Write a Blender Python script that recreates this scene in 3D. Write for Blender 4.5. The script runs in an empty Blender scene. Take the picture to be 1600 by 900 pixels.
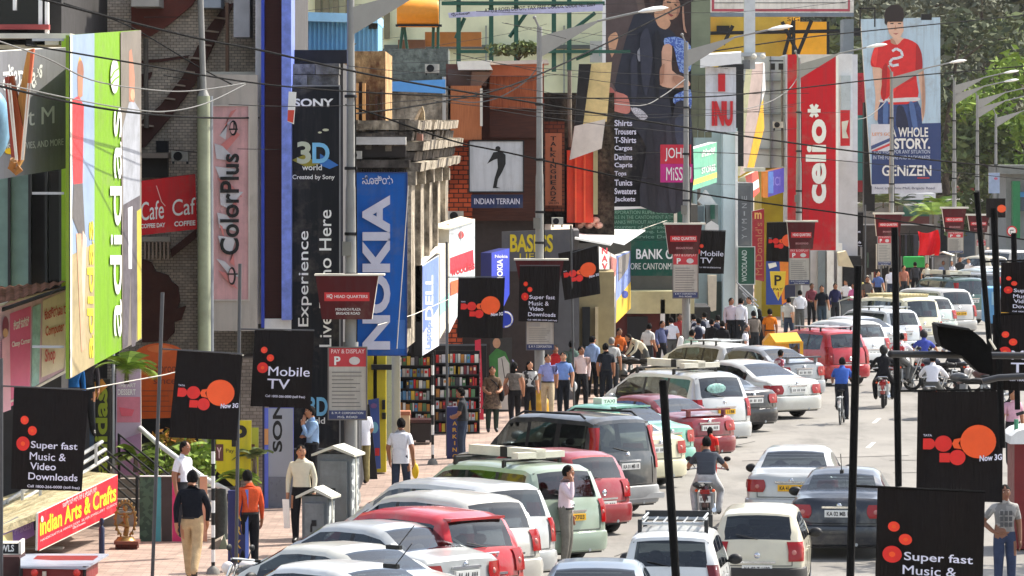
import bpy, bmesh, math, random
import numpy as np
from mathutils import Vector, Matrix
from mathutils.geometry import tessellate_polygon
random.seed(11)
S = bpy.context.scene
COL = S.collection
R = math.radians
# ---------------------------------------------------------------- camera, sky, sun, exposure
F, H, HY = 7500.0, 7.2, 225.0            # focal length in photo pixels, eye height, horizon row
cd = bpy.data.cameras.new("camera"); cam = bpy.data.objects.new("camera", cd); COL.objects.link(cam)
cd.sensor_width = 36; cd.lens = F / 1600 * 36; cd.shift_y = -(450 - HY) / 1600
cd.clip_start = 1; cd.clip_end = 3000
cam.location = (0, 0, H); cam.rotation_euler = (R(90), 0, 0)
S.camera = cam
SUN = Vector((0.84, 0.55, 1.18)).normalized()
w = bpy.data.worlds.new("World"); S.world = w; w.use_nodes = True
nt = w.node_tree; sky = nt.nodes.new("ShaderNodeTexSky"); sky.sky_type = 'NISHITA'; sky.sun_disc = False
sky.sun_elevation = math.asin(SUN.z); sky.sun_rotation = math.atan2(SUN.x, SUN.y)
sky.dust_density = 2.0
bgn = nt.nodes["Background"]; hs = nt.nodes.new('ShaderNodeHueSaturation'); hs.inputs['Saturation'].default_value = .6   # hazy, pale sky
nt.links.new(sky.outputs[0], hs.inputs['Color']); nt.links.new(hs.outputs[0], bgn.inputs[0]); bgn.inputs[1].default_value = 0.135
sl = bpy.data.lights.new("sun", 'SUN'); sl.energy = 3.5; sl.angle = R(0.5); sl.color = (1, .93, .82)
so = bpy.data.objects.new("sun", sl); COL.objects.link(so); so.rotation_euler = (-SUN).to_track_quat('-Z', 'Y').to_euler()
so.location = (60, 60, 80)
S.view_settings.view_transform = 'Standard'; S.view_settings.look = 'None'
S.view_settings.exposure = 1.15; S.view_settings.gamma = 1.0; S.view_settings.use_curve_mapping = False
try:
    S.cycles.max_bounces = 6; S.cycles.diffuse_bounces = 3; S.cycles.glossy_bounces = 3; S.cycles.use_denoising = True
except Exception: pass

# ---------------------------------------------------------------- materials
def lin(c): 
    c = c / 255.0
    return c / 12.92 if c <= .04045 else ((c + .055) / 1.055) ** 2.4
_mc = {}
def m(rgb, rough=.6, noise=.12, scale=2.5, kind='', metal=0.0, rgb2=None, p=1.0):
    """procedural material: base colour with a little uneven wear; kind picks a pattern"""
    key = (rgb, rough, noise, scale, kind, metal, rgb2, p)
    if key in _mc: return _mc[key]
    M = bpy.data.materials.new((kind or 'paint') + "_%d_%d_%d" % rgb); M.use_nodes = True
    t = M.node_tree; N = t.nodes; L = t.links; b = N["Principled BSDF"]
    c = tuple(lin(x) for x in rgb) + (1,)
    c2 = tuple(lin(x) for x in rgb2) + (1,) if rgb2 else None
    b.inputs["Roughness"].default_value = rough; b.inputs["Metallic"].default_value = metal
    tc = N.new("ShaderNodeTexCoord"); col = None
    def noise_(sc, det=4, stretch=None):
        n = N.new("ShaderNodeTexNoise"); n.inputs["Scale"].default_value = sc; n.inputs["Detail"].default_value = det
        n.inputs["Roughness"].default_value = .65
        if stretch:
            mp = N.new("ShaderNodeMapping"); mp.inputs["Scale"].default_value = stretch
            L.new(tc.outputs["Object"], mp.inputs[0]); L.new(mp.outputs[0], n.inputs["Vector"])
        else: L.new(tc.outputs["Object"], n.inputs["Vector"])
        return n.outputs["Fac"]
    def rng(fac, a, b_, lo, hi):
        r = N.new("ShaderNodeMapRange"); r.inputs[1].default_value = a; r.inputs[2].default_value = b_
        r.inputs[3].default_value = lo; r.inputs[4].default_value = hi; L.new(fac, r.inputs[0]); return r.outputs[0]
    def mixc(fac, ca, cb):
        x = N.new("ShaderNodeMix"); x.data_type = 'RGBA'
        L.new(fac, x.inputs[0])
        for i, cc in ((6, ca), (7, cb)):
            if isinstance(cc, tuple): x.inputs[i].default_value = cc
            else: L.new(cc, x.inputs[i])
        return x.outputs[2]
    def bump(fac, st, dist=.02):
        bp = N.new("ShaderNodeBump"); bp.inputs["Strength"].default_value = st; bp.inputs["Distance"].default_value = dist
        L.new(fac, bp.inputs["Height"]); L.new(bp.outputs[0], b.inputs["Normal"])
    if kind in ('brick', 'stone', 'tile'):
        sp = N.new("ShaderNodeSeparateXYZ"); L.new(tc.outputs["Object"], sp.inputs[0])
        ad = N.new("ShaderNodeMath"); L.new(sp.outputs[0], ad.inputs[0]); L.new(sp.outputs[1], ad.inputs[1])
        cb = N.new("ShaderNodeCombineXYZ"); L.new(ad.outputs[0], cb.inputs[0])
        if kind == 'tile': L.new(sp.outputs[0], cb.inputs[0]); L.new(sp.outputs[1], cb.inputs[1])
        else: L.new(sp.outputs[2], cb.inputs[1])
        bk = N.new("ShaderNodeTexBrick"); L.new(cb.outputs[0], bk.inputs["Vector"])
        bk.inputs["Scale"].default_value = scale; bk.inputs["Color1"].default_value = c
        bk.inputs["Color2"].default_value = tuple(x * .7 for x in c[:3]) + (1,)
        bk.inputs["Mortar"].default_value = c2 or tuple(x * .4 for x in c[:3]) + (1,)
        bk.inputs["Mortar Size"].default_value = .03 if kind == 'brick' else .022
        bk.inputs["Brick Width"].default_value = .5; bk.inputs["Row Height"].default_value = .25
        col = bk.outputs["Color"]; bump(bk.outputs["Fac"], -.5)
        f = rng(noise_(1.3), .35, .65, 0, 1)
        dk = N.new("ShaderNodeMix"); dk.data_type = 'RGBA'; dk.blend_type = 'MULTIPLY'; dk.inputs[0].default_value = 1
        L.new(col, dk.inputs[6]); L.new(mixc(f, (1 - noise,) * 3 + (1,), (1 + noise,) * 3 + (1,)), dk.inputs[7]); col = dk.outputs[2]
    elif kind == 'old':          # weathered plaster: streaks and stains with their own shape
        f1 = rng(noise_(1.7, 9, (1, 1, .45)), .44, .6, 0, 1); f2 = rng(noise_(6.5, 9), .45, .66, 0, 1)
        a = mixc(f1, c, c2 or tuple(x * .25 for x in c[:3]) + (1,)); col = mixc(f2, a, tuple(x * .38 for x in c[:3]) + (1,))
        bump(noise_(9, 8), .8, .05)
    elif kind == 'wood':
        f = rng(noise_(3.0, 6, (14, 14, .8) if scale > 0 else (.8, .8, 14)), .3, .7, 0, 1)
        col = mixc(f, c, c2 or tuple(x * .6 for x in c[:3]) + (1,)); bump(f, .1)
    elif kind == 'speck':        # many small patches of a second colour
        v = N.new("ShaderNodeTexVoronoi"); v.inputs["Scale"].default_value = scale; L.new(tc.outputs["Object"], v.inputs["Vector"])
        sx = N.new("ShaderNodeSeparateColor"); L.new(v.outputs["Color"], sx.inputs[0])
        col = mixc(rng(sx.outputs[0], .45, .55, 0, 1), c, c2)
    elif kind == 'road':
        f1 = rng(noise_(.22, 6), .38, .62, 0, 1); f2 = rng(noise_(60, 3), .3, .7, 0, 1); f3 = rng(noise_(.9, 8, (1, .25, 1)), .5, .7, 0, 1)
        a = mixc(f1, c, tuple(x * .8 for x in c[:3]) + (1,)); a = mixc(f3, a, tuple(x * .55 for x in c[:3]) + (1,))
        col = mixc(f2, a, tuple(x * .85 for x in c[:3]) + (1,)); 
        dk = N.new("ShaderNodeMix"); dk.data_type = 'RGBA'; dk.blend_type = 'MULTIPLY'; dk.inputs[0].default_value = 1
        L.new(a, dk.inputs[6]); L.new(mixc(f2, (.85,) * 3 + (1,), (1.1,) * 3 + (1,)), dk.inputs[7]); col = dk.outputs[2]; bump(f2, .15, .01)
    elif kind == 'leaf':
        oi = N.new("ShaderNodeNewGeometry"); f = rng(oi.outputs["Random Per Island"], 0, 1, 0, 1)
        col = mixc(f, c, c2); 
    else:
        f = rng(noise_(scale), .3, .7, 0, 1)
        col = mixc(f, tuple(x * (1 - noise) for x in c[:3]) + (1,), tuple(min(1, x * (1 + noise)) for x in c[:3]) + (1,))
        if kind == 'sign':        # rain streaks and dust on a printed board
            f2 = rng(noise_(2.2, 8, (3, 3, .25)), .46, .74, 0, .6)
            col = mixc(f2, col, tuple(x * .5 + .03 for x in c[:3]) + (1,)); f4 = rng(noise_(1.1, 9), .52, .7, 0, .4); col = mixc(f4, col, (.22, .19, .15, 1))
        if kind == 'cloth': bump(noise_(10, 4), .55, .03)
        if kind == 'drape': bump(noise_(1.0, 3, (9, 9, 1.1)), .9, .06)
        if kind == 'car':         # road dust lying unevenly on the paint
            col = mixc(rng(noise_(2.6, 8), .45, .72, 0, .3), col, (.30, .27, .22, 1))
        if kind == 'metal': bump(noise_(6, 3), .06, .01)
        if kind != 'car': L.new(rng(noise_(scale * 3), .3, .7, max(.04, rough - .08), min(1, rough + .1)), b.inputs["Roughness"])
    L.new(col, b.inputs["Base Color"])
    if kind in ('sign', 'cloth', 'drape', 'wood', 'old', 'stone', 'brick', 'leaf'): b.inputs['Specular IOR Level'].default_value = .2
    if kind == 'car':
        b.inputs["Coat Weight"].default_value = .7; b.inputs["Coat Roughness"].default_value = .06
    _mc[key] = M
    return M
WHITE = m((232, 232, 228), .5); OFFW = m((215, 210, 195), .6); BLACK = m((9, 9, 10), .6); DARK = m((26, 26, 29), .8)
GREY = m((130, 132, 134), .5); STEEL = m((170, 174, 176), .42, .08, 4, 'metal', .35); RED = m((200, 20, 30), .5)
YEL = m((235, 190, 30), .5); BLUE = m((20, 90, 180), .45); CREAM = m((225, 212, 170), .6); CABLE = m((3, 3, 4), .95, .1, 3, 'cloth')
GLASS = m((5, 8, 12), .05, .05); GLASS.node_tree.nodes["Principled BSDF"].inputs["Specular IOR Level"].default_value = .42
CARGLASS = bpy.data.materials.new("car_glass"); CARGLASS.use_nodes = True      # tinted glass: see-through, with a clear reflection on it
_t = CARGLASS.node_tree; _b = _t.nodes["Principled BSDF"]; _t.nodes.remove(_b)
_tr = _t.nodes.new("ShaderNodeBsdfTransparent"); _tr.inputs[0].default_value = (.30, .34, .35, 1)
_gl = _t.nodes.new("ShaderNodeBsdfGlossy"); _gl.inputs["Roughness"].default_value = .03; _gl.inputs[0].default_value = (.9, .95, 1, 1)
_lw = _t.nodes.new("ShaderNodeLayerWeight"); _lw.inputs[0].default_value = .5; _pw = _t.nodes.new("ShaderNodeMath"); _pw.operation = "POWER"; _pw.inputs[1].default_value = 4; _t.links.new(_lw.outputs["Facing"], _pw.inputs[0])
_fr = _t.nodes.new("ShaderNodeMath"); _fr.operation = "MULTIPLY_ADD"; _fr.inputs[1].default_value = .8; _fr.inputs[2].default_value = .07; _t.links.new(_pw.outputs[0], _fr.inputs[0])
_mx = _t.nodes.new("ShaderNodeMixShader"); _t.links.new(_fr.outputs[0], _mx.inputs[0]); _t.links.new(_tr.outputs[0], _mx.inputs[1]); _t.links.new(_gl.outputs[0], _mx.inputs[2])
_t.links.new(_mx.outputs[0], _t.nodes["Material Output"].inputs[0])
SILV = m((190, 194, 196), .35, .04, 2, 'metal', .6)

# ---------------------------------------------------------------- geometry helpers
def P(px, py, Y): return ((px - 800) * Y / F, Y, H - (py - HY) * Y / F)
def Yof(py, z=0.0): return (H - z) * F / (py - HY)
def G(px, py, z=0.0):
    Y = Yof(py, z); return ((px - 800) * Y / F, Y, z)
class MB:
    def __init__(s): s.v = []; s.f = []; s.i = []; s.s = []; s.m = []
    def k(s, mat):
        if mat not in s.m: s.m.append(mat)
        return s.m.index(mat)
    def add(s, vs, fs, mat, sm=False):
        o = len(s.v); s.v += [tuple(a) for a in vs]; k = s.k(mat)
        for f in fs: s.f.append([o + j for j in f]); s.i.append(k); s.s.append(sm)
        return s
    def hexa(s, a, mat):   # a: 4 front corners (TL TR BR BL), 4 back corners
        return s.add(a, [(0, 3, 2, 1), (4, 5, 6, 7), (0, 1, 5, 4), (1, 2, 6, 5), (2, 3, 7, 6), (3, 0, 4, 7)], mat)
    def box(s, x0, x1, y0, y1, z0, z1, mat):
        return s.hexa([(x0, y0, z1), (x1, y0, z1), (x1, y0, z0), (x0, y0, z0), (x0, y1, z1), (x1, y1, z1), (x1, y1, z0), (x0, y1, z0)], mat)
    def pbox(s, a, b, c, d, Y, dep, mat):     # box whose front covers photo rectangle a,b .. c,d at depth Y
        x0, _, z1 = P(a, b, Y); x1, _, z0 = P(c, d, Y); return s.box(x0, x1, Y, Y + dep, z0, z1, mat)
    def poly(s, pts, mat, dep=None):          # 3-D polygon, optionally extruded by vector dep
        n = len(pts); tri = tessellate_polygon([[Vector(q) for q in pts]]); 
        s.add(pts, [tuple(t) for t in tri], mat)
        if dep is not None:
            b = [tuple(Vector(q) + Vector(dep)) for q in pts]
            s.add(b, [tuple(reversed(t)) for t in tri], mat)
            for j in range(n):
                q = (j + 1) % n; s.add([pts[j], pts[q], b[q], b[j]], [(0, 1, 2, 3)], mat)
        return s
    def pp(s, pts, Y, dep, mat):
        return s.poly([P(a, b, Y) for a, b in pts], mat, (0, dep, 0))
    def tube(s, pts, r, mat, n=8, r1=None, cap=True):
        pts = [Vector(q) for q in pts]; N_ = len(pts); vs = []; fs = []
        for j, q in enumerate(pts):
            d = (pts[min(j + 1, N_ - 1)] - pts[max(j - 1, 0)]).normalized()
            up = Vector((0, 0, 1)) if abs(d.z) < .9 else Vector((1, 0, 0))
            a = d.cross(up).normalized(); b = d.cross(a)
            rr = r if r1 is None else r + (r1 - r) * j / max(1, N_ - 1)
            for k in range(n):
                t = 2 * math.pi * k / n; vs.append(q + a * math.cos(t) * rr + b * math.sin(t) * rr)
        for j in range(N_ - 1):
            for k in range(n):
                k2 = (k + 1) % n; fs.append((j * n + k, j * n + k2, (j + 1) * n + k2, (j + 1) * n + k))
        s.add(vs, fs, mat, True)
        if cap: s.add(vs[:n], [tuple(range(n - 1, -1, -1))], mat); s.add(vs[-n:], [tuple(range(n))], mat)
        return s
    def lathe(s, prof, c, mat, n=16, ax='z', sm=True):
        vs = []; fs = []
        for r, z in prof:
            for k in range(n):
                t = 2 * math.pi * k / n; a, b = r * math.cos(t), r * math.sin(t)
                vs.append({'z': (c[0] + a, c[1] + b, c[2] + z), 'y': (c[0] + a, c[1] + z, c[2] + b), 'x': (c[0] + z, c[1] + a, c[2] + b)}[ax])
        for j in range(len(prof) - 1):
            for k in range(n):
                k2 = (k + 1) % n; fs.append((j * n + k, j * n + k2, (j + 1) * n + k2, (j + 1) * n + k))
        return s.add(vs, fs, mat, sm)
    def ball(s, c, r, mat, n=12, mm=8):
        if not hasattr(r, '__len__'): r = (r, r, r)
        vs = []; fs = []
        for j in range(mm + 1):
            p = math.pi * j / mm
            for k in range(n):
                t = 2 * math.pi * k / n
                vs.append((c[0] + r[0] * math.sin(p) * math.cos(t), c[1] + r[1] * math.sin(p) * math.sin(t), c[2] + r[2] * math.cos(p)))
        for j in range(mm):
            for k in range(n):
                k2 = (k + 1) % n; fs.append((j * n + k, (j + 1) * n + k, (j + 1) * n + k2, j * n + k2))
        return s.add(vs, fs, mat, True)
    def mesh(s, name, org=(0, 0, 0)):
        me = bpy.data.meshes.new(name); o = Vector(org)
        me.from_pydata([tuple(Vector(q) - o) for q in s.v], [], s.f)
        for q in s.m: me.materials.append(q)
        me.polygons.foreach_set("material_index", s.i); me.polygons.foreach_set("use_smooth", s.s)
        me.validate(); me.update(); return me
    def split(s):
        """the separate pieces (by touching corners) as builders of their own"""
        par = {}; 
        def find(a):
            while par[a] != a: par[a] = par[par[a]]; a = par[a]
            return a
        ks = [tuple(round(c, 4) for c in v) for v in s.v]
        for k in ks: par.setdefault(k, k)
        for f in s.f:
            for j in f[1:]: par[find(ks[f[0]])] = find(ks[j])
        out = {}
        for f, i, sm in zip(s.f, s.i, s.s):
            b = out.setdefault(find(ks[f[0]]), MB()); b.add([s.v[j] for j in f], [tuple(range(len(f)))], s.m[i], sm)
        return list(out.values())
    def build(s, name, parent=None, org=None, bev=0, sharp=40):
        if org is None: org = parent.get('_o', (0, 0, 0)) if parent else s.base()
        me = s.mesh(name, org)
        if any(s.s): me.set_sharp_from_angle(angle=R(sharp))
        o = bpy.data.objects.new(name, me); COL.objects.link(o)
        if parent: o.parent = parent
        else: o.location = org
        if bev:
            b = o.modifiers.new("bevel", 'BEVEL'); b.width = bev; b.segments = 2; b.limit_method = 'ANGLE'
        return o
    def base(s):
        a = np.array(s.v); return ((a[:, 0].min() + a[:, 0].max()) / 2, (a[:, 1].min() + a[:, 1].max()) / 2, a[:, 2].min())
LAB = {}
def tag(o, label=None, cat=None, group=None, kind=None):
    if label: 
        o['label'] = label
        if label in LAB and not group: print("DUP LABEL", label)
        LAB[label] = 1
        n = len(label.split())
        if n < 4 or n > 16: print("LABEL LENGTH", n, label)
    if cat: o['category'] = cat
    if group: o['group'] = group
    if kind: o['kind'] = kind
    return o
def thing(name, label, cat, loc, rz=0, group=None, local=False):
    o = bpy.data.objects.new(name, None); COL.objects.link(o); o.location = loc; o.rotation_euler = (0, 0, rz)
    o.empty_display_size = .2
    o['_o'] = (0., 0., 0.) if local else tuple(loc)
    return tag(o, label, cat, group)
def struct(name, mb, kind='structure', org=(0, 0, 0)):
    o = mb.build(name, None, org); o['kind'] = kind; return o
_tx = {}
def textmesh(s_, bold=0.0):
    k = (s_, bold)
    if k not in _tx:
        cu = bpy.data.curves.new('t', 'FONT'); cu.body = s_; cu.resolution_u = 4; cu.offset = bold
        ob = bpy.data.objects.new('t', cu); me = bpy.data.meshes.new_from_object(ob)
        v = np.array([q.co[:2] for q in me.vertices]) if len(me.vertices) else np.zeros((1, 2))
        f = [tuple(q.vertices) for q in me.polygons]
        lo = v.min(0); hi = v.max(0); v = (v - lo) / np.maximum(hi - lo, 1e-6)
        bpy.data.objects.remove(ob); bpy.data.curves.remove(cu); bpy.data.meshes.remove(me)
        _tx[k] = (v, f)
    return _tx[k]
class Plane:
    """a real board's face: pixels of the photograph are carried onto it along the eye's rays"""
    def __init__(s, p0, n): s.p = Vector(p0); s.n = Vector(n).normalized(); s.n = -s.n if s.n.y > 0 else s.n
    def __call__(s, px, py, off=0):
        d = Vector(((px - 800) / F, 1, -(py - HY) / F)); c = Vector((0, 0, H))
        t = s.n.dot(s.p - c) / s.n.dot(d); return c + d * t + s.n * off
def art(mb, fn, items, off=.006, step=.004):
    """draw printed items onto a face; fn(px,py,off)->point"""
    for it in items:
        k = it[0]
        if k == 't' or k == 'T':
            _, s_, (x0, y0, x1, y1), mat = it[:4]; rot = it[4] if len(it) > 4 else 0; bold = it[5] if len(it) > 5 else .012
            sk = it[6] if len(it) > 6 else 0
            if s_ == 'I' and k == 't': x0, x1 = x0 + (x1 - x0) * .38, x1 - (x1 - x0) * .38
            if 'M' in s_ and bold > 0 and not (len(it) > 7 and it[7]):      # wide strokes: two copies set a hair apart
                e = bold * .7 / max(1, .62 * len(s_)) * (x1 - x0 if rot == 0 else 0)
                art(mb, fn, [('t', s_, (x0 - e, y0, x1 - e, y1), mat, rot, 0, sk)], off); art(mb, fn, [('t', s_, (x0 + e, y0, x1 + e, y1), mat, rot, 0, sk)], off + .0015); off += step; continue
            v, f = textmesh(s_, bold); q = []
            for u, w_ in v:
                if rot == 0: a, b = x0 + u * (x1 - x0), y1 - w_ * (y1 - y0)
                elif rot == 90: a, b = x1 - w_ * (x1 - x0), y1 - u * (y1 - y0)
                else: a, b = x0 + w_ * (x1 - x0), y0 + u * (y1 - y0)
                q.append((a, b + sk * (a - x0)))
            raise_ = it[7] if len(it) > 7 else 0
            if raise_:
                mb.add([fn(a, b, off + raise_) for a, b in q], f, mat)
                ed = {}
                for g in f:
                    for j in range(len(g)):
                        e = (g[j], g[(j + 1) % len(g)]); ed[e] = 1
                for e in list(ed):
                    if (e[1], e[0]) not in ed:
                        mb.add([fn(*q[e[0]], off), fn(*q[e[1]], off), fn(*q[e[1]], off + raise_), fn(*q[e[0]], off + raise_)], [(0, 1, 2, 3)], mat)
            else: mb.add([fn(a, b, off) for a, b in q], f, mat)
        elif k == 'r':
            x0, y0, x1, y1 = it[1]; sk = it[3] if len(it) > 3 else 0
            mb.add([fn(x0, y0, off), fn(x0, y1, off), fn(x1, y1 + sk * (x1 - x0), off), fn(x1, y0 + sk * (x1 - x0), off)], [(0, 1, 2, 3)], it[2])
        elif k == 'p': mb.poly([tuple(fn(a, b, off)) for a, b in it[1]], it[2])
        elif k == 'q':           # printed shape with a rounded outline
            p_ = it[1]; n = len(p_); o_ = []
            for j in range(n):
                a, b, c, d = p_[j - 1], p_[j], p_[(j + 1) % n], p_[(j + 2) % n]
                for t in (0, .33, .67): o_.append(tuple(.5 * (2 * B + (C - A) * t * .8 + (2 * A - 5 * B + 4 * C - D) * t * t * .8 + (2 * C - 2 * B) * (1 - .8) * (t if False else 0) + (3 * B - A - 3 * C + D) * t ** 3 * .8) + (1 - .8) * (C - B) * t for A, B, C, D in zip(a, b, c, d)))
            mb.poly([tuple(fn(a, b, off)) for a, b in o_], it[2])
        elif k == 'c':
            x, y, r = it[1][:3]; ry = it[1][3] if len(it[1]) > 3 else r; n = 28
            mb.add([fn(x + r * math.cos(2 * math.pi * j / n), y + ry * math.sin(2 * math.pi * j / n), off) for j in range(n)], [tuple(range(n))], it[2])
        elif k == 'l':           # stroke through pixel points
            pts, wd = it[1], it[3]
            for (xa, ya), (xb, yb) in zip(pts, pts[1:]):
                L_ = math.hypot(xb - xa, yb - ya) or 1; nx, ny = -(yb - ya) / L_ * wd / 2, (xb - xa) / L_ * wd / 2
                mb.add([fn(xa + nx, ya + ny, off), fn(xb + nx, yb + ny, off), fn(xb - nx, yb - ny, off), fn(xa - nx, ya - ny, off)], [(0, 1, 2, 3)], it[2])
        off += step
def lines(x0, y0, x1, n, dy, mat, h=1.0, sk=0, rag=.3):   # rows of print too small to read
    out = []
    for j in range(n):
        out.append(('r', (x0, y0 + j * dy, x1 - random.random() * rag * (x1 - x0), y0 + j * dy + h), mat, sk))
    return out
def sign(name, label, cat, quad, Y, thick, face, side, items=(), group=None, parts=(), parent=None, step=.004):
    """a board: quad = TL TR BR BL in photo pixels, Y = depth or (left depth, right depth)"""
    YL, YR = (Y, Y) if not hasattr(Y, '__len__') else Y
    c = [P(*quad[0], YL), P(*quad[1], YR), P(*quad[2], YR), P(*quad[3], YL)]
    n = (Vector(c[1]) - Vector(c[0])).cross(Vector(c[3]) - Vector(c[0])).normalized()
    if n.y > 0: n = -n
    pl = Plane(c[0], n); c = [tuple(pl(*q)) for q in quad]
    b = [tuple(Vector(q) - n * thick) for q in c]
    mb = MB(); mb.add(c, [(0, 3, 2, 1)], face)
    mb.add(c + b, [(4, 5, 6, 7), (0, 1, 5, 4), (1, 2, 6, 5), (2, 3, 7, 6), (3, 0, 4, 7)], side)
    base = tuple((Vector(b[3]) + Vector(b[2]) + Vector(c[3]) + Vector(c[2])) / 4)
    t = parent or thing(name, label, cat, base, 0, group)
    fl = [i for i in items if not (i[0] == 'T')]; ra = [i for i in items if i[0] == 'T']
    art(mb, pl, fl, step=step); mb.build('panel', t)
    if ra:
        mb = MB(); art(mb, pl, ra, off=.012); mb.build('lettering', t)
    for nm, fn in parts:
        mb = MB(); fn(mb, pl, c, b); mb.build(nm, t)
    t['_pl'] = 0
    return t
def rect(x0, y0, x1, y1): return [(x0, y0), (x1, y0), (x1, y1), (x0, y1)]
def frame(mb, pl, q, wd, mat, off=.03):
    """raised border strip round the pixel quad q"""
    cx = sum(a for a, _ in q) / 4; cy = sum(b for _, b in q) / 4
    for j in range(4):
        a, b = q[j], q[(j + 1) % 4]
        def inn(z):
            return (z[0] + (wd if z[0] < cx else -wd), z[1] + (wd if z[1] < cy else -wd))
        ia, ib = inn(a), inn(b)
        f_ = [pl(*a, off), pl(*b, off), pl(*ib, off), pl(*ia, off)]; g_ = [pl(*a, -.01), pl(*b, -.01), pl(*ib, -.01), pl(*ia, -.01)]
        mb.hexa(f_ + g_, mat)
# ---------------------------------------------------------------- ground, road, pavements
g = MB(); g.add([(-300, 20, -.03), (300, 20, -.03), (300, 900, -.03), (-300, 900, -.03)], [(0, 1, 2, 3)], m((150, 135, 115), .9, .2, .1))
struct('ground', g)
KERB = [(250, 1010), (430, 897), (640, 783), (840, 688), (1000, 606), (1190, 545), (1400, 462), (1560, 415), (1700, 388)]
kp = [Vector(G(a, b)) for a, b in KERB]
kp = [kp[0] + (kp[0] - kp[1]) * 1.2] + kp + [kp[-1] + (kp[-1] - kp[-2]) * 2]
RK = [(9.0, 30), (11.5, 75), (17.5, 130), (33, 230), (52, 340), (90, 520)]
road = MB(); N_ = len(kp)
rp = [kp[j] for j in range(N_)] + [Vector((a, b, 0)) for a, b in reversed(RK)]
RMAT = m((140, 136, 129), .85, .2, 1, 'road')
road.poly([tuple(q) for q in rp], RMAT); struct('road', road)
PAVE = m((170, 146, 132), .8, .2, 1.6, 'tile', 0, (138, 120, 110))
pv = MB(); top = [Vector((q.x, q.y, .12)) for q in kp]; bk = [Vector((q.x - 26, q.y, .12)) for q in kp]
for j in range(N_ - 1):
    a, b = top[j], top[j + 1]; n = (b - a).cross(Vector((0, 0, 1))).normalized() * -.18
    pv.add([a + n, b + n, bk[j + 1], bk[j]], [(0, 1, 2, 3)], PAVE)
struct('pavement', pv)
ks = MB()
KY = m((205, 190, 120), .7, .3, 6); KB = m((60, 58, 55), .8, .2, 6)
for j in range(N_ - 1):
    a, b = top[j], top[j + 1]; L_ = (b - a).length; c = max(1, int(L_ / .8)); n = (b - a).cross(Vector((0, 0, 1))).normalized() * -.175
    for q in range(c):
        p0 = a + (b - a) * (q / c); p1 = a + (b - a) * ((q + 1) / c); up = Vector((0, 0, .003)); dn = Vector((0, 0, -.13))
        ks.add([p0 + up, p1 + up, p1 + up + n, p0 + up + n, p0 + dn, p1 + dn], [(0, 3, 2, 1), (0, 1, 5, 4)], KY if q % 2 else KB)
struct('kerb', ks)
rpv = MB(); r3 = [Vector((a, b, .12)) for a, b in RK]
for a, b in zip(r3, r3[1:]):
    rpv.add([a, a + Vector((25, 0, 0)), b + Vector((25, 0, 0)), b, a - Vector((0, 0, .13)), b - Vector((0, 0, .13))], [(0, 1, 2, 3), (0, 3, 5, 4)], PAVE)
struct('far_pavement', rpv)
mk = MB(); WP = m((205, 203, 196), .7, .25, 8); TAR = m((70, 66, 62), .9, .2, 5)
for px, py in ((1362, 661), (1352, 700), (1340, 748), (1412, 560), (1392, 610)):
    a = Vector(G(px, py, .004)); mk.add([a, a + Vector((.1, 0, 0)), a + Vector((.42, 2.2, 0)), a + Vector((.32, 2.2, 0))], [(0, 1, 2, 3)], WP)
struct('lane_markings', mk)
tr = MB()
for (xa, ya, xb, yb) in ((1395, 657, 1520, 655), (1390, 720, 1560, 718), (1396, 739, 1560, 738), (1130, 700, 1180, 690), (1160, 720, 1420, 712), (960, 870, 1010, 852)):
    pts = []; 
    for t in range(9):
        pts.append(Vector(G(xa + (xb - xa) * t / 8, ya + (yb - ya) * t / 8 + random.uniform(-.5, .5), .004)))
    for a, b in zip(pts, pts[1:]):
        tr.add([a, b, b + Vector((0, .16, 0)), a + Vector((0, .16, 0))], [(0, 1, 2, 3)], TAR)
struct('road_tar_seams', tr)

# ---------------------------------------------------------------- buildings
STONE = m((226, 212, 194), .85, .25, 4.2, 'stone', 0, (136, 120, 104)); PALEB = m((178, 164, 150), .85, .2, 3.6, 'stone', 0, (120, 108, 98))
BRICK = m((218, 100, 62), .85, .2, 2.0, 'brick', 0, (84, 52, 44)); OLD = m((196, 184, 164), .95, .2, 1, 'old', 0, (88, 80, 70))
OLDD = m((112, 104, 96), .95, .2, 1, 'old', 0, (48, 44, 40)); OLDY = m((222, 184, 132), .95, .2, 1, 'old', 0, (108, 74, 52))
CONC = m((140, 138, 134), .9, .2, 1, 'old', 0, (98, 96, 92)); DWALL = m((46, 44, 44), .8, .3, 1); PWOOD = m((182, 100, 62), .6, .2, 1, 'wood', 0, (120, 62, 40))
DWOOD = m((92, 54, 42), .6, .2, -1, 'wood', 0, (66, 40, 34)); BLUEM = m((120, 188, 232), .5, .1, 2, 'metal'); CYG = m((228, 230, 190), .9, .15, .6, 'paint')
GREENM = m((28, 84, 66), .55, .15, 3); BRN = m((84, 44, 34), .7, .15, 3); MAROON = m((104, 38, 32), .6, .15, 2)
def bld(name, label, px, Y, wall, parts=()):
    base = (P(px, 0, Y)[0], Y, 0); t = thing(name, label, 'building', base)
    for nm, fn in [('wall', wall)] + list(parts):
        mb = MB(); fn(mb)
        for q in ([mb] if nm in ('wall', 'relief', 'rib', 'rubble', 'steps') else mb.split()): q.build(nm, t)
    return t
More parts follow.
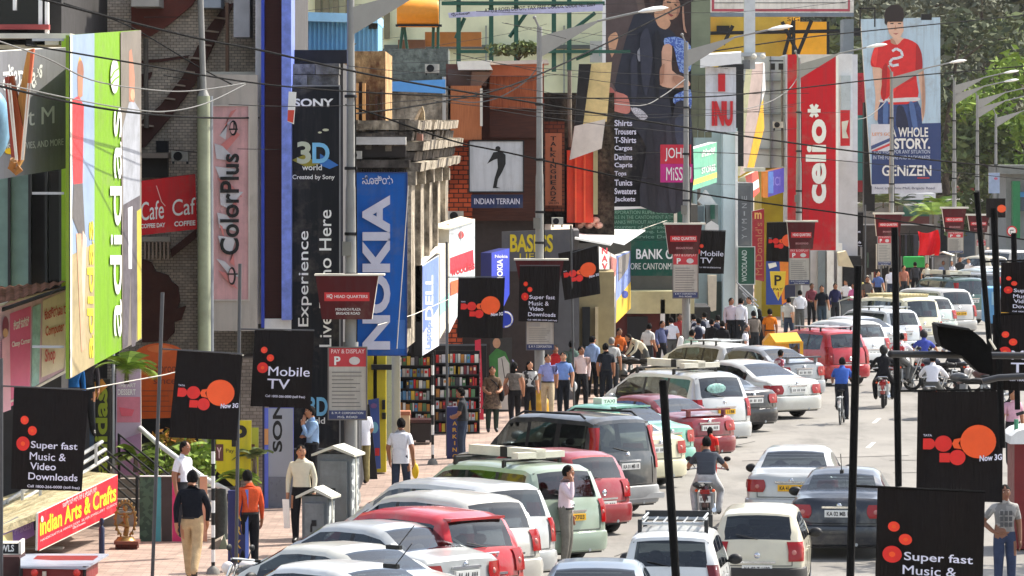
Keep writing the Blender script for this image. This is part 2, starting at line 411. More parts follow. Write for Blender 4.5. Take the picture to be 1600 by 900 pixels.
# 1 leftmost shop: dark shopfront under the grey sign
def w1(b):
    b.pbox(-420, -260, 96, 900, 88, 14, DWALL); b.pbox(-420, 70, 100, 76, 87.4, .6, OFFW)
def g1(b):
    for x0, x1 in ((-60, 12), (16, 44), (74, 92)): b.pbox(x0, 268, x1, 452, 87.6, .35, m((120, 150, 140), .12, .3, 1) if x0 < 40 else GLASS)
def f1(b):
    for x in (12, 44, 70, 92): b.pbox(x, 262, x + 4, 452, 87.45, .2, m((30, 34, 38), .5))
def u1(b):
    b.pbox(-60, -20, 72, 42, 87.5, .4, GLASS); b.pbox(60, -20, 66, 45, 87.3, .25, WHITE); b.pbox(70, -20, 75, 52, 87.3, .25, WHITE)
    b.pbox(-20, 38, 76, 46, 87.2, .3, m((150, 60, 58), .6)); b.pbox(20, -20, 25, 16, 87.3, .2, WHITE)
bld('shop_building', 'dark shop building at the far left behind the grey hoarding', 40, 88, w1,
    [('shop_window', g1), ('window_frame', f1), ('upper_window', u1),
     ('ledge', lambda b: (b.pbox(-40, 52, 110, 60, 86.9, 1.2, OFFW), b.pbox(40, 58, 54, 72, 87, .5, DARK), b.pbox(70, 56, 92, 70, 87, .5, OFFW))),
     ('lime_strip', lambda b: b.pbox(96, 60, 109, 470, 86.8, .6, m((150, 190, 20), .5)))])
# 2 stone clad building with brown curved relief
def w2(b): b.pbox(90, -320, 410, 640, 98, 4, STONE); b.pbox(376, 560, 417, 812, 95.6, 3, PALEB); b.pbox(90, 600, 380, 760, 97.6, .4, DWALL)
def relief(b):
    Y = 97.8
    b.pp([(205, -12), (312, -12), (300, 8), (262, 40), (232, 58), (205, 52)], Y, .2, m((122, 60, 46), .7, .2, 3))
    b.pp([(200, 205), (250, 165), (285, 120), (305, 80), (318, 52), (352, 8), (366, 4), (330, 78), (306, 128), (270, 178), (226, 230), (205, 236)], Y, .2, BRN)
    for k in range(9):
        t = k / 8; x = 232 + 112 * t + 8 * math.sin(t * 3); y = 196 - 168 * t
        b.pp([(x - 15, y - 3), (x + 8, y), (x + 8, y + 2.5), (x - 15, y)], 97.7, .1, m((190, 170, 150), .7))
    b.pp([(222, 405), (236, 410), (243, 424), (262, 430), (268, 440), (278, 448), (281, 470), (277, 482), (290, 478), (283, 500), (272, 503), (272, 520), (260, 533), (222, 535)], Y, .2, m((96, 52, 40), .7, .2, 3))
    b.pp([(215, 95), (250, 92), (296, 86), (296, 90), (250, 97), (215, 99)], Y, .12, BRN); b.pp([(205, 120), (238, 112), (236, 120), (212, 148)], Y, .1, BRN)
    for k in range(7): b.pbox(225 + k * 6, 377, 228 + k * 6, 405, Y - .1, .2, m((210, 190, 170), .7))
    b.pbox(222, 370, 266, 378, Y - .1, .3, OFFW); b.pp([(266, 390), (306, 358), (306, 372), (268, 402)], Y, .2, BRN)
def win2(b):
    b.pbox(222, 247, 262, 278, 97.7, .3, m((40, 34, 30), .5)); b.pbox(244, 220, 262, 238, 97.7, .3, DARK); 
    b.pbox(225, 335, 240, 345, 97.7, .3, DARK)
def led2(b):
    b.pbox(218, 239, 263, 247, 97.2, .8, m((160, 146, 132), .8)); b.pbox(115, -5, 150, 12, 96.6, 1.4, OFFW); b.pbox(205, -10, 248, 10, 96.4, 1.6, m((200, 196, 186), .8)); b.pbox(310, -8, 345, 12, 96.8, 1.4, m((190, 200, 210), .7))
    b.pbox(365, -20, 390, 58, 96.2, 1.2, m((196, 196, 200), .6)); b.pbox(322, 112, 402, 118, 96, 1, OFFW); b.pbox(352, 4, 357, 115, 96.5, .3, m((120, 90, 70), .7))
bld('stone_building', 'brown stone clad building with dark curved relief bands', 280, 98, w2, [('relief', relief), ('window', win2), ('ledge', led2),
    ('doorway', lambda b: b.pbox(222, 640, 335, 812, 97.4, .4, m((30, 26, 24), .8)))])
# 3 brown panel tower with blue and white edges + concrete behind the black banner
def w3(b): b.pbox(400, -320, 455, 640, 96.4, 8, m((70, 68, 68), .85, .2, 2)); b.pbox(455, 99, 536, 640, 96.4, 8, m((70, 68, 68), .85, .2, 2)); b.pbox(414, 640, 560, 800, 97.5, 5, m((36, 38, 44), .7))
def p3(b):
    b.pbox(413, -320, 443, 500, 95.2, 1.2, m((74, 34, 30), .5, .2, -1, 'wood')); 
def e3(b):
    b.pbox(408, -320, 413, 512, 95.0, 1.4, m((40, 70, 190), .4)); b.pbox(440, -320, 455, 500, 94.8, 1.6, m((120, 140, 225), .4, .3, 5)); b.pbox(399, -320, 408, 506, 95.3, 1.1, m((228, 226, 222), .5))
    b.pbox(413, 498, 455, 520, 95.1, 1, WHITE)
bld('panel_tower', 'tall brown panelled shop tower with blue and white edge strips', 430, 96, w3, [('panel', p3), ('edge_strip', e3),
    ('concrete_block', lambda b: (b.pbox(456, 100, 492, 116, 95.6, .8, CONC), b.pbox(456, 117, 480, 134, 95.5, .9, CONC), b.pbox(481, 117, 529, 133, 95.6, .8, CONC), b.pbox(493, 99, 530, 116, 95.5, .9, CONC))),
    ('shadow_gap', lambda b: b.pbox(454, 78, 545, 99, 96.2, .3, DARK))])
# 4 old weathered building
def w4(b):
    b.pbox(525, 80, 602, 232, 106, 6, OLDY)            # standing chimney like wing
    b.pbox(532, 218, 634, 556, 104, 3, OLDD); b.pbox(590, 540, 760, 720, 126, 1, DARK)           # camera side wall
    x0, Y0 = P(634, 0, 104)[0], 104; x1, Y1 = P(700, 0, 124)[0], 124
    zt, zb = P(0, 268, 104)[2], P(0, 545, 104)[2]
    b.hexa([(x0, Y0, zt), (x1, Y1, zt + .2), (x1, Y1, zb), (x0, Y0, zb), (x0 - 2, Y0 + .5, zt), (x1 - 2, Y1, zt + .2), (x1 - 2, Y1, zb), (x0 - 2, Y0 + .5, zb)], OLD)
    b.pbox(600, 135, 700, 300, 128, 5, OLD); b.pbox(598, 76, 700, 128, 134, 4, m((128, 138, 130), .95, .2, 1, 'old', 0, (96, 104, 100)))
def c4(b):
    x0, Y0 = P(634, 0, 104)[0], 104; x1, Y1 = P(700, 0, 124)[0], 124; zt = P(0, 268, 104)[2]
    rj = random.Random(3)
    for k, (o, dz, mat) in enumerate(((.35, .0, OLD), (.2, .22, OLDD), (.4, .46, OLD), (.15, .66, OLDD), (.28, .9, OLD))):
        for q in range(22):          # crumbling courses: every stone a little out of line, some fallen
            u0, u1 = q / 22, (q + 1.0) / 22; e = o + rj.uniform(-.012, .01) - (.12 if k > 2 and rj.random() < .06 else 0); hh = rj.uniform(.185, .205); lift = rj.uniform(-.012, .012)
            xa, xb, ya, yb = x0 + (x1 - x0) * u0, x0 + (x1 - x0) * u1, Y0 + (Y1 - Y0) * u0, Y0 + (Y1 - Y0) * u1
            za, zb2 = zt + dz + .1 * u0 + lift, zt + dz + .1 * u1 + lift
            b.hexa([(xa - 1.6, ya - .02, za + hh), (xa + e, ya - .02, za + hh + rj.uniform(-.015, .01)), (xa + e - .03, ya - .02, za), (xa - 1.6, ya - .02, za), (xb - 1.6, yb, zb2 + hh), (xb + e, yb, zb2 + hh + rj.uniform(-.015, .01)), (xb + e - .03, yb, zb2), (xb - 1.6, yb, zb2)], mat if rj.random() < .96 else OLDD)
        for q in range(12):
            u = q / 12; xa = x0 - 1.75 + 1.75 * u; hh = rj.uniform(.12, .22); e = o + rj.uniform(-.08, .04)
            if k > 3 and rj.random() < .3: continue
            b.box(xa, xa + 1.7 / 12, Y0 - e, Y0 + .3, zt + dz + rj.uniform(-.02, .02), zt + dz + hh, mat if rj.random() < .95 else OLDD)
    for k in range(5):
        t = k / 5; x = x0 + (x1 - x0) * t; Y = Y0 + (Y1 - Y0) * t
        b.box(x - .05, x + .12, Y - .1, Y + .9, zt - 3.4, zt, OLD); b.box(x - .02, x + .22, Y - .2, Y + 1.2, zt - .3, zt, OLD)
    b.pbox(530, 214, 634, 226, 103.4, 1, m((216, 212, 204), .9, .2, 2)); b.pbox(530, 228, 634, 246, 103.6, 1, m((58, 52, 48), .95, .3, 2)); b.pbox(530, 250, 640, 262, 103.3, 1, OLDD)
    for k in range(26): b.pbox(533 + k * 4, 264, 535 + k * 4, 275, 103.5, .5, OLDD)
def pk4(b):
    b.pp([(650, 198), (655, 172), (660, 166), (663, 176), (664, 205), (661, 214), (650, 216)], 112, .6, m((214, 196, 160), .9, .2, 1, 'old', 0, (150, 132, 104)))
    b.pp([(640, 205), (655, 170), (658, 172), (644, 207)], 111.6, .3, OLD)
    b.pbox(596, 186, 640, 212, 109, 1.5, m((44, 42, 38), .95, .3, 2)); b.pp([(615, 212), (640, 205), (660, 210), (660, 222), (615, 220)], 106, 1, m((150, 110, 96), .9, .3, 3))
def wn4(b):
    for x0, y0, x1, y1 in ((534, 120, 542, 212), (548, 122, 553, 160), (560, 128, 566, 208), (572, 140, 577, 190), (586, 150, 590, 208), (594, 140, 598, 190)):
        b.pbox(x0, y0, x1, y1, 105.8, .4, m((70, 46, 36), .9))
    for x0, x1 in ((542, 548), (553, 560), (566, 571)): b.pbox(x0, 130, x1, 215, 105.6, .4, m((226, 170, 110), .9, .2, 2))
bld('old_building', 'crumbling weathered old building with stained stone cornices', 600, 104, w4, [('cornice', c4), ('pinnacle', pk4), ('window', wn4),
    ('tin_roof', lambda b: b.pp([(602, 128), (696, 124), (696, 146), (602, 142)], 127.4, 1.5, m((90, 160, 225), .5)))])
# 4b blue shed on the roof behind
def shed(b): b.pbox(452, 28, 590, 80, 112, 4, BLUEM)
def ribs(b):
    for k in range(20): b.pbox(455 + k * 7, 33, 457.5 + k * 7, 80, 111.93, .1, m((100, 166, 214), .5))
    b.pbox(576, 36, 590, 45, 111.9, .2, DARK)
bld('rooftop_shed', 'light blue corrugated metal shed on the rooftop', 520, 112, shed, [('rib', ribs), ('roof', lambda b: b.pp([(452, 32), (455, 18), (590, 22), (590, 36)], 111.6, 5, m((150, 205, 240), .5))),
    ('support_wall', lambda b: b.pbox(452, 79, 600, 240, 113, 4, CONC))])
# pale yellow green building at the back
def wy(b): b.pbox(380, -300, 960, 330, 175, 10, CYG)
def wyw(b):
    for x in (492, 505, 520, 540, 600): b.pbox(x, -60, x + 9, 60, 174.7, .4, m((120, 116, 90), .8))
    for x in (630, 758, 880): b.pbox(x, 40, x + 3, 180, 174.6, .3, m((150, 156, 140), .8))
bld('pale_building', 'pale yellow green building rising behind the rooftops', 700, 175, wy, [('pilaster', wyw),
    ('beam', lambda b: b.pbox(600, 70, 960, 76, 174.5, .6, m((90, 96, 90), .8)))])
# 5 brick building with wooden pediment
def w5(b):
    b.pbox(697, 215, 738, 345, 129, 8, BRICK); b.pbox(738, 215, 846, 345, 129.2, 8, DWOOD); b.pbox(697, 345, 850, 650, 129.5, 8, m((60, 50, 46), .8))
    b.pbox(846, 190, 882, 330, 130.6, 7, m((120, 66, 48), .85, .3, 2.2, 'brick', 0, (70, 44, 38)));b.pbox(697, 100, 850, 215, 129.3, 7, m((110, 62, 46), .7, .2, 1))
    b.pbox(697, 500, 722, 560, 128.8, 1, BRICK)
def ped5(b):
    b.pbox(765, 98, 850, 118, 128.5, 2, m((190, 104, 66), .55)); b.pbox(765, 118, 846, 170, 128.7, 2, PWOOD); b.pbox(765, 170, 842, 215, 128.9, 2, DWOOD)
    b.pbox(700, 108, 760, 134, 128.3, 2, m((92, 68, 58), .7)); b.pp([(737, 112), (770, 112), (752, 134), (735, 134)], 128.1, .5, m((128, 98, 82), .7)); 
    b.pbox(704, 134, 752, 218, 127.9, 2, m((196, 122, 78), .55, .2, 1, 'wood', 0, (172, 102, 64)))
def cor5(b):
    b.pp([(714, 96), (768, 94), (765, 100), (770, 109), (716, 109)], 127.6, 2.4, m((234, 230, 218), .6)); b.pp([(766, 96), (855, 93), (858, 99), (766, 101)], 127.9, 3, m((206, 190, 176), .6))
    b.pbox(750, 138, 754, 197, 127.6, .25, OFFW)
bld('brick_building', 'red brick shop building with wooden panels and white cornice', 760, 129, w5, [('wood_panel', ped5), ('cornice', cor5),
    ('doorway', lambda b: b.pbox(700, 560, 740, 652, 129.2, .5, BLACK))])
# 6 dark building and shop under the yellow lettered sign
def w6(b): b.pbox(840, 145, 960, 380, 138, 8, m((44, 40, 36), .9, .3, 1, 'old', 0, (90, 82, 70))); b.pbox(786, 360, 905, 650, 133, 6, m((104, 104, 106), .7, .15, 2))
def d6(b):
    b.pbox(895, 425, 960, 600, 136, 3, m((168, 152, 112), .8)); b.pbox(910, 480, 922, 600, 135.7, .4, BLACK); b.pbox(930, 480, 935, 600, 135.7, .4, m((210, 190, 150), .7)); b.pbox(740, 350, 800, 650, 132.6, 1, BLACK)
bld('dark_building', 'dark building with peeling walls above the grey shopfront', 860, 138, w6, [('doorway', d6),
    ('tin_awning', lambda b: (b.hexa([P(905, 362, 139), P(972, 360, 141), P(954, 381, 133), P(898, 371, 132)] + [P(905, 364, 139), P(972, 362, 141), P(954, 384, 133), P(898, 374, 132)], m((205, 205, 200), .5)),
                              b.hexa([P(950, 358, 143), P(1008, 359, 145), P(975, 380, 137), P(940, 372, 136)] + [P(950, 360, 143), P(1008, 361, 145), P(975, 383, 137), P(940, 375, 136)], m((215, 218, 218), .5)),
                              b.hexa([P(845, 350, 136), P(895, 350, 137), P(893, 362, 131), P(850, 358, 131)] + [P(845, 352, 136), P(895, 352, 137), P(893, 364, 131), P(850, 360, 131)], m((220, 208, 188), .6)))),
    ('orange_column', lambda b: (b.pbox(886, 235, 927, 348, 137, 1, m((225, 62, 28), .5)), b.pbox(898, 240, 901, 348, 136.9, .2, m((240, 90, 50), .5)), b.pbox(912, 240, 915, 348, 136.9, .2, m((240, 90, 50), .5)))),
    ('cream_box', lambda b: (b.pp([(914, 100), (956, 97), (948, 190), (910, 196)], 136, .5, m((224, 200, 138), .6, .2, 3)), b.pp([(905, 100), (924, 100), (911, 195), (898, 195)], 135.7, .8, BLACK))),
    ('white_box', lambda b: (b.pp([(898, 197), (946, 186), (940, 232), (890, 250)], 134.6, 1, m((222, 218, 206), .5)), b.pbox(927, 196, 934, 335, 136.8, .6, m((168, 160, 120), .6)))),
    ('rubble', lambda b: [b.ball(P(905 + k * 5, 352 - (k % 3) * 4, 138), (.14, .2, .1), m((214, 170, 150), .9), 7, 5) for k in range(7)])])
# green steel frames and rooftop water tank between
def gf(b):
    for x in (713, 764, 803, 886, 862): b.pbox(x, -40, x + 7, 112, 150, .25, GREENM)
    b.pbox(716, 78, 985, 83, 149.8, .25, GREENM); b.pbox(690, 2, 945, 8, 149.8, .25, GREENM)
    for a in ((712, 60, 726, 28), (796, 58, 824, 18), (876, 62, 930, 20), (900, 92, 925, 82)):
        b.tube([P(a[0], a[1], 150.2), P(a[2], a[3], 150.2)], .06, GREENM)
t = thing('sign_gantry', 'dark green steel gantry standing on the roofs at top', 'gantry', (P(800, 0, 150)[0], 150, P(0, 112, 150)[2]))
b = MB(); gf(b); b.build('frame', t)
t = thing('water_tank', 'orange drum water tank on a green rooftop stand', 'water tank', (P(650, 0, 152)[0], 152, P(0, 105, 152)[2]))
b = MB(); b.lathe([(0.01, -.66), (.4, -.66), (.43, -.6), (.44, .6), (.41, .66), (.01, .66)], (P(653, 0, 152)[0], 152, P(0, 21, 152)[2]), m((232, 146, 24), .5), 24, 'x'); b.build('drum', t)
b = MB()
for xa, xb in ((622, 634), (640, 626), (676, 678), (684, 685)): b.tube([P(xa, 106, 152.3), P(xb, 0, 152.3)], .05, GREENM)
b.pbox(618, 38, 690, 41, 151.7, .8, DARK); b.pbox(622, 62, 664, 106, 153, 1, m((120, 84, 60), .8)); b.pbox(664, 50, 752, 72, 153.4, 1, m((176, 116, 52), .7)); b.build('stand', t)
sign('cloth_banner', 'thin white cloth banner with dark letters along the green gantry', 'banner', [(700, 20), (942, 6), (942, 17), (702, 28)], (148, 148), .02, m((196, 196, 222), .7, .1, 3, 'cloth'), OFFW,
     [('t', 'ರೈವಾಣಿ', (705, 20, 734, 26), DARK, 0, .01, -.05), ('t', 'AT (18 ROSE) DEPOT, TAX FREE GOODS, CODE No. 2009', (757, 13, 930, 21), DARK, 0, .01, -.055)])
# 7 bank building behind the tall billboard
def w7(b):
    b.pbox(905, 320, 1090, 455, 157, 10, m((96, 92, 86), .85)); b.pbox(925, 455, 1085, 490, 155.6, 3, m((188, 182, 142), .75, .15, 2)); b.pbox(936, 480, 1032, 640, 156, 4, MAROON)
    b.pbox(1030, 480, 1110, 620, 157, 4, m((34, 34, 36), .6))
    b.pbox(1040, -300, 1110, 330, 172, 6, m((120, 128, 104), .8, .2, 1))
def d7(b):
    b.pbox(980, 495, 1012, 640, 155.7, .4, BLACK); b.pbox(1032, 468, 1039, 600, 155.6, .6, WHITE); 
    for x in (1046, 1056, 1066, 1078): b.pbox(x, 470, x + 2, 600, 156.6, .3, m((120, 122, 120), .4))
    b.pbox(945, 504, 962, 528, 155.8, .2, m((214, 204, 180), .6)); b.pbox(945, 504, 952, 528, 155.75, .1, m((226, 160, 50), .6))
bld('bank_building', 'maroon walled bank building under the tall dark billboard', 1000, 157, w7, [('door_opening', d7),
    ('column', lambda b: [b.pbox(x, 118, x + 12, 240, 171.5, .8, m((104, 110, 82), .8)) for x in (1080, 1094, 1106)])])
# 8 white glass fronted corner building
def w8(b):
    b.pbox(1086, 200, 1152, 560, 170, 6, m((176, 196, 194), .5, .1, 2)); b.pbox(1130, 205, 1152, 525, 168.4, 2, m((206, 224, 226), .35, .06, 2)); b.pbox(1149, 205, 1153, 530, 168.2, .5, WHITE)
    b.pbox(1150, 286, 1177, 545, 174, 8, m((96, 96, 98), .7))
    b.pbox(1128, 100, 1162, 260, 171, 3, BLACK)
def s8(b):
    for k in range(9): b.pbox(1098 - k, 540 - k * 4, 1185, 548 - k * 4, 170 - 2.6 + k * .3, .32, m((190, 184, 174), .8))
bld('glass_building', 'white corner building with a pale glass column and steps', 1140, 170, w8, [('steps', s8),
    ('handrail', lambda b: [b.tube([P(1150 + k * 5, 440 + k * 9, 166), P(1182 + k * 3, 470 + k * 9, 166)], .03, STEEL, 6) for k in range(4)]),
    ('awning', lambda b: (b.pp([(1092, 315), (1104, 297), (1119, 318), (1098, 321)], 166, 1.5, m((220, 220, 214), .5)), b.pbox(1074, 322, 1100, 346, 165, 1.5, m((96, 112, 116), .5)), b.pbox(1103, 320, 1122, 352, 165, 1, m((120, 128, 126), .5)), b.pbox(1110, 320, 1117, 342, 164.8, .3, GREENM), b.pp([(1102, 352), (1112, 345), (1123, 352), (1123, 362), (1102, 362)], 164.5, .4, WHITE))),
    ('door', lambda b: b.pbox(1106, 440, 1128, 545, 169.6, .5, m((36, 60, 52), .2)))])
# 9 grey clad building carrying the red sign
def w9(b):
    b.pbox(1150, 88, 1236, 262, 196, 6, m((186, 192, 196), .5, .08, 1)); b.pbox(1190, 255, 1236, 540, 197, 6, m((168, 146, 30), .7, .2, 1)); b.pbox(1228, 85, 1340, 520, 195, 8, m((196, 196, 200), .6, .1, 2))
    b.pbox(1225, 262, 1234, 520, 194.6, .6, m((176, 178, 182), .6))
def d9(b):
    b.pbox(1278, 392, 1290, 505, 194.7, .5, m((120, 132, 138), .2)); b.pbox(1292, 392, 1303, 505, 194.6, .5, WHITE); b.pbox(1308, 380, 1316, 505, 194.6, .5, WHITE); b.pbox(1318, 400, 1345, 500, 194.5, .5, DARK)
    for y in (126, 178, 232): b.pbox(1152, y, 1232, y + 1, 195.8, .2, m((120, 124, 126), .6))
    b.pbox(1203, 88, 1205, 262, 195.8, .2, m((120, 124, 126), .6))
bld('grey_building', 'light grey clad building behind the tall red sign', 1240, 196, w9, [('door', d9),
    ('side_panel', lambda b: (b.pbox(1310, 84, 1332, 250, 193.6, 1, m((214, 218, 222), .5)), b.pbox(1314, 118, 1329, 172, 193.4, .3, m((178, 192, 198), .3)), b.pbox(1318, 30, 1334, 90, 198, 2, m((104, 112, 118), .6)))),
    ('awning', lambda b: b.pp([(1310, 395), (1322, 392), (1334, 418), (1312, 416)], 192.5, 1, m((214, 202, 170), .8)))])
# yellow building and rooftop hoarding behind
bld('yellow_building', 'ochre yellow building behind the rooftop hoarding frame', 1200, 215, lambda b: (b.pbox(1070, 20, 1250, 300, 215, 8, m((200, 172, 70), .8, .15, 1)), b.pbox(1232, 34, 1296, 300, 213, 8, m((240, 172, 40), .7, .15, 1))),
    [('window', lambda b: (b.pbox(1120, 40, 1140, 52, 214.7, .3, DARK), b.pbox(1104, 0, 1108, 90, 214.5, .3, m((190, 96, 60), .7)), b.pbox(1060, -40, 1105, 60, 221, 2, m((150, 190, 170), .6))))])
def hoard(mb, pl, c, b):
    for xa, ya, xb, yb in ((1225, 86, 1240, 32), (1240, 86, 1240, 32), (1246, 86, 1268, 32), (1222, 34, 1248, 86), (1100, 52, 1340, 48), (1130, 70, 1145, 40)): mb.tube([P(xa, ya, 209), P(xb, yb, 209)], .09, BLACK, 6)
    mb.pbox(1292, 34, 1296, 86, 209, .2, BLACK); mb.pbox(1316, 44, 1345, 56, 208.6, .5, DARK)
sign('rooftop_hoarding', 'white rooftop hoarding with a thin red border at top', 'hoarding', rect(1108, -60, 1334, 26), 209, .5, m((222, 218, 210), .5, .1, 2, 'sign'), m((130, 134, 136), .6),
     [('r', (1112, 14, 1328, 18), m((170, 70, 84), .6)), ('r', (1112, -60, 1116, 16), m((170, 70, 84), .6)), ('r', (1325, -60, 1328, 16), m((170, 70, 84), .6)), ('r', (1116, 4, 1322, 5), DARK), ('r', (1108, 20, 1334, 26), m((110, 122, 134), .6)),
      ('t', 'SIGNS', (1230, 27, 1267, 33), DARK)], parts=[('trestle', hoard)])
# far end of the street
def bfar(name, label, rects, Y, cat='building'):
    t = thing(name, label, cat, (P(rects[0][0], 0, Y)[0], Y, 0))
    for nm, x0, y0, x1, y1, dy, d, mat in rects_parts(rects): 
        mb = MB(); mb.pbox(x0, y0, x1, y1, Y + dy, d, mat); mb.build(nm, t)
def rects_parts(r): return [q for q in r[1:]]
bfar('low_white_building', 'low white and green roofed building under the big poster', [(1420,), ('wall', 1330, 318, 1465, 470, 0, 6, m((120, 116, 108), .8)), ('roof', 1380, 302, 1462, 312, -.5, 4, m((205, 208, 210), .6)), ('green_wall', 1412, 312, 1452, 338, -.3, 1, m((40, 92, 74), .7)),
      ('white_band', 1412, 317, 1452, 321, -.45, .2, WHITE), ('dark_band', 1405, 338, 1452, 352, -.35, 1, m((86, 40, 36), .7)), ('doorway', 1350, 360, 1370, 470, -.3, .5, DARK), ('shelf', 1380, 395, 1400, 470, -.3, .5, m((40, 120, 90), .7))], 268)
bfar('distant_shop', 'distant grey shop with a white roof below the trees', [(1480,), ('wall', 1452, 322, 1535, 460, 0, 6, m((150, 146, 140), .8)), ('roof', 1455, 312, 1545, 322, -1, 4, m((226, 226, 222), .6)), ('doorway', 1470, 345, 1490, 440, -.3, .4, DARK), ('shop_front', 1500, 350, 1530, 440, -.3, .4, m((80, 96, 110), .4))], 300)
bfar('distant_green_building', 'distant grey building with a bright green pillar at right', [(1590,), ('wall', 1572, 270, 1720, 470, 0, 10, m((140, 142, 138), .8)), ('green_pillar', 1583, 283, 1594, 372, -1.2, 1, m((30, 116, 66), .6)), ('window', 1594, 300, 1640, 330, -.4, .5, m((70, 84, 96), .3)), ('blue_band', 1588, 300, 1640, 308, -.6, .3, m((70, 140, 190), .5)), ('roof', 1560, 258, 1720, 272, -1, 6, m((120, 122, 116), .7))], 285)
bfar('distant_white_block', 'far white block half hidden behind lamp posts', [(1545,), ('wall', 1505, 300, 1580, 450, 0, 6, m((190, 190, 184), .8)), ('window', 1512, 312, 1535, 335, -.3, .4, m((90, 96, 100), .4)), ('roof', 1500, 292, 1585, 301, -.8, 4, m((150, 70, 60), .7))], 330)
# ---------------------------------------------------------------- shop signs and hoardings
WT = m((236, 236, 232), .5, .06, 4); LAVW = m((222, 222, 238), .5, .06, 4); SGREY = m((136, 136, 140), .5, .1, 2, 'sign')
MUSKIN = m((206, 158, 124), .6, .15, 5); DHAIR = m((40, 30, 28), .6, .2, 8)
# grey music store board
sign('music_store_sign', 'dark grey hoarding with white lettering above the leftmost shop', 'sign', [(-60, 84), (107, 74), (109, 262), (-60, 290)], (80, 84), .4, SGREY, OFFW,
     [('t', 'ಪ್ಲಾನೆಟ್', (4, 100, 66, 142), WT, 0, .02, -.08), ('t', 'planet M', (-22, 176, 84, 212), WT, 0, .012, -.1), ('t', 'MUSIC, MOVIES, AND MORE', (0, 226, 98, 238), WT, 0, .01, -.1), ('c', (14, 236, 8, 5), YEL)])
def plank(b, pts, Y, d, mat): b.pp(pts, Y, d, mat)
t = thing('guitar_emblem', 'giant orange wooden V emblem mounted on the grey hoarding', 'emblem', P(30, 268, 80))
b = MB(); b.pp([(7, 121), (20, 118), (36, 200), (31, 252), (18, 252)], 79.4, .3, m((176, 92, 50), .5, .2, 1, 'wood')); b.pp([(7, 121), (13, 119), (26, 245), (18, 252)], 79.2, .2, m((140, 50, 30), .5)); b.build('long_plank', t)
b = MB(); b.pp([(43, 78), (52, 76), (40, 190), (35, 250), (28, 262), (25, 240), (27, 160)], 79.5, .3, m((232, 176, 96), .5, .15, 1, 'wood')); b.pp([(48, 77), (53, 76), (41, 192), (38, 196)], 79.3, .2, m((196, 92, 50), .5)); b.build('short_plank', t)
b = MB(); 
for xa, xb in ((12, 25), (16, 27), (44, 34), (48, 36)): b.tube([P(xa, 130, 79.1), P(xb, 250, 79.1)], .015, OFFW, 5)
b.tube([P(22, 250, 79.1), P(18, 262, 79.2), P(25, 268, 79.2), P(32, 262, 79.2)], .07, m((150, 100, 40), .5), 7); b.build('string', t)
t = thing('globe_emblem', 'blue globe emblem bulging from the grey hoarding at left', 'emblem', P(-12, 254, 79.8))
b = MB(); cx, _, cz = P(-14, 195, 80.3); b.ball((cx, 80.2, cz), (.34, .3, .62), m((120, 170, 200), .35, .3, 2), 24, 16); b.build('ball', t)
# tall lime hoarding with sports brand
def sports(mb, pl, c, b):
    for y in (60, 300, 540): mb.add([pl(104, y, -.6), pl(109, y, -.1), pl(109, y + 4, -.1), pl(104, y + 4, -.6)], [(0, 1, 2, 3)], STEEL)
    e = [pl(108, 55, .02), pl(111, 55, .02), pl(111, 589, .02), pl(108, 590, .02)]; mb.add(e, [(0, 1, 2, 3)], OFFW)
sign('sports_hoarding', 'tall lime green hoarding with white sports lettering and athlete posters', 'hoarding', [(108, 55), (219, 47), (220, 530), (108, 592)], (82, 88), .06, m((120, 168, 22), .45, .05, 2, 'sign'), m((120, 150, 20), .5),
     [('p', [(108, 55), (147, 52), (147, 570), (108, 592)], m((140, 160, 186), .5, .15, 1.2)),
      ('p', [(108, 400), (147, 380), (147, 570), (108, 592)], m((166, 150, 110), .6, .25, 2)),
      ('p', [(121, 100), (124, 88), (128, 98), (129, 108), (120, 108)], m((226, 176, 30), .5)), ('c', (125, 112, 5, 18), m((150, 96, 70), .6)), ('p', [(120, 120), (129, 118), (128, 150), (121, 155)], m((176, 120, 90), .6)),
      ('p', [(112, 155), (122, 150), (130, 165), (128, 290), (114, 290), (111, 200)], m((214, 40, 48), .5)), ('p', [(114, 288), (128, 286), (132, 370), (126, 375), (112, 340)], m((92, 88, 88), .6)), 
      ('p', [(118, 365), (126, 365), (133, 545), (126, 550)], MUSKIN), ('p', [(128, 360), (134, 372), (130, 500), (126, 430)], m((222, 190, 166), .6)),
      ('t', 'adidas', (135, 345, 145, 560), m((226, 206, 40), .5), 90, .02), 
      ('p', [(187, 50), (219, 47), (220, 530), (190, 546)], m((120, 112, 102), .6, .2, 1.2)),
      ('p', [(200, 160), (208, 158), (217, 172), (217, 310), (191, 330), (190, 200)], m((160, 164, 172), .5, .25, 2.5)), ('p', [(200, 80), (204, 76), (209, 120), (208, 160), (200, 158)], m((176, 120, 96), .6)),
      ('p', [(191, 320), (217, 305), (216, 400), (210, 540), (204, 542), (203, 420), (198, 540), (191, 545)], m((84, 78, 84), .6, .4, 4)), ('p', [(212, 330), (219, 325), (219, 528), (213, 532)], m((190, 176, 60), .5, .2, 2)),
      ('p', [(198, 325), (205, 322), (204, 420), (199, 420)], m((220, 220, 224), .5)), ('c', (205, 148, 3.5, 9), MUSKIN),
      ('t', 'adidas', (170, 168, 188, 526), WT, 90, .004),
      ('c', (177, 119, 6.5, 27), WT), ('l', [(171, 122), (176, 112), (184, 106)], m((120, 168, 22), .45, .05, 2, 'sign'), 2.5), ('l', [(171, 132), (177, 124), (184, 119)], m((120, 168, 22), .45, .05, 2, 'sign'), 2.5)],
     parts=[('frame', sports)], step=.0012)
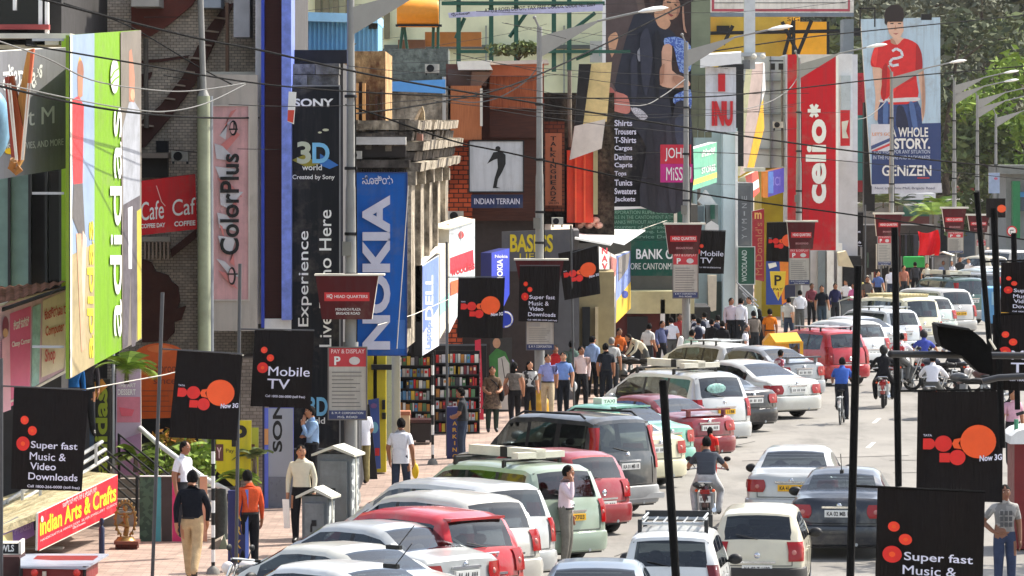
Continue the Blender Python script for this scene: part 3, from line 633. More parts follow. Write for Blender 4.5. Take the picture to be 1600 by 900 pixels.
# street side boards under it
sign('corner_shop_sign', 'pink and cream corner shop sign under the rusty tin roof', 'sign', [(-50, 492), (110, 448), (100, 580), (-50, 660)], (83, 86), .2, m((214, 180, 190), .6, .1, 2, 'sign'), OFFW,
     [('p', [(15, 490), (48, 478), (46, 620), (15, 636)], m((214, 96, 136), .5, .06, 3)), ('p', [(66, 470), (108, 452), (99, 575), (64, 590)], m((226, 214, 186), .6)), ('p', [(50, 480), (63, 474), (60, 600), (48, 606)], m((150, 190, 184), .6, .3, 5)),
      ('t', 'ಕ್ಲಾಸಿ ಕಾರ್ನರ್', (20, 500, 44, 516), WT, 0, .02, -.3), ('t', 'Classy Corner', (17, 534, 46, 545), WT, 0, .02, -.25), ('t', 'ಕಂಪ್ಯೂಟರ್', (68, 482, 104, 500), m((190, 60, 50), .5), 0, .02, -.3), ('t', 'Computer', (69, 510, 98, 530), m((190, 90, 60), .5), 0, .02, -.3), ('t', 'Shop', (68, 546, 84, 572), m((190, 70, 60), .5), 0, .02, -.3),
      ('c', (6, 510, 5, 16), m((130, 60, 80), .6)), ('p', [(0, 530), (12, 524), (14, 640), (0, 645)], m((226, 170, 186), .6)), ('c', (5, 520, 4, 7), MUSKIN)],
     parts=[('frame', lambda mb, pl, c, b: frame(mb, pl, [(-50, 488), (112, 444), (102, 582), (-50, 664)], 3, OFFW))])
t = thing('tin_awning', 'rusty corrugated tin awning above the pink shop sign', 'awning', P(50, 470, 84))
b = MB(); rust = m((150, 104, 84), .8, .35, 3, 'old', 0, (110, 66, 46))
for k in range(26):
    u0, u1 = k / 26, (k + 1) / 26
    A = [Vector(P(-60 + 178 * u, 455 - 16 * u - 12 * 0, 87)) + Vector((0, 0, 0)) for u in (u0, u1)]; Bt = [Vector(P(-60 + 180 * u, 500 - 64 * u, 84)) for u in (u0, u1)]
    z = Vector((0, 0, .035)) if k % 2 else Vector((0, 0, 0))
    b.add([A[0] + z, A[1] + (Vector((0, 0, .035)) - z), Bt[1] + (Vector((0, 0, .035)) - z), Bt[0] + z], [(0, 3, 2, 1), (0, 1, 2, 3)], rust)
b.build('sheet', t)
b = MB(); b.tube([P(-60, 506, 84), P(118, 444, 84)], .04, DARK, 6); b.build('rafter', t)
# red coffee shop boards
sign('coffee_sign', 'red coffee shop board with white lettering on the stone building', 'sign', [(218, 283), (305, 272), (308, 358), (218, 368)], (95, 95.3), .3, m((206, 26, 34), .45, .08, 2, 'sign'), m((120, 20, 24), .5),
     [('t', 'Cafe', (220, 316, 256, 345), WT, 0, .005, -.1), ('t', 'COFFEE DAY', (220, 350, 258, 357), WT, 0, .03, -.06), ('t', 'Caf', (269, 312, 305, 338), WT, 0, .005, -.1), ('t', 'COFFEE', (272, 346, 305, 354), WT, 0, .03, -.06), ('l', [(244, 290), (252, 315), (258, 322)], m((240, 200, 190), .5), 1.2)])
# grey pink brush sign
PINK = m((216, 168, 168), .6, .12, 2.5, 'sign')
sign('brush_lettered_sign', 'tall off white board with black brush lettering on a pink panel', 'sign', [(322, 116), (402, 117), (402, 517), (324, 517)], 94.5, .35, m((186, 178, 168), .6, .06, 2, 'sign'), m((150, 144, 136), .6),
     [('p', rect(331, 166, 388, 468), PINK)] + [('p', [(331 + random.random() * 40, y), (345 + random.random() * 40, y + 4), (350 + random.random() * 30, y + 30), (333 + random.random() * 30, y + 24)], m((204, 202, 206), .6) if k % 2 else m((214, 130, 126), .6)) for k, y in enumerate(range(170, 440, 18))] +
     [('t', 'ColorPlus', (344, 240, 374, 398), BLACK, 90, .02), ('c', (365, 200, 6, 12), BLACK), ('c', (364, 200, 4, 9), PINK), ('l', [(358, 202), (372, 202)], BLACK, 2.4), ('l', [(366, 190), (366, 202)], BLACK, 2), ('c', (363, 431, 6, 14), BLACK), ('c', (362, 431, 4, 11), PINK), ('l', [(356, 428), (372, 428)], BLACK, 2.4)],
     parts=[('frame', lambda mb, pl, c, b: frame(mb, pl, rect(329, 164, 390, 470), 2, m((196, 188, 178), .6)))])
# black electronics banner
NAVY = m((11, 14, 24), .4, .15, 1.5, 'sign')
sign('electronics_banner', 'tall black vertical banner with white electronics lettering', 'banner', rect(454, 134, 531, 700), 95.2, .25, NAVY, DARK,
     [('p', [(456, 250), (475, 242), (500, 256), (480, 262)], m((150, 140, 30), .5)), ('p', [(500, 240), (529, 258), (515, 264), (500, 258)], m((40, 110, 190), .5)), ('p', [(456, 600), (480, 610), (476, 622), (456, 616)], m((150, 150, 30), .5)),
      ('t', 'SONY', (459, 154, 521, 167), WT, 0, .03), ('t', '3', (464, 221, 486, 256), m((190, 196, 170), .4), 0, .03), ('t', 'D', (488, 223, 515, 255), m((120, 190, 230), .4), 0, .03), ('t', 'world', (472, 257, 503, 266), WT), ('t', 'Created by Sony', (457, 273, 523, 282), WT), 
      ('t', 'Experience', (466, 361, 487, 510), WT, 90, .005), ('t', 'Live Demo Here', (499, 328, 518, 542), WT, 90, .005), ('t', '3D', (482, 620, 512, 650), m((120, 190, 230), .4), 0, .03), ('t', 'world', (470, 652, 508, 662), WT), ('c', (509, 203, 5, 2), m((200, 200, 170), .5)), ('c', (500, 207, 3, 1.5), m((200, 200, 170), .5))],
     parts=[('frame', lambda mb, pl, c, b: frame(mb, pl, rect(453, 133, 532, 702), 2, m((120, 122, 124), .5)))])
sign('upright_sign', 'grey upright sign with black vertical lettering and blue side strip', 'sign', rect(419, 638, 458, 806), 93.4, .25, m((158, 162, 172), .45, .06, 2), m((90, 100, 190), .5),
     [('t', 'SONY', (426, 600, 441, 706), BLACK, 90, .03), ('r', (420, 745, 458, 806), m((110, 116, 128), .3))], parts=[('side_strip', lambda mb, pl, c, b: (mb.pbox(413, 638, 419, 806, 93.35, .2, m((96, 112, 210), .4)), mb.pbox(413, 670, 419, 695, 93.33, .1, m((214, 150, 90), .5)), mb.pbox(410, 630, 413, 810, 93.3, .2, m((24, 26, 60), .5))))])
sign('hanging_tag', 'small white and red tag fixed to the blue tower edge', 'sign', [(451, 143), (463, 144), (459, 194), (449, 190)], 94.5, .05, WT, OFFW, [('p', [(450, 172), (460, 172), (458, 192), (449, 189)], m((216, 70, 50), .5))])
# blue phone shop board with raised letters
NB = m((22, 100, 190), .4, .06, 1.5, 'sign')
sign('phone_shop_sign', 'tall royal blue board with raised white vertical letters', 'sign', [(556, 270), (636, 270), (635, 555), (556, 555)], 100.5, .4, NB, m((30, 60, 120), .5),
     [('r', (620, 500, 633, 545), m((60, 120, 200), .5)), ('t', 'ನೊಕಿಯ', (566, 274, 614, 288), LAVW, 0, .012), ('T', 'NOKIA', (566, 305, 610, 546), LAVW, 90, .04, 0, .06)],
     parts=[('frame', lambda mb, pl, c, b: frame(mb, pl, [(555, 269), (637, 269), (636, 556), (555, 556)], 1.6, m((20, 60, 130), .4)))])
# small street side light boxes
sign('blue_light_box', 'blue and white light box standing out from the weathered wall', 'sign', [(660, 414), (686, 398), (686, 540), (660, 556)], (108, 113), .25, m((226, 230, 238), .4, .05, 2, 'sign'), m((24, 24, 26), .5),
     [('p', [(660, 416), (685, 400), (685, 480), (661, 520)], m((110, 140, 226), .4)), ('t', 'DELL', (664, 430, 676, 500), WT, 90, .02), ('t', 'Laptops', (664, 500, 676, 545), m((120, 150, 220), .5), 90)], parts=[('side', lambda mb, pl, c, b: (mb.pbox(646, 415, 659.5, 556, 107.9, .6, BLACK), mb.add([P(646, 414, 108), P(660, 414, 108), P(700, 380, 118), P(690, 380, 118)], [(0, 1, 2, 3)], OFFW)))])
sign('white_light_box', 'cream light box with a green stripe beside the blue one', 'sign', [(687, 396), (701, 380), (701, 505), (687, 530)], (113.5, 117), .25, m((230, 224, 200), .4, .05, 2, 'sign'), OFFW, [('p', [(687, 470), (701, 458), (701, 480), (687, 494)], m((150, 206, 186), .5))])
sign('shoe_shop_sign', 'white upright light box with a broad red band and small logo', 'sign', [(702, 350), (742, 342), (742, 440), (702, 520)], (118, 121), .3, m((224, 232, 234), .4, .05, 2, 'sign'), OFFW,
     [('p', [(703, 403), (739, 390), (740, 412), (703, 428)], m((196, 26, 52), .45)), ('t', 'woodies', (704, 418, 741, 432), m((190, 20, 40), .5), 0, .03, -.3), ('c', (720, 367, 4, 6), m((206, 60, 60), .5)), ('p', [(703, 440), (717, 436), (716, 456), (703, 462)], m((230, 100, 50), .5)), ('l', [(719, 350), (719, 395)], m((150, 160, 164), .5), .8)],
     parts=[('cap', lambda mb, pl, c, b: (mb.hexa([P(676, 352, 117), P(720, 338, 121), P(742, 343, 120.8), P(700, 356, 117.6), P(676, 356, 117), P(720, 341, 121), P(742, 346, 120.8), P(700, 359, 117.6)], m((226, 216, 190), .6)), mb.pbox(684, 355, 702, 420, 118.4, .5, BLACK)))])
# clothing brand panel with jumping figure
def fig(dx=0, dy=0):
    return [('c', (778, 232, 4, 3.6), BLACK), ('p', [(771, 238), (783, 236), (790, 242), (790, 256), (785, 268), (778, 280), (776, 292), (782, 294), (770, 294), (773, 278), (778, 262), (777, 248), (771, 250), (761, 256), (767, 246)], BLACK)]
sign('figure_sign', 'square grey panel with a black leaping figure on the brick building', 'sign', rect(734, 221, 817, 299), 127.6, .3, m((196, 198, 200), .45, .04, 2, 'sign'), BLACK, fig(),
     parts=[('frame', lambda mb, pl, c, b: frame(mb, pl, rect(732, 219, 819, 301), 2, BLACK))])
sign('clothing_name_board', 'narrow navy name board under the leaping figure panel', 'sign', rect(736, 304, 817, 325), 127.8, .2, m((44, 56, 96), .5, .06, 3, 'sign'), BLACK, [('t', 'INDIAN TERRAIN', (741, 310, 812, 319), LAVW, 0, .012)])
sign('narrow_vertical_sign', 'narrow orange brown vertical sign with black letters', 'sign', rect(852, 208, 878, 321), 130, .2, m((178, 104, 74), .6, .1, 3, 'sign'), m((110, 60, 44), .6), [('t', c_, (860, 213 + k * 8.6, 869, 219.5 + k * 8.6), BLACK, 0, .02) for k, c_ in enumerate('TALKINGHEADZ')] + [('t', 'SALON', (857, 315, 873, 319), BLACK)])
sign('yellow_lettered_sign', 'grey shop fascia with big yellow hollow letters', 'sign', [(784, 362), (896, 358), (896, 424), (784, 424)], 127.5, .3, m((92, 92, 96), .6, .08, 2, 'sign'), DARK, [('t', 'BASICS', (797, 366, 864, 394), m((214, 190, 26), .5), 0, .03), ('t', 'LIFE', (812, 396, 844, 406), m((206, 186, 40), .5), 0, .0)])
sign('small_phone_sign', 'small blue upright phone sign with white vertical letters', 'sign', [(768, 395), (796, 388), (796, 460), (768, 520)], (122, 123), .3, m((36, 60, 190), .4, .06, 3), m((24, 36, 110), .5), [('t', 'Nokia', (773, 398, 793, 403), WT), ('t', 'NOKIA', (776, 405, 785, 440), WT, 90, .03)])
t = thing('round_phone_sign', 'round blue disc sign below the small phone sign', 'sign', P(789, 512, 124)); b = MB(); cx, cy, cz = P(789, 499, 124); b.lathe([(.001, -.06), (.22, -.06), (.22, .06), (.001, .06)], (cx, cy, cz), m((40, 70, 200), .4), 20, 'y'); b.build('disc', t); b = MB(); b.tube([(cx + .19 * math.cos(a * .4), cy - .07, cz + .19 * math.sin(a * .4)) for a in range(-4, 5)], .02, WT, 5); b.build('ring', t)
sign('torn_poster_board', 'street facing board with torn blue and yellow posters', 'sign', [(963, 400), (985, 392), (985, 482), (962, 505)], (150, 155), .15, m((130, 150, 210), .6, .3, 3), OFFW, [('p', [(963, 470), (985, 440), (985, 482), (962, 505)], m((226, 186, 60), .5)), ('c', (976, 460, 5, 6), m((50, 70, 160), .5)), ('p', [(966, 402), (984, 394), (980, 420), (966, 440)], m((130, 124, 120), .6))])
sign('red_lettered_board', 'white peeling board with a column of red letters', 'sign', [(936, 385), (963, 400), (961, 480), (938, 492)], (147, 150), .12, m((222, 214, 204), .6, .2, 3), STEEL, [('t', c_, (940, 387 + k * 12, 949, 397 + k * 12), m((186, 20, 50), .5), 0, .03) for k, c_ in enumerate('NAVAWIOM')] + [('p', [(952, 400), (962, 405), (960, 430), (953, 440)], m((196, 120, 110), .6))])
# tall dark clothing billboard with two models
DK = m((24, 24, 29), .5, .2, 1, 'sign'); JEAN = m((58, 66, 84), .6, .25, 4); CHK = m((140, 170, 220), .6, .3, 26, 'speck', 0, (70, 100, 180))
bb = [('p', rect(947, -60, 1078, 40), m((104, 88, 80), .6, .2, 1)), ('q', [(947, 0), (990, -10), (1000, 60), (985, 130), (948, 150)], m((84, 70, 68), .6, .2, 2)), ('q', [(950, 60), (962, 50), (966, 62), (956, 90)], MUSKIN),
      ('q', [(1000, -60), (1072, -60), (1078, 60), (1060, 140), (1020, 60), (1008, 10)], m((56, 38, 36), .6, .3, 3)),
      ('q', [(990, 24), (1015, 22), (1035, 38), (1056, 55), (1048, 75), (1034, 110), (1045, 150), (1046, 190), (985, 190), (960, 150), (968, 100)], m((36, 40, 54), .6, .2, 2)),
      ('q', [(1022, 20), (1036, 14), (1048, 36), (1040, 46), (1028, 40)], MUSKIN), ('c', (1048, 8, 14, 23), MUSKIN), ('q', [(1033, -10), (1048, -16), (1064, -14), (1066, 12), (1060, 0), (1040, -2), (1036, 14), (1032, 10)], DHAIR),
      ('q', [(1042, 2), (1048, 3), (1048, 5), (1042, 4)], DHAIR), ('q', [(1054, 6), (1060, 9), (1060, 11), (1054, 8)], DHAIR), ('q', [(1048, 10), (1051, 15), (1047, 16)], m((170, 116, 90), .6)), ('q', [(1043, 20), (1052, 24), (1048, 26)], m((150, 70, 66), .6)),
      ('q', [(1066, 10), (1076, 20), (1075, 50), (1068, 46)], m((212, 166, 140), .6)),
      ('q', [(1038, 60), (1060, 58), (1079, 72), (1079, 110), (1062, 112), (1052, 72), (1040, 74)], CHK), ('q', [(1036, 72), (1050, 72), (1050, 110), (1072, 122), (1078, 134), (1050, 138), (1030, 132), (1029, 110)], m((216, 170, 142), .6)),
      ('q', [(1055, 148), (1079, 140), (1079, 172), (1064, 168), (1052, 160)], CHK), ('q', [(948, 130), (960, 142), (980, 150), (985, 172), (978, 178), (955, 172), (948, 165)], m((206, 130, 116), .6)), ('q', [(948, 120), (962, 140), (958, 148), (948, 142)], m((110, 90, 86), .6)),
      ('q', [(985, 168), (1000, 170), (1012, 182), (1004, 188), (992, 180)], m((190, 190, 196), .6, .6, 30)), ('q', [(996, 80), (1006, 70), (1014, 90), (998, 96)], m((150, 152, 160), .6)), ('q', [(1000, 84), (1006, 78), (1009, 88)], m((36, 40, 54), .6)),
      ('q', [(985, 190), (1046, 188), (1056, 160), (1079, 170), (1079, 322), (1000, 322), (1010, 230)], m((40, 42, 52), .6, .25, 3)), ('q', [(1055, 185), (1079, 178), (1079, 225), (1058, 225)], JEAN)]
bb += [('q', [(1000, 60), (1012, 44), (1020, 90), (1010, 150), (1002, 120)], m((50, 54, 70), .6)), ('q', [(1022, 60), (1030, 50), (1034, 100), (1026, 160)], m((22, 24, 34), .6)), ('q', [(985, 100), (994, 84), (996, 140), (988, 170)], m((48, 52, 68), .6)), ('q', [(1031, 108), (1038, 100), (1036, 128), (1031, 130)], m((178, 130, 104), .6)), ('q', [(1052, 118), (1072, 124), (1076, 132), (1056, 132)], m((186, 138, 112), .6)),
       ('q', [(1056, 0), (1062, 4), (1062, 18), (1056, 28), (1058, 14)], m((170, 122, 96), .6)), ('q', [(1037, 0), (1040, 8), (1038, 20), (1035, 12)], m((188, 140, 112), .6)), ('q', [(952, 136), (962, 146), (960, 168), (950, 164)], m((180, 104, 94), .6)), ('q', [(1010, -60), (1030, -60), (1024, 0), (1016, 12)], m((74, 52, 46), .6)), ('q', [(1068, -20), (1078, 0), (1079, 60), (1070, 40)], m((50, 34, 32), .6)),
       ('q', [(1010, 210), (1020, 200), (1026, 320), (1014, 320)], m((30, 32, 40), .6)), ('q', [(1040, 200), (1048, 196), (1056, 320), (1046, 320)], m((52, 54, 64), .6))]
for k, s_ in enumerate(('Shirts', 'Trousers', 'T-Shirts', 'Cargos', 'Denims', 'Capris', 'Tops', 'Tunics', 'Sweaters', 'Jackets')):
    bb += [('t', s_, (960, 187.5 + 13.3 * k, 960 + 4.6 * len(s_) - (3 if len(s_) > 7 else 0), 197 + 13.3 * k), LAVW, 0, .02), ('c', (956, 193 + 13.3 * k, 1.2), m((160, 50, 50), .5))]
sign('model_billboard', 'tall dark clothing billboard with a model and a list of garments', 'billboard', [(946, -60), (1080, -60), (1080, 324), (946, 324)], 153.5, .5, DK, m((200, 200, 200), .6), bb,
     parts=[('edge', lambda mb, pl, c, b: (mb.add([pl(941, -60, .02), pl(946.5, -60, .02), pl(946.5, 326, .02), pl(941, 328, .02)], [(0, 1, 2, 3)], WT), mb.add([pl(941, 323, .025), pl(1066, 322, .025), pl(1066, 326, .025), pl(1040, 328, .025), pl(1000, 326, .025), pl(960, 328, .025), pl(941, 328, .025)], [tuple(range(7))], WT)))])
sign('pink_brand_sign', 'pink and red square brand sign in front of the billboard', 'sign', rect(1032, 226, 1080, 285), 151.5, .2, m((206, 36, 60), .45, .05, 2), RED,
     [('r', (1032, 256, 1082, 285), m((196, 30, 130), .45)), ('t', 'JOHN', (1039, 231, 1076, 252), WT, 0, .005), ('t', 'MiSS U', (1041, 261, 1080, 282), WT, 0, .005)])
sign('green_store_sign', 'mint green store sign with a yellow stripe facing the street', 'sign', [(1081, 233), (1120, 222), (1120, 285), (1081, 298)], (158, 161), .25, m((112, 186, 156), .45, .06, 2, 'sign'), WT,
     [('p', [(1081, 282), (1120, 269), (1120, 277), (1081, 290)], m((232, 208, 90), .5)), ('t', 'ಸ್ಟೋರ್ಸ್', (1096, 234, 1117, 246), WT, 0, .02, -.28), ('t', 'STORES', (1096, 262, 1117, 272), WT, 0, .02, -.28)])
GB = m((20, 84, 68), .5, .1, 2, 'sign'); gt = m((176, 200, 190), .5)
sign('green_bank_board', 'dark green board with rows of italic white print', 'sign', rect(930, 325, 1066, 378), 155.2, .2, m((40, 88, 72), .5, .1, 2, 'sign'), GREENM,
     [('t', s_, (934, 329 + 7.6 * k, 1052, 334.5 + 7.6 * k), m((110, 150, 132), .5), 0, .01) for k, s_ in enumerate(('THE CORPORATION RUPEE CARD IS', 'ACCESSIBLE IN THE CANTONMENT ATM', 'OF THE BANKS WITHOUT ANY CHARGE', 'at the counters of all branches', 'Corporate Banking, Loans', 'Customer Service Desk'))], parts=[('edge', lambda mb, pl, c, b: mb.pbox(1053, 326, 1058, 378, 155.1, .2, OFFW))])
sign('bank_fascia', 'dark green bank fascia with large white serif style letters', 'sign', rect(986, 376, 1066, 431), 155.0, .25, GB, GREENM,
     [('t', 'BANK OF', (994, 389, 1060, 405), WT, 0, .02), ('t', 'ORE CANTONMENT', (985, 411, 1066, 421), m((210, 216, 206), .5), 0, .02), ('r', (986, 404.6, 1066, 405.6), m((30, 70, 60), .5))])
# white column with red cut letters
sign('red_letter_column', 'white capped column with chunky red letters', 'sign', rect(1103, 105, 1150, 206), 166.5, .5, m((214, 218, 224), .45, .05, 2, 'sign'), WT,
     [('T', 'I', (1122, 115, 1133, 143), RED, 0, .05, 0, .05), ('T', 'INU', (1112, 158, 1145, 197), RED, 0, .06, 0, .06)],
     parts=[('cap', lambda mb, pl, c, b: mb.hexa([P(1094, 86, 166), P(1158, 82, 166), P(1158, 99, 166), P(1094, 106, 166), P(1094, 84, 168), P(1158, 80, 168), P(1158, 97, 168), P(1094, 104, 168)], WT)),
            ('grey_shutter', lambda mb, pl, c, b: [mb.pbox(x, 118, x + 10, 215, 168.2, .3, m((96, 100, 80), .7)) for x in (1080, 1091, 1102)])])
sign('leaning_panel', 'slim leaning panel of pinkish grey with a yellow edge', 'sign', [(1176, 100), (1194, 98), (1176, 262), (1156, 275)], (182, 183), .25, m((176, 158, 152), .4, .2, 1.5), OFFW, [('p', [(1192, 150), (1194, 200), (1178, 262), (1166, 268)], m((232, 176, 30), .45)), ('p', [(1192, 98), (1194, 98), (1196, 140), (1190, 160)], WT)])
sign('orange_light_box', 'orange and white light box on the grey facade', 'sign', [(1164, 276), (1184, 266), (1187, 300), (1174, 312)], (180, 181), .3, m((224, 70, 40), .45), OFFW, [('p', [(1172, 288), (1185, 280), (1186, 292), (1174, 300)], WT)], parts=[('cap', lambda mb, pl, c, b: mb.pbox(1163, 262, 1196, 268, 179.6, 1, OFFW))])
sign('purple_light_box', 'small purple and orange light box beside the orange one', 'sign', [(1200, 268), (1225, 262), (1225, 300), (1200, 308)], (186, 187), .3, m((92, 84, 190), .45), m((220, 130, 40), .5), [('t', 'ICI', (1208, 276, 1219, 290), m((150, 140, 220), .5)), ('r', (1200, 268, 1208, 302), m((110, 150, 226), .5)), ('r', (1192, 270, 1199.5, 309), m((220, 130, 30), .5))])
sign('dark_vertical_sign', 'dark grey vertical sign left of the red one', 'sign', rect(1153, 290, 1173, 382), 169, .25, m((84, 86, 90), .5, .1, 3, 'sign'), DARK, [('t', c_, (1159, 306 + 12 * k, 1167, 313 + 12 * k), m((140, 142, 146), .5), 90, 0) for k, c_ in enumerate('ENIMVY')])
sign('green_vertical_sign', 'small dark green vertical sign with thin white letters', 'sign', rect(1153, 386, 1179, 444), 168, .2, m((22, 84, 62), .5, .08, 3), WT, [('t', 'WOODLAND', (1159, 391, 1167, 440), m((200, 214, 206), .5), 90, .01)], parts=[('frame', lambda mb, pl, c, b: frame(mb, pl, rect(1152, 385, 1180, 445), 1.2, m((206, 212, 206), .5)))])
sign('red_vertical_sign', 'dark red vertical sign with faded yellow letters', 'sign', [(1175, 330), (1194, 326), (1194, 440), (1175, 436)], 173, .25, m((150, 34, 44), .5, .1, 3, 'sign'), m((190, 190, 190), .5), [('t', 'm', (1179, 332, 1190, 342), m((206, 150, 80), .5), 0, .03), ('t', "McDonald's", (1180, 348, 1191, 430), m((170, 100, 66), .5), 90, .0)])
sign('yellow_parking_shield', 'yellow shield shaped parking sign with a black P', 'sign', [(1203, 424), (1228, 424), (1226, 448), (1205, 450)], 185, .1, m((232, 200, 60), .5, .05, 3), m((150, 130, 40), .5), [('p', [(1204, 446), (1227, 446), (1216, 470)], m((232, 200, 60), .5)), ('t', 'P', (1210, 430, 1221, 446), BLACK, 0, .02), ('t', 'PAY', (1208, 450, 1223, 454), DARK), ('l', [(1216, 456), (1216, 464)], m((190, 80, 40), .5), 1.5)])
sign('blue_orange_banner', 'blue and orange upright banner behind the yellow shield', 'banner', rect(1197, 408, 1235, 476), 188, .1, m((40, 70, 150), .5, .1, 3), DARK, [('p', [(1218, 408), (1234, 408), (1232, 470), (1222, 476)], m((226, 130, 40), .5)), ('p', [(1200, 412), (1212, 410), (1214, 416), (1202, 420)], WT), ('p', [(1226, 446), (1246, 442), (1244, 466), (1226, 468)], m((40, 44, 70), .5))])
# tall red clothing sign
CR = m((196, 26, 40), .42, .04, 1.5, 'sign')
sign('tall_red_sign', 'very tall red sign with white vertical lower case letters', 'sign', rect(1231, 85, 1308, 391), 187.5, .5, CR, m((150, 20, 30), .5),
     [('p', [(1250, 85), (1308, 85), (1300, 88), (1252, 103)], m((206, 200, 198), .5)), ('r', (1246, 85, 1251, 391), m((214, 208, 206), .5)), ('t', 'celio', (1259, 186, 1291, 318), WT, 90, .035)] +
     [('l', [(1262 + 10 - 10 * math.cos(a), 173 - 11 * math.sin(a)), (1262 + 10 + 10 * math.cos(a), 173 + 11 * math.sin(a))], WT, 5.5) for a in (0, 1.05, 2.1)],
     parts=[('edge', lambda mb, pl, c, b: mb.add([pl(1306, 84, .03), pl(1310, 84, .03), pl(1310, 392, .03), pl(1306, 392, .03)], [(0, 1, 2, 3)], WT))])
sign('small_red_sign', 'small red sign with a white figure beside the tall red one', 'sign', rect(1313, 172, 1328, 228), 186, .2, RED, WT, [('p', [(1315, 190), (1326, 188), (1322, 205), (1326, 216), (1316, 216)], OFFW)])
sign('maroon_panel', 'maroon and teal panel beside the large fashion poster', 'sign', rect(1334, 114, 1352, 300), 238, .3, m((70, 140, 140), .5), DARK, [('r', (1334, 114, 1352, 180), m((176, 40, 60), .5)), ('r', (1334, 282, 1352, 300), m((160, 50, 60), .5)), ('t', 'SAFFRON', (1338, 120, 1347, 160), m((150, 30, 46), .5), 90)])
# large fashion poster
SKN = m((222, 184, 160), .6, .08, 4); RSH = m((214, 38, 40), .55, .1, 3); JN = m((50, 74, 124), .6, .3, 5)
def tail(mb, pl, c, b):     # the head is a cut-out standing above the board's edge
    pts = [(1386, 34), (1381, 26), (1384, 14), (1392, 8), (1404, 7), (1411, 14), (1413, 26), (1410, 34)]
    mb.poly([tuple(pl(a, q, .03)) for a, q in pts], DHAIR, tuple(-pl.n * -.05))
    mb.poly([tuple(pl(a, q, .036)) for a, q in [(1387, 30), (1391, 24), (1401, 22), (1409, 22), (1411, 34), (1412, 48), (1405, 61), (1397, 61), (1389, 52), (1386, 40)]], SKN)
    for q in ([(1390, 33), (1397, 32), (1397, 33.6), (1390, 34.6)], [(1402, 32), (1409, 32.6), (1409, 34), (1402, 33.4)], [(1382, 27), (1394, 21), (1388, 31), (1385, 40), (1382, 36)]): mb.poly([tuple(pl(a, r_, .04)) for a, r_ in q], DHAIR)
    for q in ([(1391, 36), (1396, 35.6), (1396, 37.6), (1391, 37.6)], [(1403, 35.8), (1408, 36), (1408, 37.8), (1403, 37.6)]): mb.poly([tuple(pl(a, r_, .04)) for a, r_ in q], m((60, 44, 40), .5))
    mb.poly([tuple(pl(a, r_, .04)) for a, r_ in [(1399, 38), (1401, 47), (1397, 47.5)]], m((196, 146, 120), .6)); mb.poly([tuple(pl(a, r_, .04)) for a, r_ in [(1395, 52), (1404, 51.6), (1400, 54.5)]], m((186, 110, 104), .6))
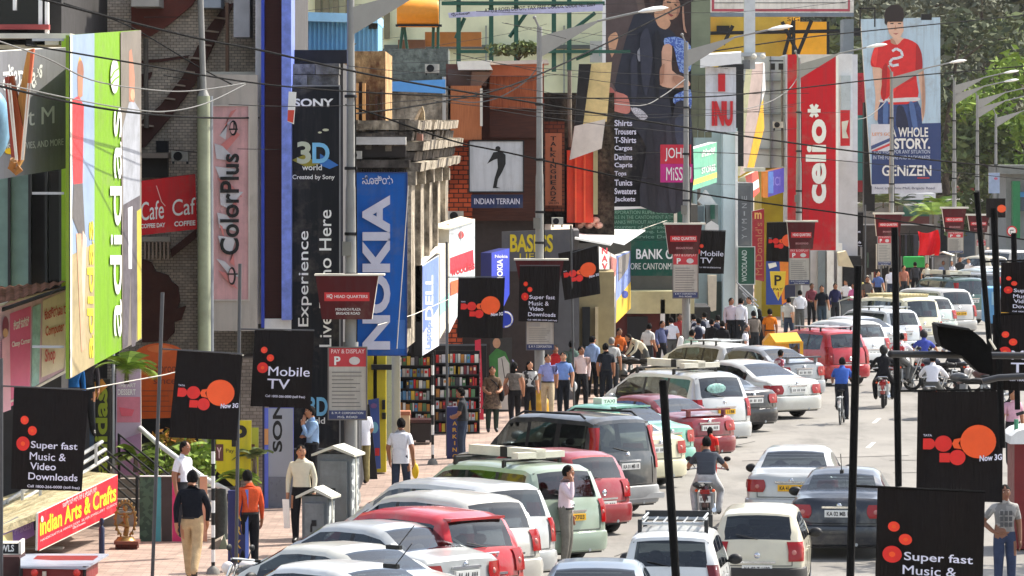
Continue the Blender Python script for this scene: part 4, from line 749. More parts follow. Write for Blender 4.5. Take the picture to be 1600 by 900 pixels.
sign('fashion_poster', 'huge fashion poster of a dark haired man in a red T-shirt', 'billboard', [(1345, 30), (1469, 27), (1470, 288), (1362, 290)], 236, .5, m((186, 212, 228), .5, .04, 1, 'sign'), OFFW,
     [('p', [(1362, 195), (1470, 192), (1470, 288), (1362, 290)], m((44, 66, 118), .5, .05, 2)),
      ('q', [(1434, 106), (1443, 108), (1446, 150), (1445, 176), (1441, 190), (1438, 184), (1440, 160)], SKN), ('q', [(1363, 100), (1379, 108), (1376, 150), (1372, 186), (1366, 184), (1368, 150)], SKN),
      ('q', [(1377, 156), (1433, 156), (1441, 200), (1436, 204), (1376, 204)], JN), ('q', [(1402, 166), (1412, 168), (1420, 200), (1408, 204), (1400, 195)], m((30, 40, 70), .6)),
      ('q', [(1392, 60), (1409, 58), (1414, 64), (1402, 72), (1390, 66)], SKN), ('q', [(1361, 92), (1368, 72), (1390, 62), (1402, 70), (1413, 60), (1432, 68), (1440, 84), (1441, 110), (1431, 113), (1433, 158), (1378, 160), (1380, 110), (1362, 104)], RSH),
      ('q', [(1378, 155), (1433, 152), (1433, 158), (1378, 160)], m((220, 220, 220), .6)),
      ('q', [(1432, 68), (1440, 84), (1441, 110), (1431, 113), (1431, 92)], m((170, 26, 32), .55)), ('q', [(1378, 110), (1386, 100), (1384, 150), (1379, 156)], m((176, 28, 32), .55)), ('q', [(1412, 118), (1428, 112), (1430, 122), (1414, 130)], m((190, 32, 36), .55)), ('q', [(1392, 124), (1402, 120), (1400, 140), (1390, 148)], m((232, 58, 54), .55)), ('q', [(1361, 92), (1368, 72), (1372, 76), (1368, 104)], m((236, 62, 58), .55)), ('q', [(1392, 60), (1398, 64), (1400, 70), (1392, 67)], m((180, 136, 112), .6)),
      ('q', [(1380, 162), (1388, 160), (1386, 202), (1380, 203)], m((84, 116, 170), .6)), ('q', [(1420, 162), (1428, 162), (1434, 202), (1427, 203)], m((80, 110, 164), .6)), ('q', [(1441, 112), (1443, 112), (1445, 150), (1443, 184), (1441, 170)], m((180, 140, 118), .6)), ('l', [(1394, 80), (1400, 76), (1408, 80), (1410, 88), (1402, 91), (1394, 92), (1390, 98), (1394, 103), (1404, 101)], m((216, 222, 230), .5), 4),
      ('t', 'A WHOLE', (1391, 199, 1450, 214), WT, 0, .02), ('t', 'STORY.', (1397, 216, 1453, 233), WT, 0, .035), ('t', 'YOU WEAR FOR ANY SITUATION', (1364, 234, 1453, 240), m((190, 200, 220), .5)), ('t', 'IN THE FUTURE AND BACKWARDS', (1364, 243, 1453, 249), m((190, 200, 220), .5)),
      ('t', 'GENiZEN', (1378, 258, 1455, 275), WT, 0, .02), ('r', (1433, 277, 1452, 279), m((190, 70, 70), .5))],
     parts=[('cutout_head', tail), ('address_strip', lambda mb, pl, c, b: (mb.add([pl(1362, 288, .02), pl(1471, 286, .02), pl(1472, 301, .02), pl(1362, 303, .02)], [(0, 1, 2, 3)], m((206, 208, 216), .5)), art(mb, pl, [('t', 'Next to Vishnu Mall, Brigade Road', (1367, 292, 1460, 297), m((90, 96, 120), .5))], .03))),
            ('spotlight', lambda mb, pl, c, b: (mb.pbox(1440, 22, 1456, 31, 234, .5, BLACK), mb.pbox(1343, 12, 1345, 42, 234, .1, DARK), mb.pbox(1366, 12, 1368, 42, 234, .1, DARK), mb.pbox(1343, 12, 1368, 14, 234, .1, DARK))),
            ('support', lambda mb, pl, c, b: (mb.pbox(1350, 160, 1367, 330, 236.6, 1, BLACK), mb.pbox(1352, 90, 1372, 160, 236.6, .5, m((80, 74, 66), .6))))])
sign('striped_poster', 'small poster with slanting stripes on the lamp post', 'poster', rect(1361, 194, 1394, 236), 214, .06, m((206, 210, 220), .5), OFFW, [('p', [(1361, 228), (1394, 214), (1394, 219), (1361, 234)], m((60, 80, 130), .5)), ('p', [(1361, 236), (1394, 222), (1394, 226), (1370, 236)], m((200, 70, 70), .5)), ('t', "LET'S GO", (1363, 207, 1392, 212), m((210, 130, 60), .5))])
# --- low left shops
CRM = m((214, 200, 160), .8, .15, 1, 'old', 0, (190, 172, 130))
t = thing('awning_slab', 'cream concrete awning slab with white rails at lower left', 'awning', P(80, 820, 82))
b = MB(); A = [P(-60, 800, 86), P(120, 735, 90), P(184, 741, 86.5), P(58, 801, 80.5), P(-60, 850, 79)]
b.poly(A, CRM, (0, 0, -.12)); b.build('slab', t)
b = MB()
for (xa, ya), (xb, yb) in (((0, 790), (160, 690)), ((5, 800), (165, 702)), ((10, 812), (168, 715)), ((6, 786), (54, 766)), ((14, 794), (76, 768))): b.tube([P(xa, ya, 85.5), P(xb, yb, 88)], .035, m((200, 200, 196), .5), 6)
for x, y in ((35, 770), (63, 756), (12, 786), (150, 700)): b.tube([P(x, y + 26, 85.6), P(x, y - 6, 85.6)], .03, m((190, 190, 186), .5), 6)
b.build('railing', t)
IR = m((216, 32, 52), .5, .06, 2, 'sign'); IY = m((244, 214, 40), .5)
sign('craft_shop_sign', 'long red sloping shop sign with yellow lettering', 'sign', [(60, 802), (184, 742), (183, 800), (59, 860)], (80, 86), .04, IR, OFFW,
     [('t', 'Indian Arts & Crafts', (62, 810, 181, 838), IY, 0, .03, -.47), ('t', 'ಇಂಡಿಯನ್ ಆರ್ಟ್ಸ್ & ಕ್ರಾಫ್ಟ್ಸ್', (97, 784, 150, 795), m((236, 196, 196), .5), 0, .015, -.47), ('t', 'HANDICRAFTS & HANDLOOM  SILVER JEWELLERY  CURIOS', (62, 843, 181, 848), m((240, 190, 190), .5), 0, .02, -.49), ('t', 'Gifts & Souvenirs', (112, 823, 132, 827), m((240, 190, 190), .5), 0, .02, -.47), ('c', (64, 811, 2, 5), OFFW), ('p', [(60, 859), (183, 799), (183, 801), (59, 861)], OFFW)])
sign('purple_awning_sign', 'rounded purple and yellow shop sign left of the red one', 'sign', [(-30, 850), (52, 808), (54, 836), (-30, 880)], (79, 81), .3, m((150, 116, 200), .5, .1, 2), m((110, 110, 108), .6), [('p', [(-30, 850), (19, 830), (20, 850), (-30, 876)], m((226, 210, 150), .5)), ('t', 'Prakash', (22, 824, 50, 836), m((200, 176, 226), .5), 0, .01, -.4)])
t = thing('craft_shop', 'dark craft shop interior with grey walls under the awning slab', 'building', P(120, 940, 88))
b = MB(); b.pbox(-80, 800, 230, 1000, 92, 3, m((60, 54, 50), .8)); b.pbox(135, 800, 218, 920, 89, .4, m((150, 138, 128), .8)); b.build('wall', t)
b = MB(); b.pbox(60, 840, 134, 930, 89.2, .4, BLACK); b.build('doorway', t)
b = MB(); b.pbox(40, 856, 98, 858.5, 83, .3, m((170, 168, 160), .5)); b.build('ledge', t)
sign('shawl_shop_sign', 'small black sign with white capital letters at lower left corner', 'sign', rect(-30, 849, 31, 866), 79, .5, BLACK, OFFW, [('t', 'SHAWLS', (-18, 851, 22, 862), WT, 0, .03)], parts=[('frame', lambda mb, pl, c, b: (mb.pbox(29, 846, 33, 870, 78.9, .6, OFFW), mb.pbox(-30, 866, 32, 869, 78.9, .5, OFFW)))])
t = thing('market_stall', 'small red stall with a flat blue grey metal roof', 'stall', P(95, 960, 77))
b = MB(); b.hexa([P(32, 865, 80), P(170, 865, 80), P(134, 887, 76.5), P(32, 885, 76.5), P(32, 868, 80), P(170, 868, 80), P(134, 890, 76.5), P(32, 888, 76.5)], m((150, 158, 172), .4, .1, 3, 'metal')); b.build('roof', t)
b = MB(); b.pbox(34, 889, 132, 960, 76.7, 2.5, m((128, 20, 26), .5)); b.pbox(-40, 870, 30, 960, 78.5, 1, m((60, 24, 22), .6)); b.build('counter', t)
b = MB()
for x in (54, 120): b.ball(P(x, 895, 76.5), .06, m((200, 50, 40), .4)); 
b.pbox(66, 893, 72, 900, 76.6, .1, OFFW); b.build('goods', t)
b = MB(); 
for x in (33, 132): b.tube([P(x, 885, 76.6), P(x, 980, 76.6)], .03, DARK)
b.build('leg', t)
# posters and painted panels at the steps
sign('black_sports_poster', 'black vertical poster with olive green brand letters', 'poster', rect(140, 592, 172, 748), 90.4, .08, m((20, 26, 22), .5), BLACK, [('t', 'adidas', (147, 606, 168, 745), m((150, 170, 40), .5), 90, .03), ('p', [(140, 600), (160, 592), (168, 604), (146, 625)], m((214, 150, 60), .5, .4, 5)), ('p', [(140, 640), (147, 630), (147, 700), (140, 700)], m((60, 90, 120), .5, .4, 4))])
t = thing('steel_post', 'shiny steel post beside the black poster', 'post', P(176, 748, 90)); b = MB(); b.tube([P(177, 760, 90), P(177, 540, 90)], .03, STEEL, 8); b.build('shaft', t); b = MB(); b.pbox(173, 545, 186, 575, 90.1, .1, DARK); b.build('bracket', t)
sign('pink_standee', 'tall faded pink and lilac standee by the steps', 'poster', [(182, 577), (220, 576), (221, 742), (180, 744)], 90.0, .06, m((186, 164, 186), .5, .12, 1.2), OFFW, [('r', (183, 620, 219, 660), m((206, 120, 140), .5, .15, 3)), ('t', 'THE ART', (184, 599, 212, 605), WT, 0, .02), ('t', 'DESSERT', (184, 608, 212, 617), WT, 0, .02), ('p', [(182, 690), (220, 676), (220, 742), (182, 742)], m((176, 130, 170), .5, .2, 2)), ('p', [(186, 636), (210, 640), (206, 650), (190, 650)], m((220, 90, 110), .5))])
sign('orange_cafe_board', 'large round topped orange board with faint dark lettering', 'sign', [(206, 560), (293, 556), (290, 652), (206, 655)], 94.6, .12, m((214, 92, 26), .55, .2, 1.5, 'sign'), m((90, 40, 20), .6), [('c', (250, 560, 42, 24), m((214, 92, 26), .55, .2, 1.5)), ('c', (250, 545, 20, 6), m((230, 120, 60), .5)), ('t', 'Theobroma', (222, 568, 284, 582), m((120, 50, 24), .5), 0, .0), ('t', 'since', (240, 590, 275, 600), m((120, 50, 24), .5), 0, 0)] + lines(222, 610, 280, 5, 8, m((140, 58, 26), .5), 1.2))
PN = [('dark green speckled', 218, 243, m((64, 92, 74), .7, .2, 14, 'speck', 0, (40, 66, 52))), ('teal', 243, 252, m((70, 150, 160), .6)), ('charcoal', 252, 269, m((60, 50, 48), .7)), ('bright pink', 269, 288, m((206, 44, 104), .6)), ('maroon', 288, 304, m((96, 20, 46), .6)), ('peach', 312, 324, m((206, 150, 120), .6))]
for n_, x0, x1, mt in PN:
    sign('painted_panel', n_ + ' painted panel in the row behind the white picket fence', 'panel', rect(x0, 745, x1 - .5, 866), 85.5, .05, mt, mt, [], 'painted panels behind the picket fence', parts=[('edge', lambda mb, pl, c, b, x0=x0, x1=x1: mb.pbox(x0, 743.5, x1 - .5, 745, 85.45, .1, WT))])
# yellow parking notice
YP = m((206, 190, 40), .55, .08, 2, 'sign')
sign('yellow_parking_board', 'large yellow parking board with a black P behind a banner', 'sign', [(338, 657), (393, 657), (392, 735), (338, 735)], 87, .08, YP, m((120, 110, 30), .6), [('t', 'P', (362, 664, 386, 698), BLACK, 0, .03), ('t', 'Pay Here', (353, 701, 388, 709), m((90, 80, 20), .5)), ('r', (337, 694, 349, 720), m((92, 48, 40), .5)), ('t', 'Y', (339, 699, 346, 716), m((226, 190, 190), .5)), ('p', [(338, 735), (392, 735), (366, 760)], YP)])
sign('olive_notice_board', 'olive green notice board beside the yellow parking board', 'sign', rect(393, 668, 404, 745), 87.5, .06, m((180, 180, 60), .6), DARK, [('r', (393, 694, 398, 720), m((92, 48, 40), .5)), ('l', [(395, 702), (395, 714)], WT, 1.5)])
def pylon(px, y0, y1, w_, Y, label):
    x0, _, zt = P(px - w_ / 2, y0, Y); x1 = P(px + w_ / 2, 0, Y)[0]
    t = thing('parking_pylon', label, 'parking sign', ((x0 + x1) / 2, Y, .12), 0, 'blue parking pylons on the pavement')
    PB = m((30, 36, 92), .45, .08, 3); b = MB(); b.box(x0, x1 - .05, Y, Y + .22, .12, zt, PB); b.build('body', t)
    b = MB(); b.box(x1 - .05, x1, Y - .02, Y + .22, .12, zt + .02, m((90, 120, 206), .4)); b.build('side', t)
    pl = Plane((x0, Y, 1), (0, -1, 0)); b = MB(); ch = 'PARKING'; hh = (y1 - y0) * .78
    art(b, pl, [('t', c_, (px - w_ * .12, y0 + 12 + hh * k / 7, px + w_ * .16, y0 + 12 + hh * (k + .62) / 7), m((206, 160, 50), .5), 0, .02) for k, c_ in enumerate(ch)]); b.build('lettering', t)
pylon(372, 767, 960, 32, 79.5, 'tall navy blue parking pylon beside the man in orange')
pylon(710, 636, 728, 24, 108, 'smaller navy blue parking pylon before the book racks')
# ---------------------------------------------------------------- street banners, lamp posts, poles, cables
CLOTH = m((15, 8, 7), .6, .2, 2, 'drape'); OR1 = m((252, 90, 26), .5); RD1 = m((226, 34, 26), .5); RD2 = m((248, 60, 30), .5); FTXT = m((226, 226, 244), .5)
def art_flag(kind):
    if kind == 'D':
        return [('c', (14, 48, 7, 5.2), RD1), ('r', (7, 43, 14, 53), RD1), ('c', (30.5, 47.5, 10, 7.4), RD1), ('p', [(52, 42), (43, 43.5), (40.5, 47.5), (43, 51.5), (52, 52.5), (48, 47)], OR1), ('c', (47, 60, 9.5, 7), RD1), ('r', (26, 56, 38, 64.5), RD1), ('c', (71, 45.5, 21, 15.2), OR1),
                ('t', 'TATA', (7, 39, 17, 41), FTXT, 0, .011), ('t', 'Now 3G', (73, 58, 99, 63.5), FTXT, 0, .03, -.07)]
    c = [('c', (16, 32, 5.5, 4.2), RD2), ('c', (27, 42, 6, 4.6), RD2), ('c', (15, 55, 9, 7), RD1), ('c', (16, 32, 2, 1.5), OR1), ('c', (27, 42, 2, 1.5), OR1), ('c', (15, 55, 3, 2.2), OR1)]
    if kind == 'S':
        return c + [('t', 'Super fast', (26, 52, 90, 61), FTXT, 0, .011), ('t', 'Music &', (25, 63, 75, 70.5), FTXT, 0, .011), ('t', 'Video', (26, 73, 62, 80), FTXT, 0, .011), ('t', 'Downloads', (24, 83, 93, 90), FTXT, 0, .011), ('t', 'Call 1800-266-0000 (toll free)', (23, 95, 97, 98.4), FTXT, 0, .011)]
    return [(k, (v[0] + 2, v[1] - 6) + tuple(v[2:]), q) for k, v, q in c] + [('t', 'Mobile', (27, 47, 96, 59), FTXT, 0, .011), ('t', 'TV', (26, 63, 64, 76), FTXT, 0, .011), ('t', 'Call 1800-266-0000 (toll free)', (24, 84, 90, 88), FTXT, 0, .011)]
def flag(quad, Y, kind, label, pole=None, group='black advertising banners along the street', seed=0, vs=1.0, seen=1.0, wave=1.0, PM=None):
    """quad photo corners TL TR BR BL; pole = (px top, y top, px bottom, y bottom)"""
    q = [Vector(P(a, b, Y)) for a, b in quad]; rnd = random.Random(seed); ph = rnd.random() * 6; fr = rnd.uniform(7, 12)
    foot = tuple(P(pole[2], pole[3], Y)) if pole else tuple((q[2] + q[3]) / 2)
    if pole: foot = (foot[0], Y, min(foot[2], .12) if foot[2] < 3 else foot[2])
    t = thing('street_banner', label, 'banner', foot, 0, group)
    def fn(u, v, off=0):      # u,v in 0..100
        u, v = u / 100, v / 100 
        a = q[0].lerp(q[1], u); b = q[3].lerp(q[2], u); p = a.lerp(b, v)
        d = (.022 * math.sin(u * fr + ph + v * 1.5) * (.25 + v) + .012 * math.sin(u * 23 + ph * 2 + v * 3) * v + .05 * math.sin(v * 2.6 + ph) * v) * wave
        return p + Vector((0, -d - off, 0))
    nu, nv = 26, 18
    mb = MB(); vsx = [fn(100 * i / nu, 100 * j / nv) for j in range(nv + 1) for i in range(nu + 1)]
    mb.add(vsx, [(j * (nu + 1) + i, (j + 1) * (nu + 1) + i, (j + 1) * (nu + 1) + i + 1, j * (nu + 1) + i + 1) for j in range(nv) for i in range(nu)], CLOTH, True)
    art(mb, lambda a, b, o=0: fn(a, b, o), [(i[0],) + tuple([i[1]]) + tuple(i[2:]) for i in art_flag(kind)], off=.02, step=.003)
    mb.build('banner_cloth', t)
    b = MB(); e = Vector((0, 0, .02)); pxm = PM or m((96, 98, 100), .5, .2, 5)
    l = q[0] + e; r = q[1] + e
    if pole:
        yb = lambda y: pole[0] + (pole[2] - pole[0]) * (y - pole[1]) / (pole[3] - pole[1])
        px = yb(quad[0][1]); pz = Vector(P(px, quad[0][1] - 1, Y)); far = l if abs(pz.x - l.x) > abs(pz.x - r.x) else r
        b.tube([pz, far], .014, pxm, 6)
    else: b.tube([l, r], .014, pxm, 6)
    b.build('top_bar', t)
    if pole:
        b = MB(); b.tube([P(pole[0], pole[1], Y), P(pole[2], pole[3], Y)], .03 * vs, pxm, 8); b.build('pole', t)
    return t
GP = m((70, 72, 74), .5, .15, 4); BP = m((4, 4, 4), .85, .1, 4, 'cloth')
flag([(22, 604), (139, 611), (128, 768), (17, 764)], 77, 'S', 'black banner with four lines of white print above the craft sign', (2, 560, 2, 980), seed=1, PM=GP)
flag([(277, 546), (379, 555), (370, 688), (264, 683)], 78, 'D', 'black banner with orange and red dots over the garden steps', (254, 457, 236, 960), seed=2, PM=GP)
flag([(398, 515), (491, 518), (485, 638), (391, 635)], 79, 'M', 'black mobile banner hanging beside the black electronics board', (375, 412, 368, 960), seed=3, PM=GP)
flag([(716, 434), (789, 434), (785, 529), (714, 527)], 109, 'D', 'black banner with dots hanging before the small phone sign', (698, 378, 699, 738), seed=4, PM=GP)
flag([(812, 416), (875, 416), (872, 504), (810, 502)], 124, 'S', 'black banner with four lines of print on the middle lamp post', None, seed=5, PM=GP)
flag([(872, 396), (934, 384), (938, 459), (882, 469)], 126, 'D', 'black dotted banner tilting beside the grey shopfront', (892, 352, 897, 640), seed=6, PM=GP)
flag([(1082, 360), (1134, 361), (1131, 428), (1080, 427)], 158, 'M', 'black mobile banner in front of the pale glass column', (1053, 345, 1053, 560), seed=7, PM=GP)
flag([(1198, 348), (1246, 347), (1244, 410), (1197, 408)], 183, 'D', 'small black dotted banner left of the tall red sign', (1246, 340, 1247, 500), seed=8, PM=GP)
flag([(1311, 332), (1349, 332), (1348, 386), (1310, 384)], 205, 'S', 'small black printed banner right of the tall red sign', (1352, 320, 1352, 470), seed=9, PM=GP)
flag([(1434, 612), (1568, 611), (1566, 785), (1432, 782)], 58, 'D', 'big black banner with orange dots over the road at right', (1398, 355, 1404, 760), seed=10, vs=1.4, PM=BP)
flag([(1371, 760), (1539, 772), (1535, 960), (1367, 950)], 48, 'S', 'nearest black banner with white print cut by the picture bottom', (1341, 415, 1326, 1000), seed=11, vs=1.35, PM=BP)
flag([(1564, 410), (1640, 408), (1640, 492), (1564, 488)], 60, 'S', 'black printed banner at the right edge above the other one', (1526, 300, 1560, 700), seed=12, vs=1.2, PM=BP)
flag([(1551, 492), (1660, 490), (1660, 612), (1551, 610)], 54, 'M', 'black mobile banner at the right edge behind the signal arm', (1553, 325, 1566, 700), seed=13, vs=1.3, PM=BP)
def polesimple(name, label, cat, a, b_, Y, r, mat, group=None, extra=None):
    t = thing(name, label, cat, P(*b_, Y), 0, group); b = MB(); b.tube([P(*a, Y), P(*b_, Y)], r, mat, 10); b.build('shaft', t)
    if extra: b = MB(); extra(b); b.build('bracket', t)
polesimple('black_pole', 'thick black pole leaning over the parked cars at centre', 'pole', (1036, 596), (1060, 960), 60, .055, BP, None, lambda b: b.pbox(1031, 594, 1041, 597, 59.9, .15, BP))
polesimple('black_pole', 'thin black pole right of the dotted banner behind the signal', 'pole', (1584, 365), (1590, 640), 66, .04, BP, None, lambda b: b.pbox(1582, 364, 1588, 367, 65.9, .1, BP))
def zebra(px, y0, y1, Y, r, label):
    x, _, zt = P(px, y0, Y); t = thing('striped_post', label, 'post', (x, Y, .12), 0, 'black and white striped posts'); n = 11; b = MB(); zb = .12
    for k in range(n):
        b.lathe([(r, zb + (zt - zb) * k / n), (r, zb + (zt - zb) * (k + 1) / n)], (x, Y, 0), WHITE if k % 2 else BLACK, 10)
    b.lathe([(r, zt), (0.001, zt)], (x, Y, 0), BLACK, 10); b.build('shaft', t)
    b = MB(); b.lathe([(.12, .12), (.1, .2), (r, .26)], (x, Y, 0), m((120, 118, 112), .7), 12); b.build('base', t)
zebra(333, 686, 960, 79, .032, 'black and white striped post left of the navy pylon')
zebra(676, 555, 745, 106, .032, 'black and white striped post before the book racks')
# lamp posts
LP = m((138, 138, 134), .6, .1, 3, 'metal'); LG = m((158, 156, 148), .6, .05, 3); LB = m((196, 150, 40), .7, .25, 4)
def lamp_post(px, ytop, Y, label, sgn=1, dbl=0, bm_=None):
    x, _, zt = P(px, ytop, Y)
    t = thing('street_lamp', label, 'street lamp', (x, Y, .12), 0, 'tall grey street lamps along the pavement')
    b = MB(); b.lathe([(.13, .12), (.13, 3.2), (.115, 3.3), (.1, zt * .62), (.085, zt * .63), (.07, zt)], (x, Y, 0), LP, 14); b.lathe([(.15, 3.15), (.15, 3.3)], (x, Y, 0), LP, 12); [b.lathe([(.12, q), (.125, q + .03), (.12, q + .06)], (x, Y, 0), DARK, 10) for q in (4.6, 5.4, zt * .66, zt * .8)]; b.box(x - .16, x + .02, Y - .2, Y - .1, 5.0, 5.28, m((120, 120, 112), .6)); b.tube([(x + .11, Y - .06, 2.2), (x + .13, Y - .06, 4.2), (x + .09, Y - .08, zt * .8)], .014, CABLE, 5); b.lathe([(.07, zt), (.001, zt)], (x, Y, 0), LP, 14); b.build('pole', t)
    b = MB(); b.lathe([(.3, .1), (.3, .42), (.26, .5), (.17, .62), (.13, .8)] if bm_ else [(.2, .1), (.2, .3), (.13, .5)], (x, Y, 0), bm_ or LP, 16); b.build('base', t)
    for s_, dz in ((sgn, 0),) + (((sgn, -.45),) if dbl else ()):
        b = MB(); z0 = zt - .25 + dz; d = Vector((.97 * s_, .1, 0))
        a0, a1 = Vector((x, Y, z0)), Vector((x, Y, z0 - .56)); e = a0 + d * 1.55 + Vector((0, 0, .42)); th = Vector((0, .05, 0))
        b.hexa([a0 - th, e - th, e - Vector((0, 0, .06)) - th, a1 - th, a0 + th, e + th, e - Vector((0, 0, .06)) + th, a1 + th], LG)
        tip = e + d * 1.1 + Vector((0, 0, .22)); b.tube([e - Vector((0, 0, .02)), tip], .03, LP, 8); b.build('arm', t)
        b = MB(); 
        hd = [tip + d * u + Vector((0, 0, .14 * u)) for u in (0, .15, .4, .65, .82)]
        for (c, r) in zip(hd, (.03, .1, .14, .12, .02)): pass
        vs = []; fs = []; rs = (.03, .11, .155, .13, .02); n = 10
        for c, r in zip(hd, rs):
            for k in range(n):
                a = 2 * math.pi * k / n; vs.append(c + Vector((0, r * math.cos(a), r * .62 * math.sin(a) + (.0 if math.sin(a) > 0 else r * .25))))
        for j in range(4):
            for k in range(n): fs.append((j * n + k, (j + 1) * n + k, (j + 1) * n + (k + 1) % n, j * n + (k + 1) % n))
        b.add(vs, fs, WHITE, True); b.build('lamp_head', t)
    b = MB(); b.tube([(x, Y, zt - .05), (x - .12, Y - .05, zt + .22)], .03, LP, 6); b.ball((x - .13, Y - .05, zt + .24), .05, LP, 8, 6); b.build('finial', t)
lamp_post(548, -8, 94.6, 'nearest grey street lamp beside the blue phone sign')
lamp_post(843, 42, 125, 'grey street lamp with a yellow base among the walkers', bm_=LB)
lamp_post(1072, 66, 150.5, 'grey street lamp before the dark garment billboard')
lamp_post(1248, 90, 181, 'grey street lamp in front of the tall red sign')
lamp_post(1393, 112, 213, 'grey street lamp before the red T-shirt poster')
lamp_post(1491, 126, 247, 'slender lamp right of the fashion poster before the trees', dbl=1)
lamp_post(1527, 149, 262, 'slender twin armed lamp nearest the right edge before the trees', dbl=1)
lamp_post(1556, 178, 285, 'farthest lamp with its arm lost among the trees')
t = thing('square_column', 'thick square white grey pole rising above the white capped column', 'pole', P(1174, 210, 172)); b = MB(); b.pbox(1163, -60, 1180, 108, 172, .4, m((196, 200, 200), .5)); b.build('shaft', t); b = MB(); b.pbox(1158, 82, 1196, 88, 171.5, .6, STEEL); b.pbox(1160, 94, 1172, 108, 171.6, .4, m((110, 112, 112), .5)); [b.ball(P(x, 88, 171.2), .1, OFFW, 8, 6) for x in (1178, 1192)]; b.build('insulator', t)
t = thing('utility_pole', 'tall thin grey pole standing against the stone building', 'pole', P(318, 760, 92)); b = MB(); b.tube([P(320, 760, 92), P(318, 150, 92)], .125, m((150, 156, 130), .5, .2, 2, 'metal'), 12); b.build('lower_shaft', t)
b = MB(); b.tube([P(327, 760, 92.2), P(325, 150, 92.2)], .1, m((110, 116, 122), .5), 10); b.build('conduit', t)
b = MB(); b.tube([P(318, 152, 92), P(318, 140, 92)], .125, LP, 12, .06); b.tube([P(318, 142, 92), P(312, -40, 92)], .06, LP, 10); b.build('upper_shaft', t)
# parking boards and maroon boxes on the lamp posts
MRB = m((84, 18, 22), .5, .08, 2, 'sign'); BRD = m((196, 190, 178), .55, .06, 2, 'sign'); PRED = m((196, 52, 60), .5); PBLU = m((52, 62, 106), .5)
def post_box(px, y0, w0, w1, h, Y, label, txt=True, ink=True):
    x0, x1 = px - w0 / 2, px + w0 / 2; a0, a1 = px - w1 / 2, px + w1 / 2
    it = [('r', (x0 + .14 * w0, y0 + h * .38, x1 - .14 * w0, y0 + h * .58), m((206, 36, 40), .5))]
    if txt: it += [('t', 'HQ', (x0 + .18 * w0, y0 + h * .42, x0 + .27 * w0, y0 + h * .53), WT, 0, .02), ('t', 'HEAD QUARTERS', (x0 + .3 * w0, y0 + h * .44, x1 - .17 * w0, y0 + h * .52), WT, 0, .01), ('t', 'MONARCH PLAZA', (x0 + .32 * w0, y0 + h * .74, x1 - .28 * w0, y0 + h * .8), WT), ('t', 'BRIGADE ROAD', (x0 + .33 * w0, y0 + h * .83, x1 - .29 * w0, y0 + h * .89), WT)]
    else: it += [('t', 'HEAD QUARTERS', (x0 + .2 * w0, y0 + h * .42, x1 - .17 * w0, y0 + h * .54), WT), ('t', 'BRIGADE ROAD', (x0 + .3 * w0, y0 + h * .76, x1 - .25 * w0, y0 + h * .83), m((210, 150, 150), .5))]
    sign('post_light_box', label, 'sign', [(x0, y0), (x1, y0), (a1, y0 + h), (a0, y0 + h)], Y - .35, .5, MRB, m((206, 200, 186), .6), it, 'maroon light boxes on lamp posts', parts=[('cap', lambda mb, pl, c, b: mb.pbox(x0 - 2, y0 - 2.5, x1 + w0 * .1, y0, Y - .4, .6, OFFW))])
def park_board(px, y0, w_, h, Y, label):
    x0, x1 = px - w_ / 2, px + w_ / 2
    it = [('r', (x0 + 1, y0 + 1, x1 - 1, y0 + h * .27), PRED), ('t', 'PAY & DISPLAY', (x0 + .08 * w_, y0 + h * .03, x1 - .06 * w_, y0 + h * .09), m((230, 190, 190), .5), 0, .02), ('t', 'P', (x0 + .16 * w_, y0 + h * .13, x0 + .32 * w_, y0 + h * .25), WT, 0, .03), ('c', (x0 + .68 * w_, y0 + h * .19, w_ * .14, h * .055), m((206, 200, 196), .5)), ('r', (x0 + 1, y0 + h * .87, x1 - 1, y0 + h - 1), PBLU), ('t', 'B. M. P. CORPORATION', (x0 + .1 * w_, y0 + h * .89, x1 - .1 * w_, y0 + h * .92), WT), ('t', 'M.G. ROAD', (x0 + .25 * w_, y0 + h * .945, x1 - .25 * w_, y0 + h * .975), WT)]
    it += lines(x0 + .1 * w_, y0 + h * .34, x1 - .12 * w_, 10, h * .052, m((110, 106, 104), .6), max(.6, h * .012))
    sign('parking_board', label, 'sign', rect(x0, y0, x1, y0 + h), Y - .3, .06, BRD, m((120, 116, 110), .6), it, 'pay parking boards on lamp posts', parts=[('frame', lambda mb, pl, c, b: frame(mb, pl, rect(x0 - .5, y0 - .5, x1 + .5, y0 + h + .5), w_ * .035, m((110, 104, 98), .5)))])
def plainboard(px, y0, w_, h, Y, label):
    x0, x1 = px - w_ / 2, px + w_ / 2
    it = [('r', (x0 + 1, y0 + h * .8, x1 - 1, y0 + h - .5), PBLU), ('t', 'B. M. P. CORPORATION', (x0 + .1 * w_, y0 + h * .84, x1 - .1 * w_, y0 + h * .92), WT), ('r', (x0 + .08 * w_, y0 + h * .08, x0 + .5 * w_, y0 + h * .2), m((170, 168, 164), .6))] + lines(x0 + .1 * w_, y0 + h * .27, x1 - .12 * w_, 7, h * .07, m((120, 118, 114), .6), .8)
    sign('parking_board', label, 'sign', rect(x0, y0, x1, y0 + h), Y - .3, .06, BRD, DARK, it, 'pay parking boards on lamp posts', parts=[('frame', lambda mb, pl, c, b: frame(mb, pl, rect(x0 - .5, y0 - .5, x1 + .5, y0 + h + .5), w_ * .03, m((90, 88, 90), .5)))])
post_box(542, 431, 98, 78, 68, 94.6, 'maroon light box with white cap on the nearest lamp')
park_board(543, 542, 61, 114, 94.6, 'pay parking board with red head on the nearest lamp')
post_box(843, 407, 76, 60, 40, 125, 'maroon light box mostly hidden by the banner on the yellow based lamp', False)
plainboard(844, 501, 44, 46, 125, 'grey notice board on the yellow based lamp among walkers')
post_box(1068, 351, 58, 46, 46, 150.5, 'maroon light box before the green bank board', False)
park_board(1071, 394, 40, 72, 150.5, 'pay parking board next to the green bank fascia')
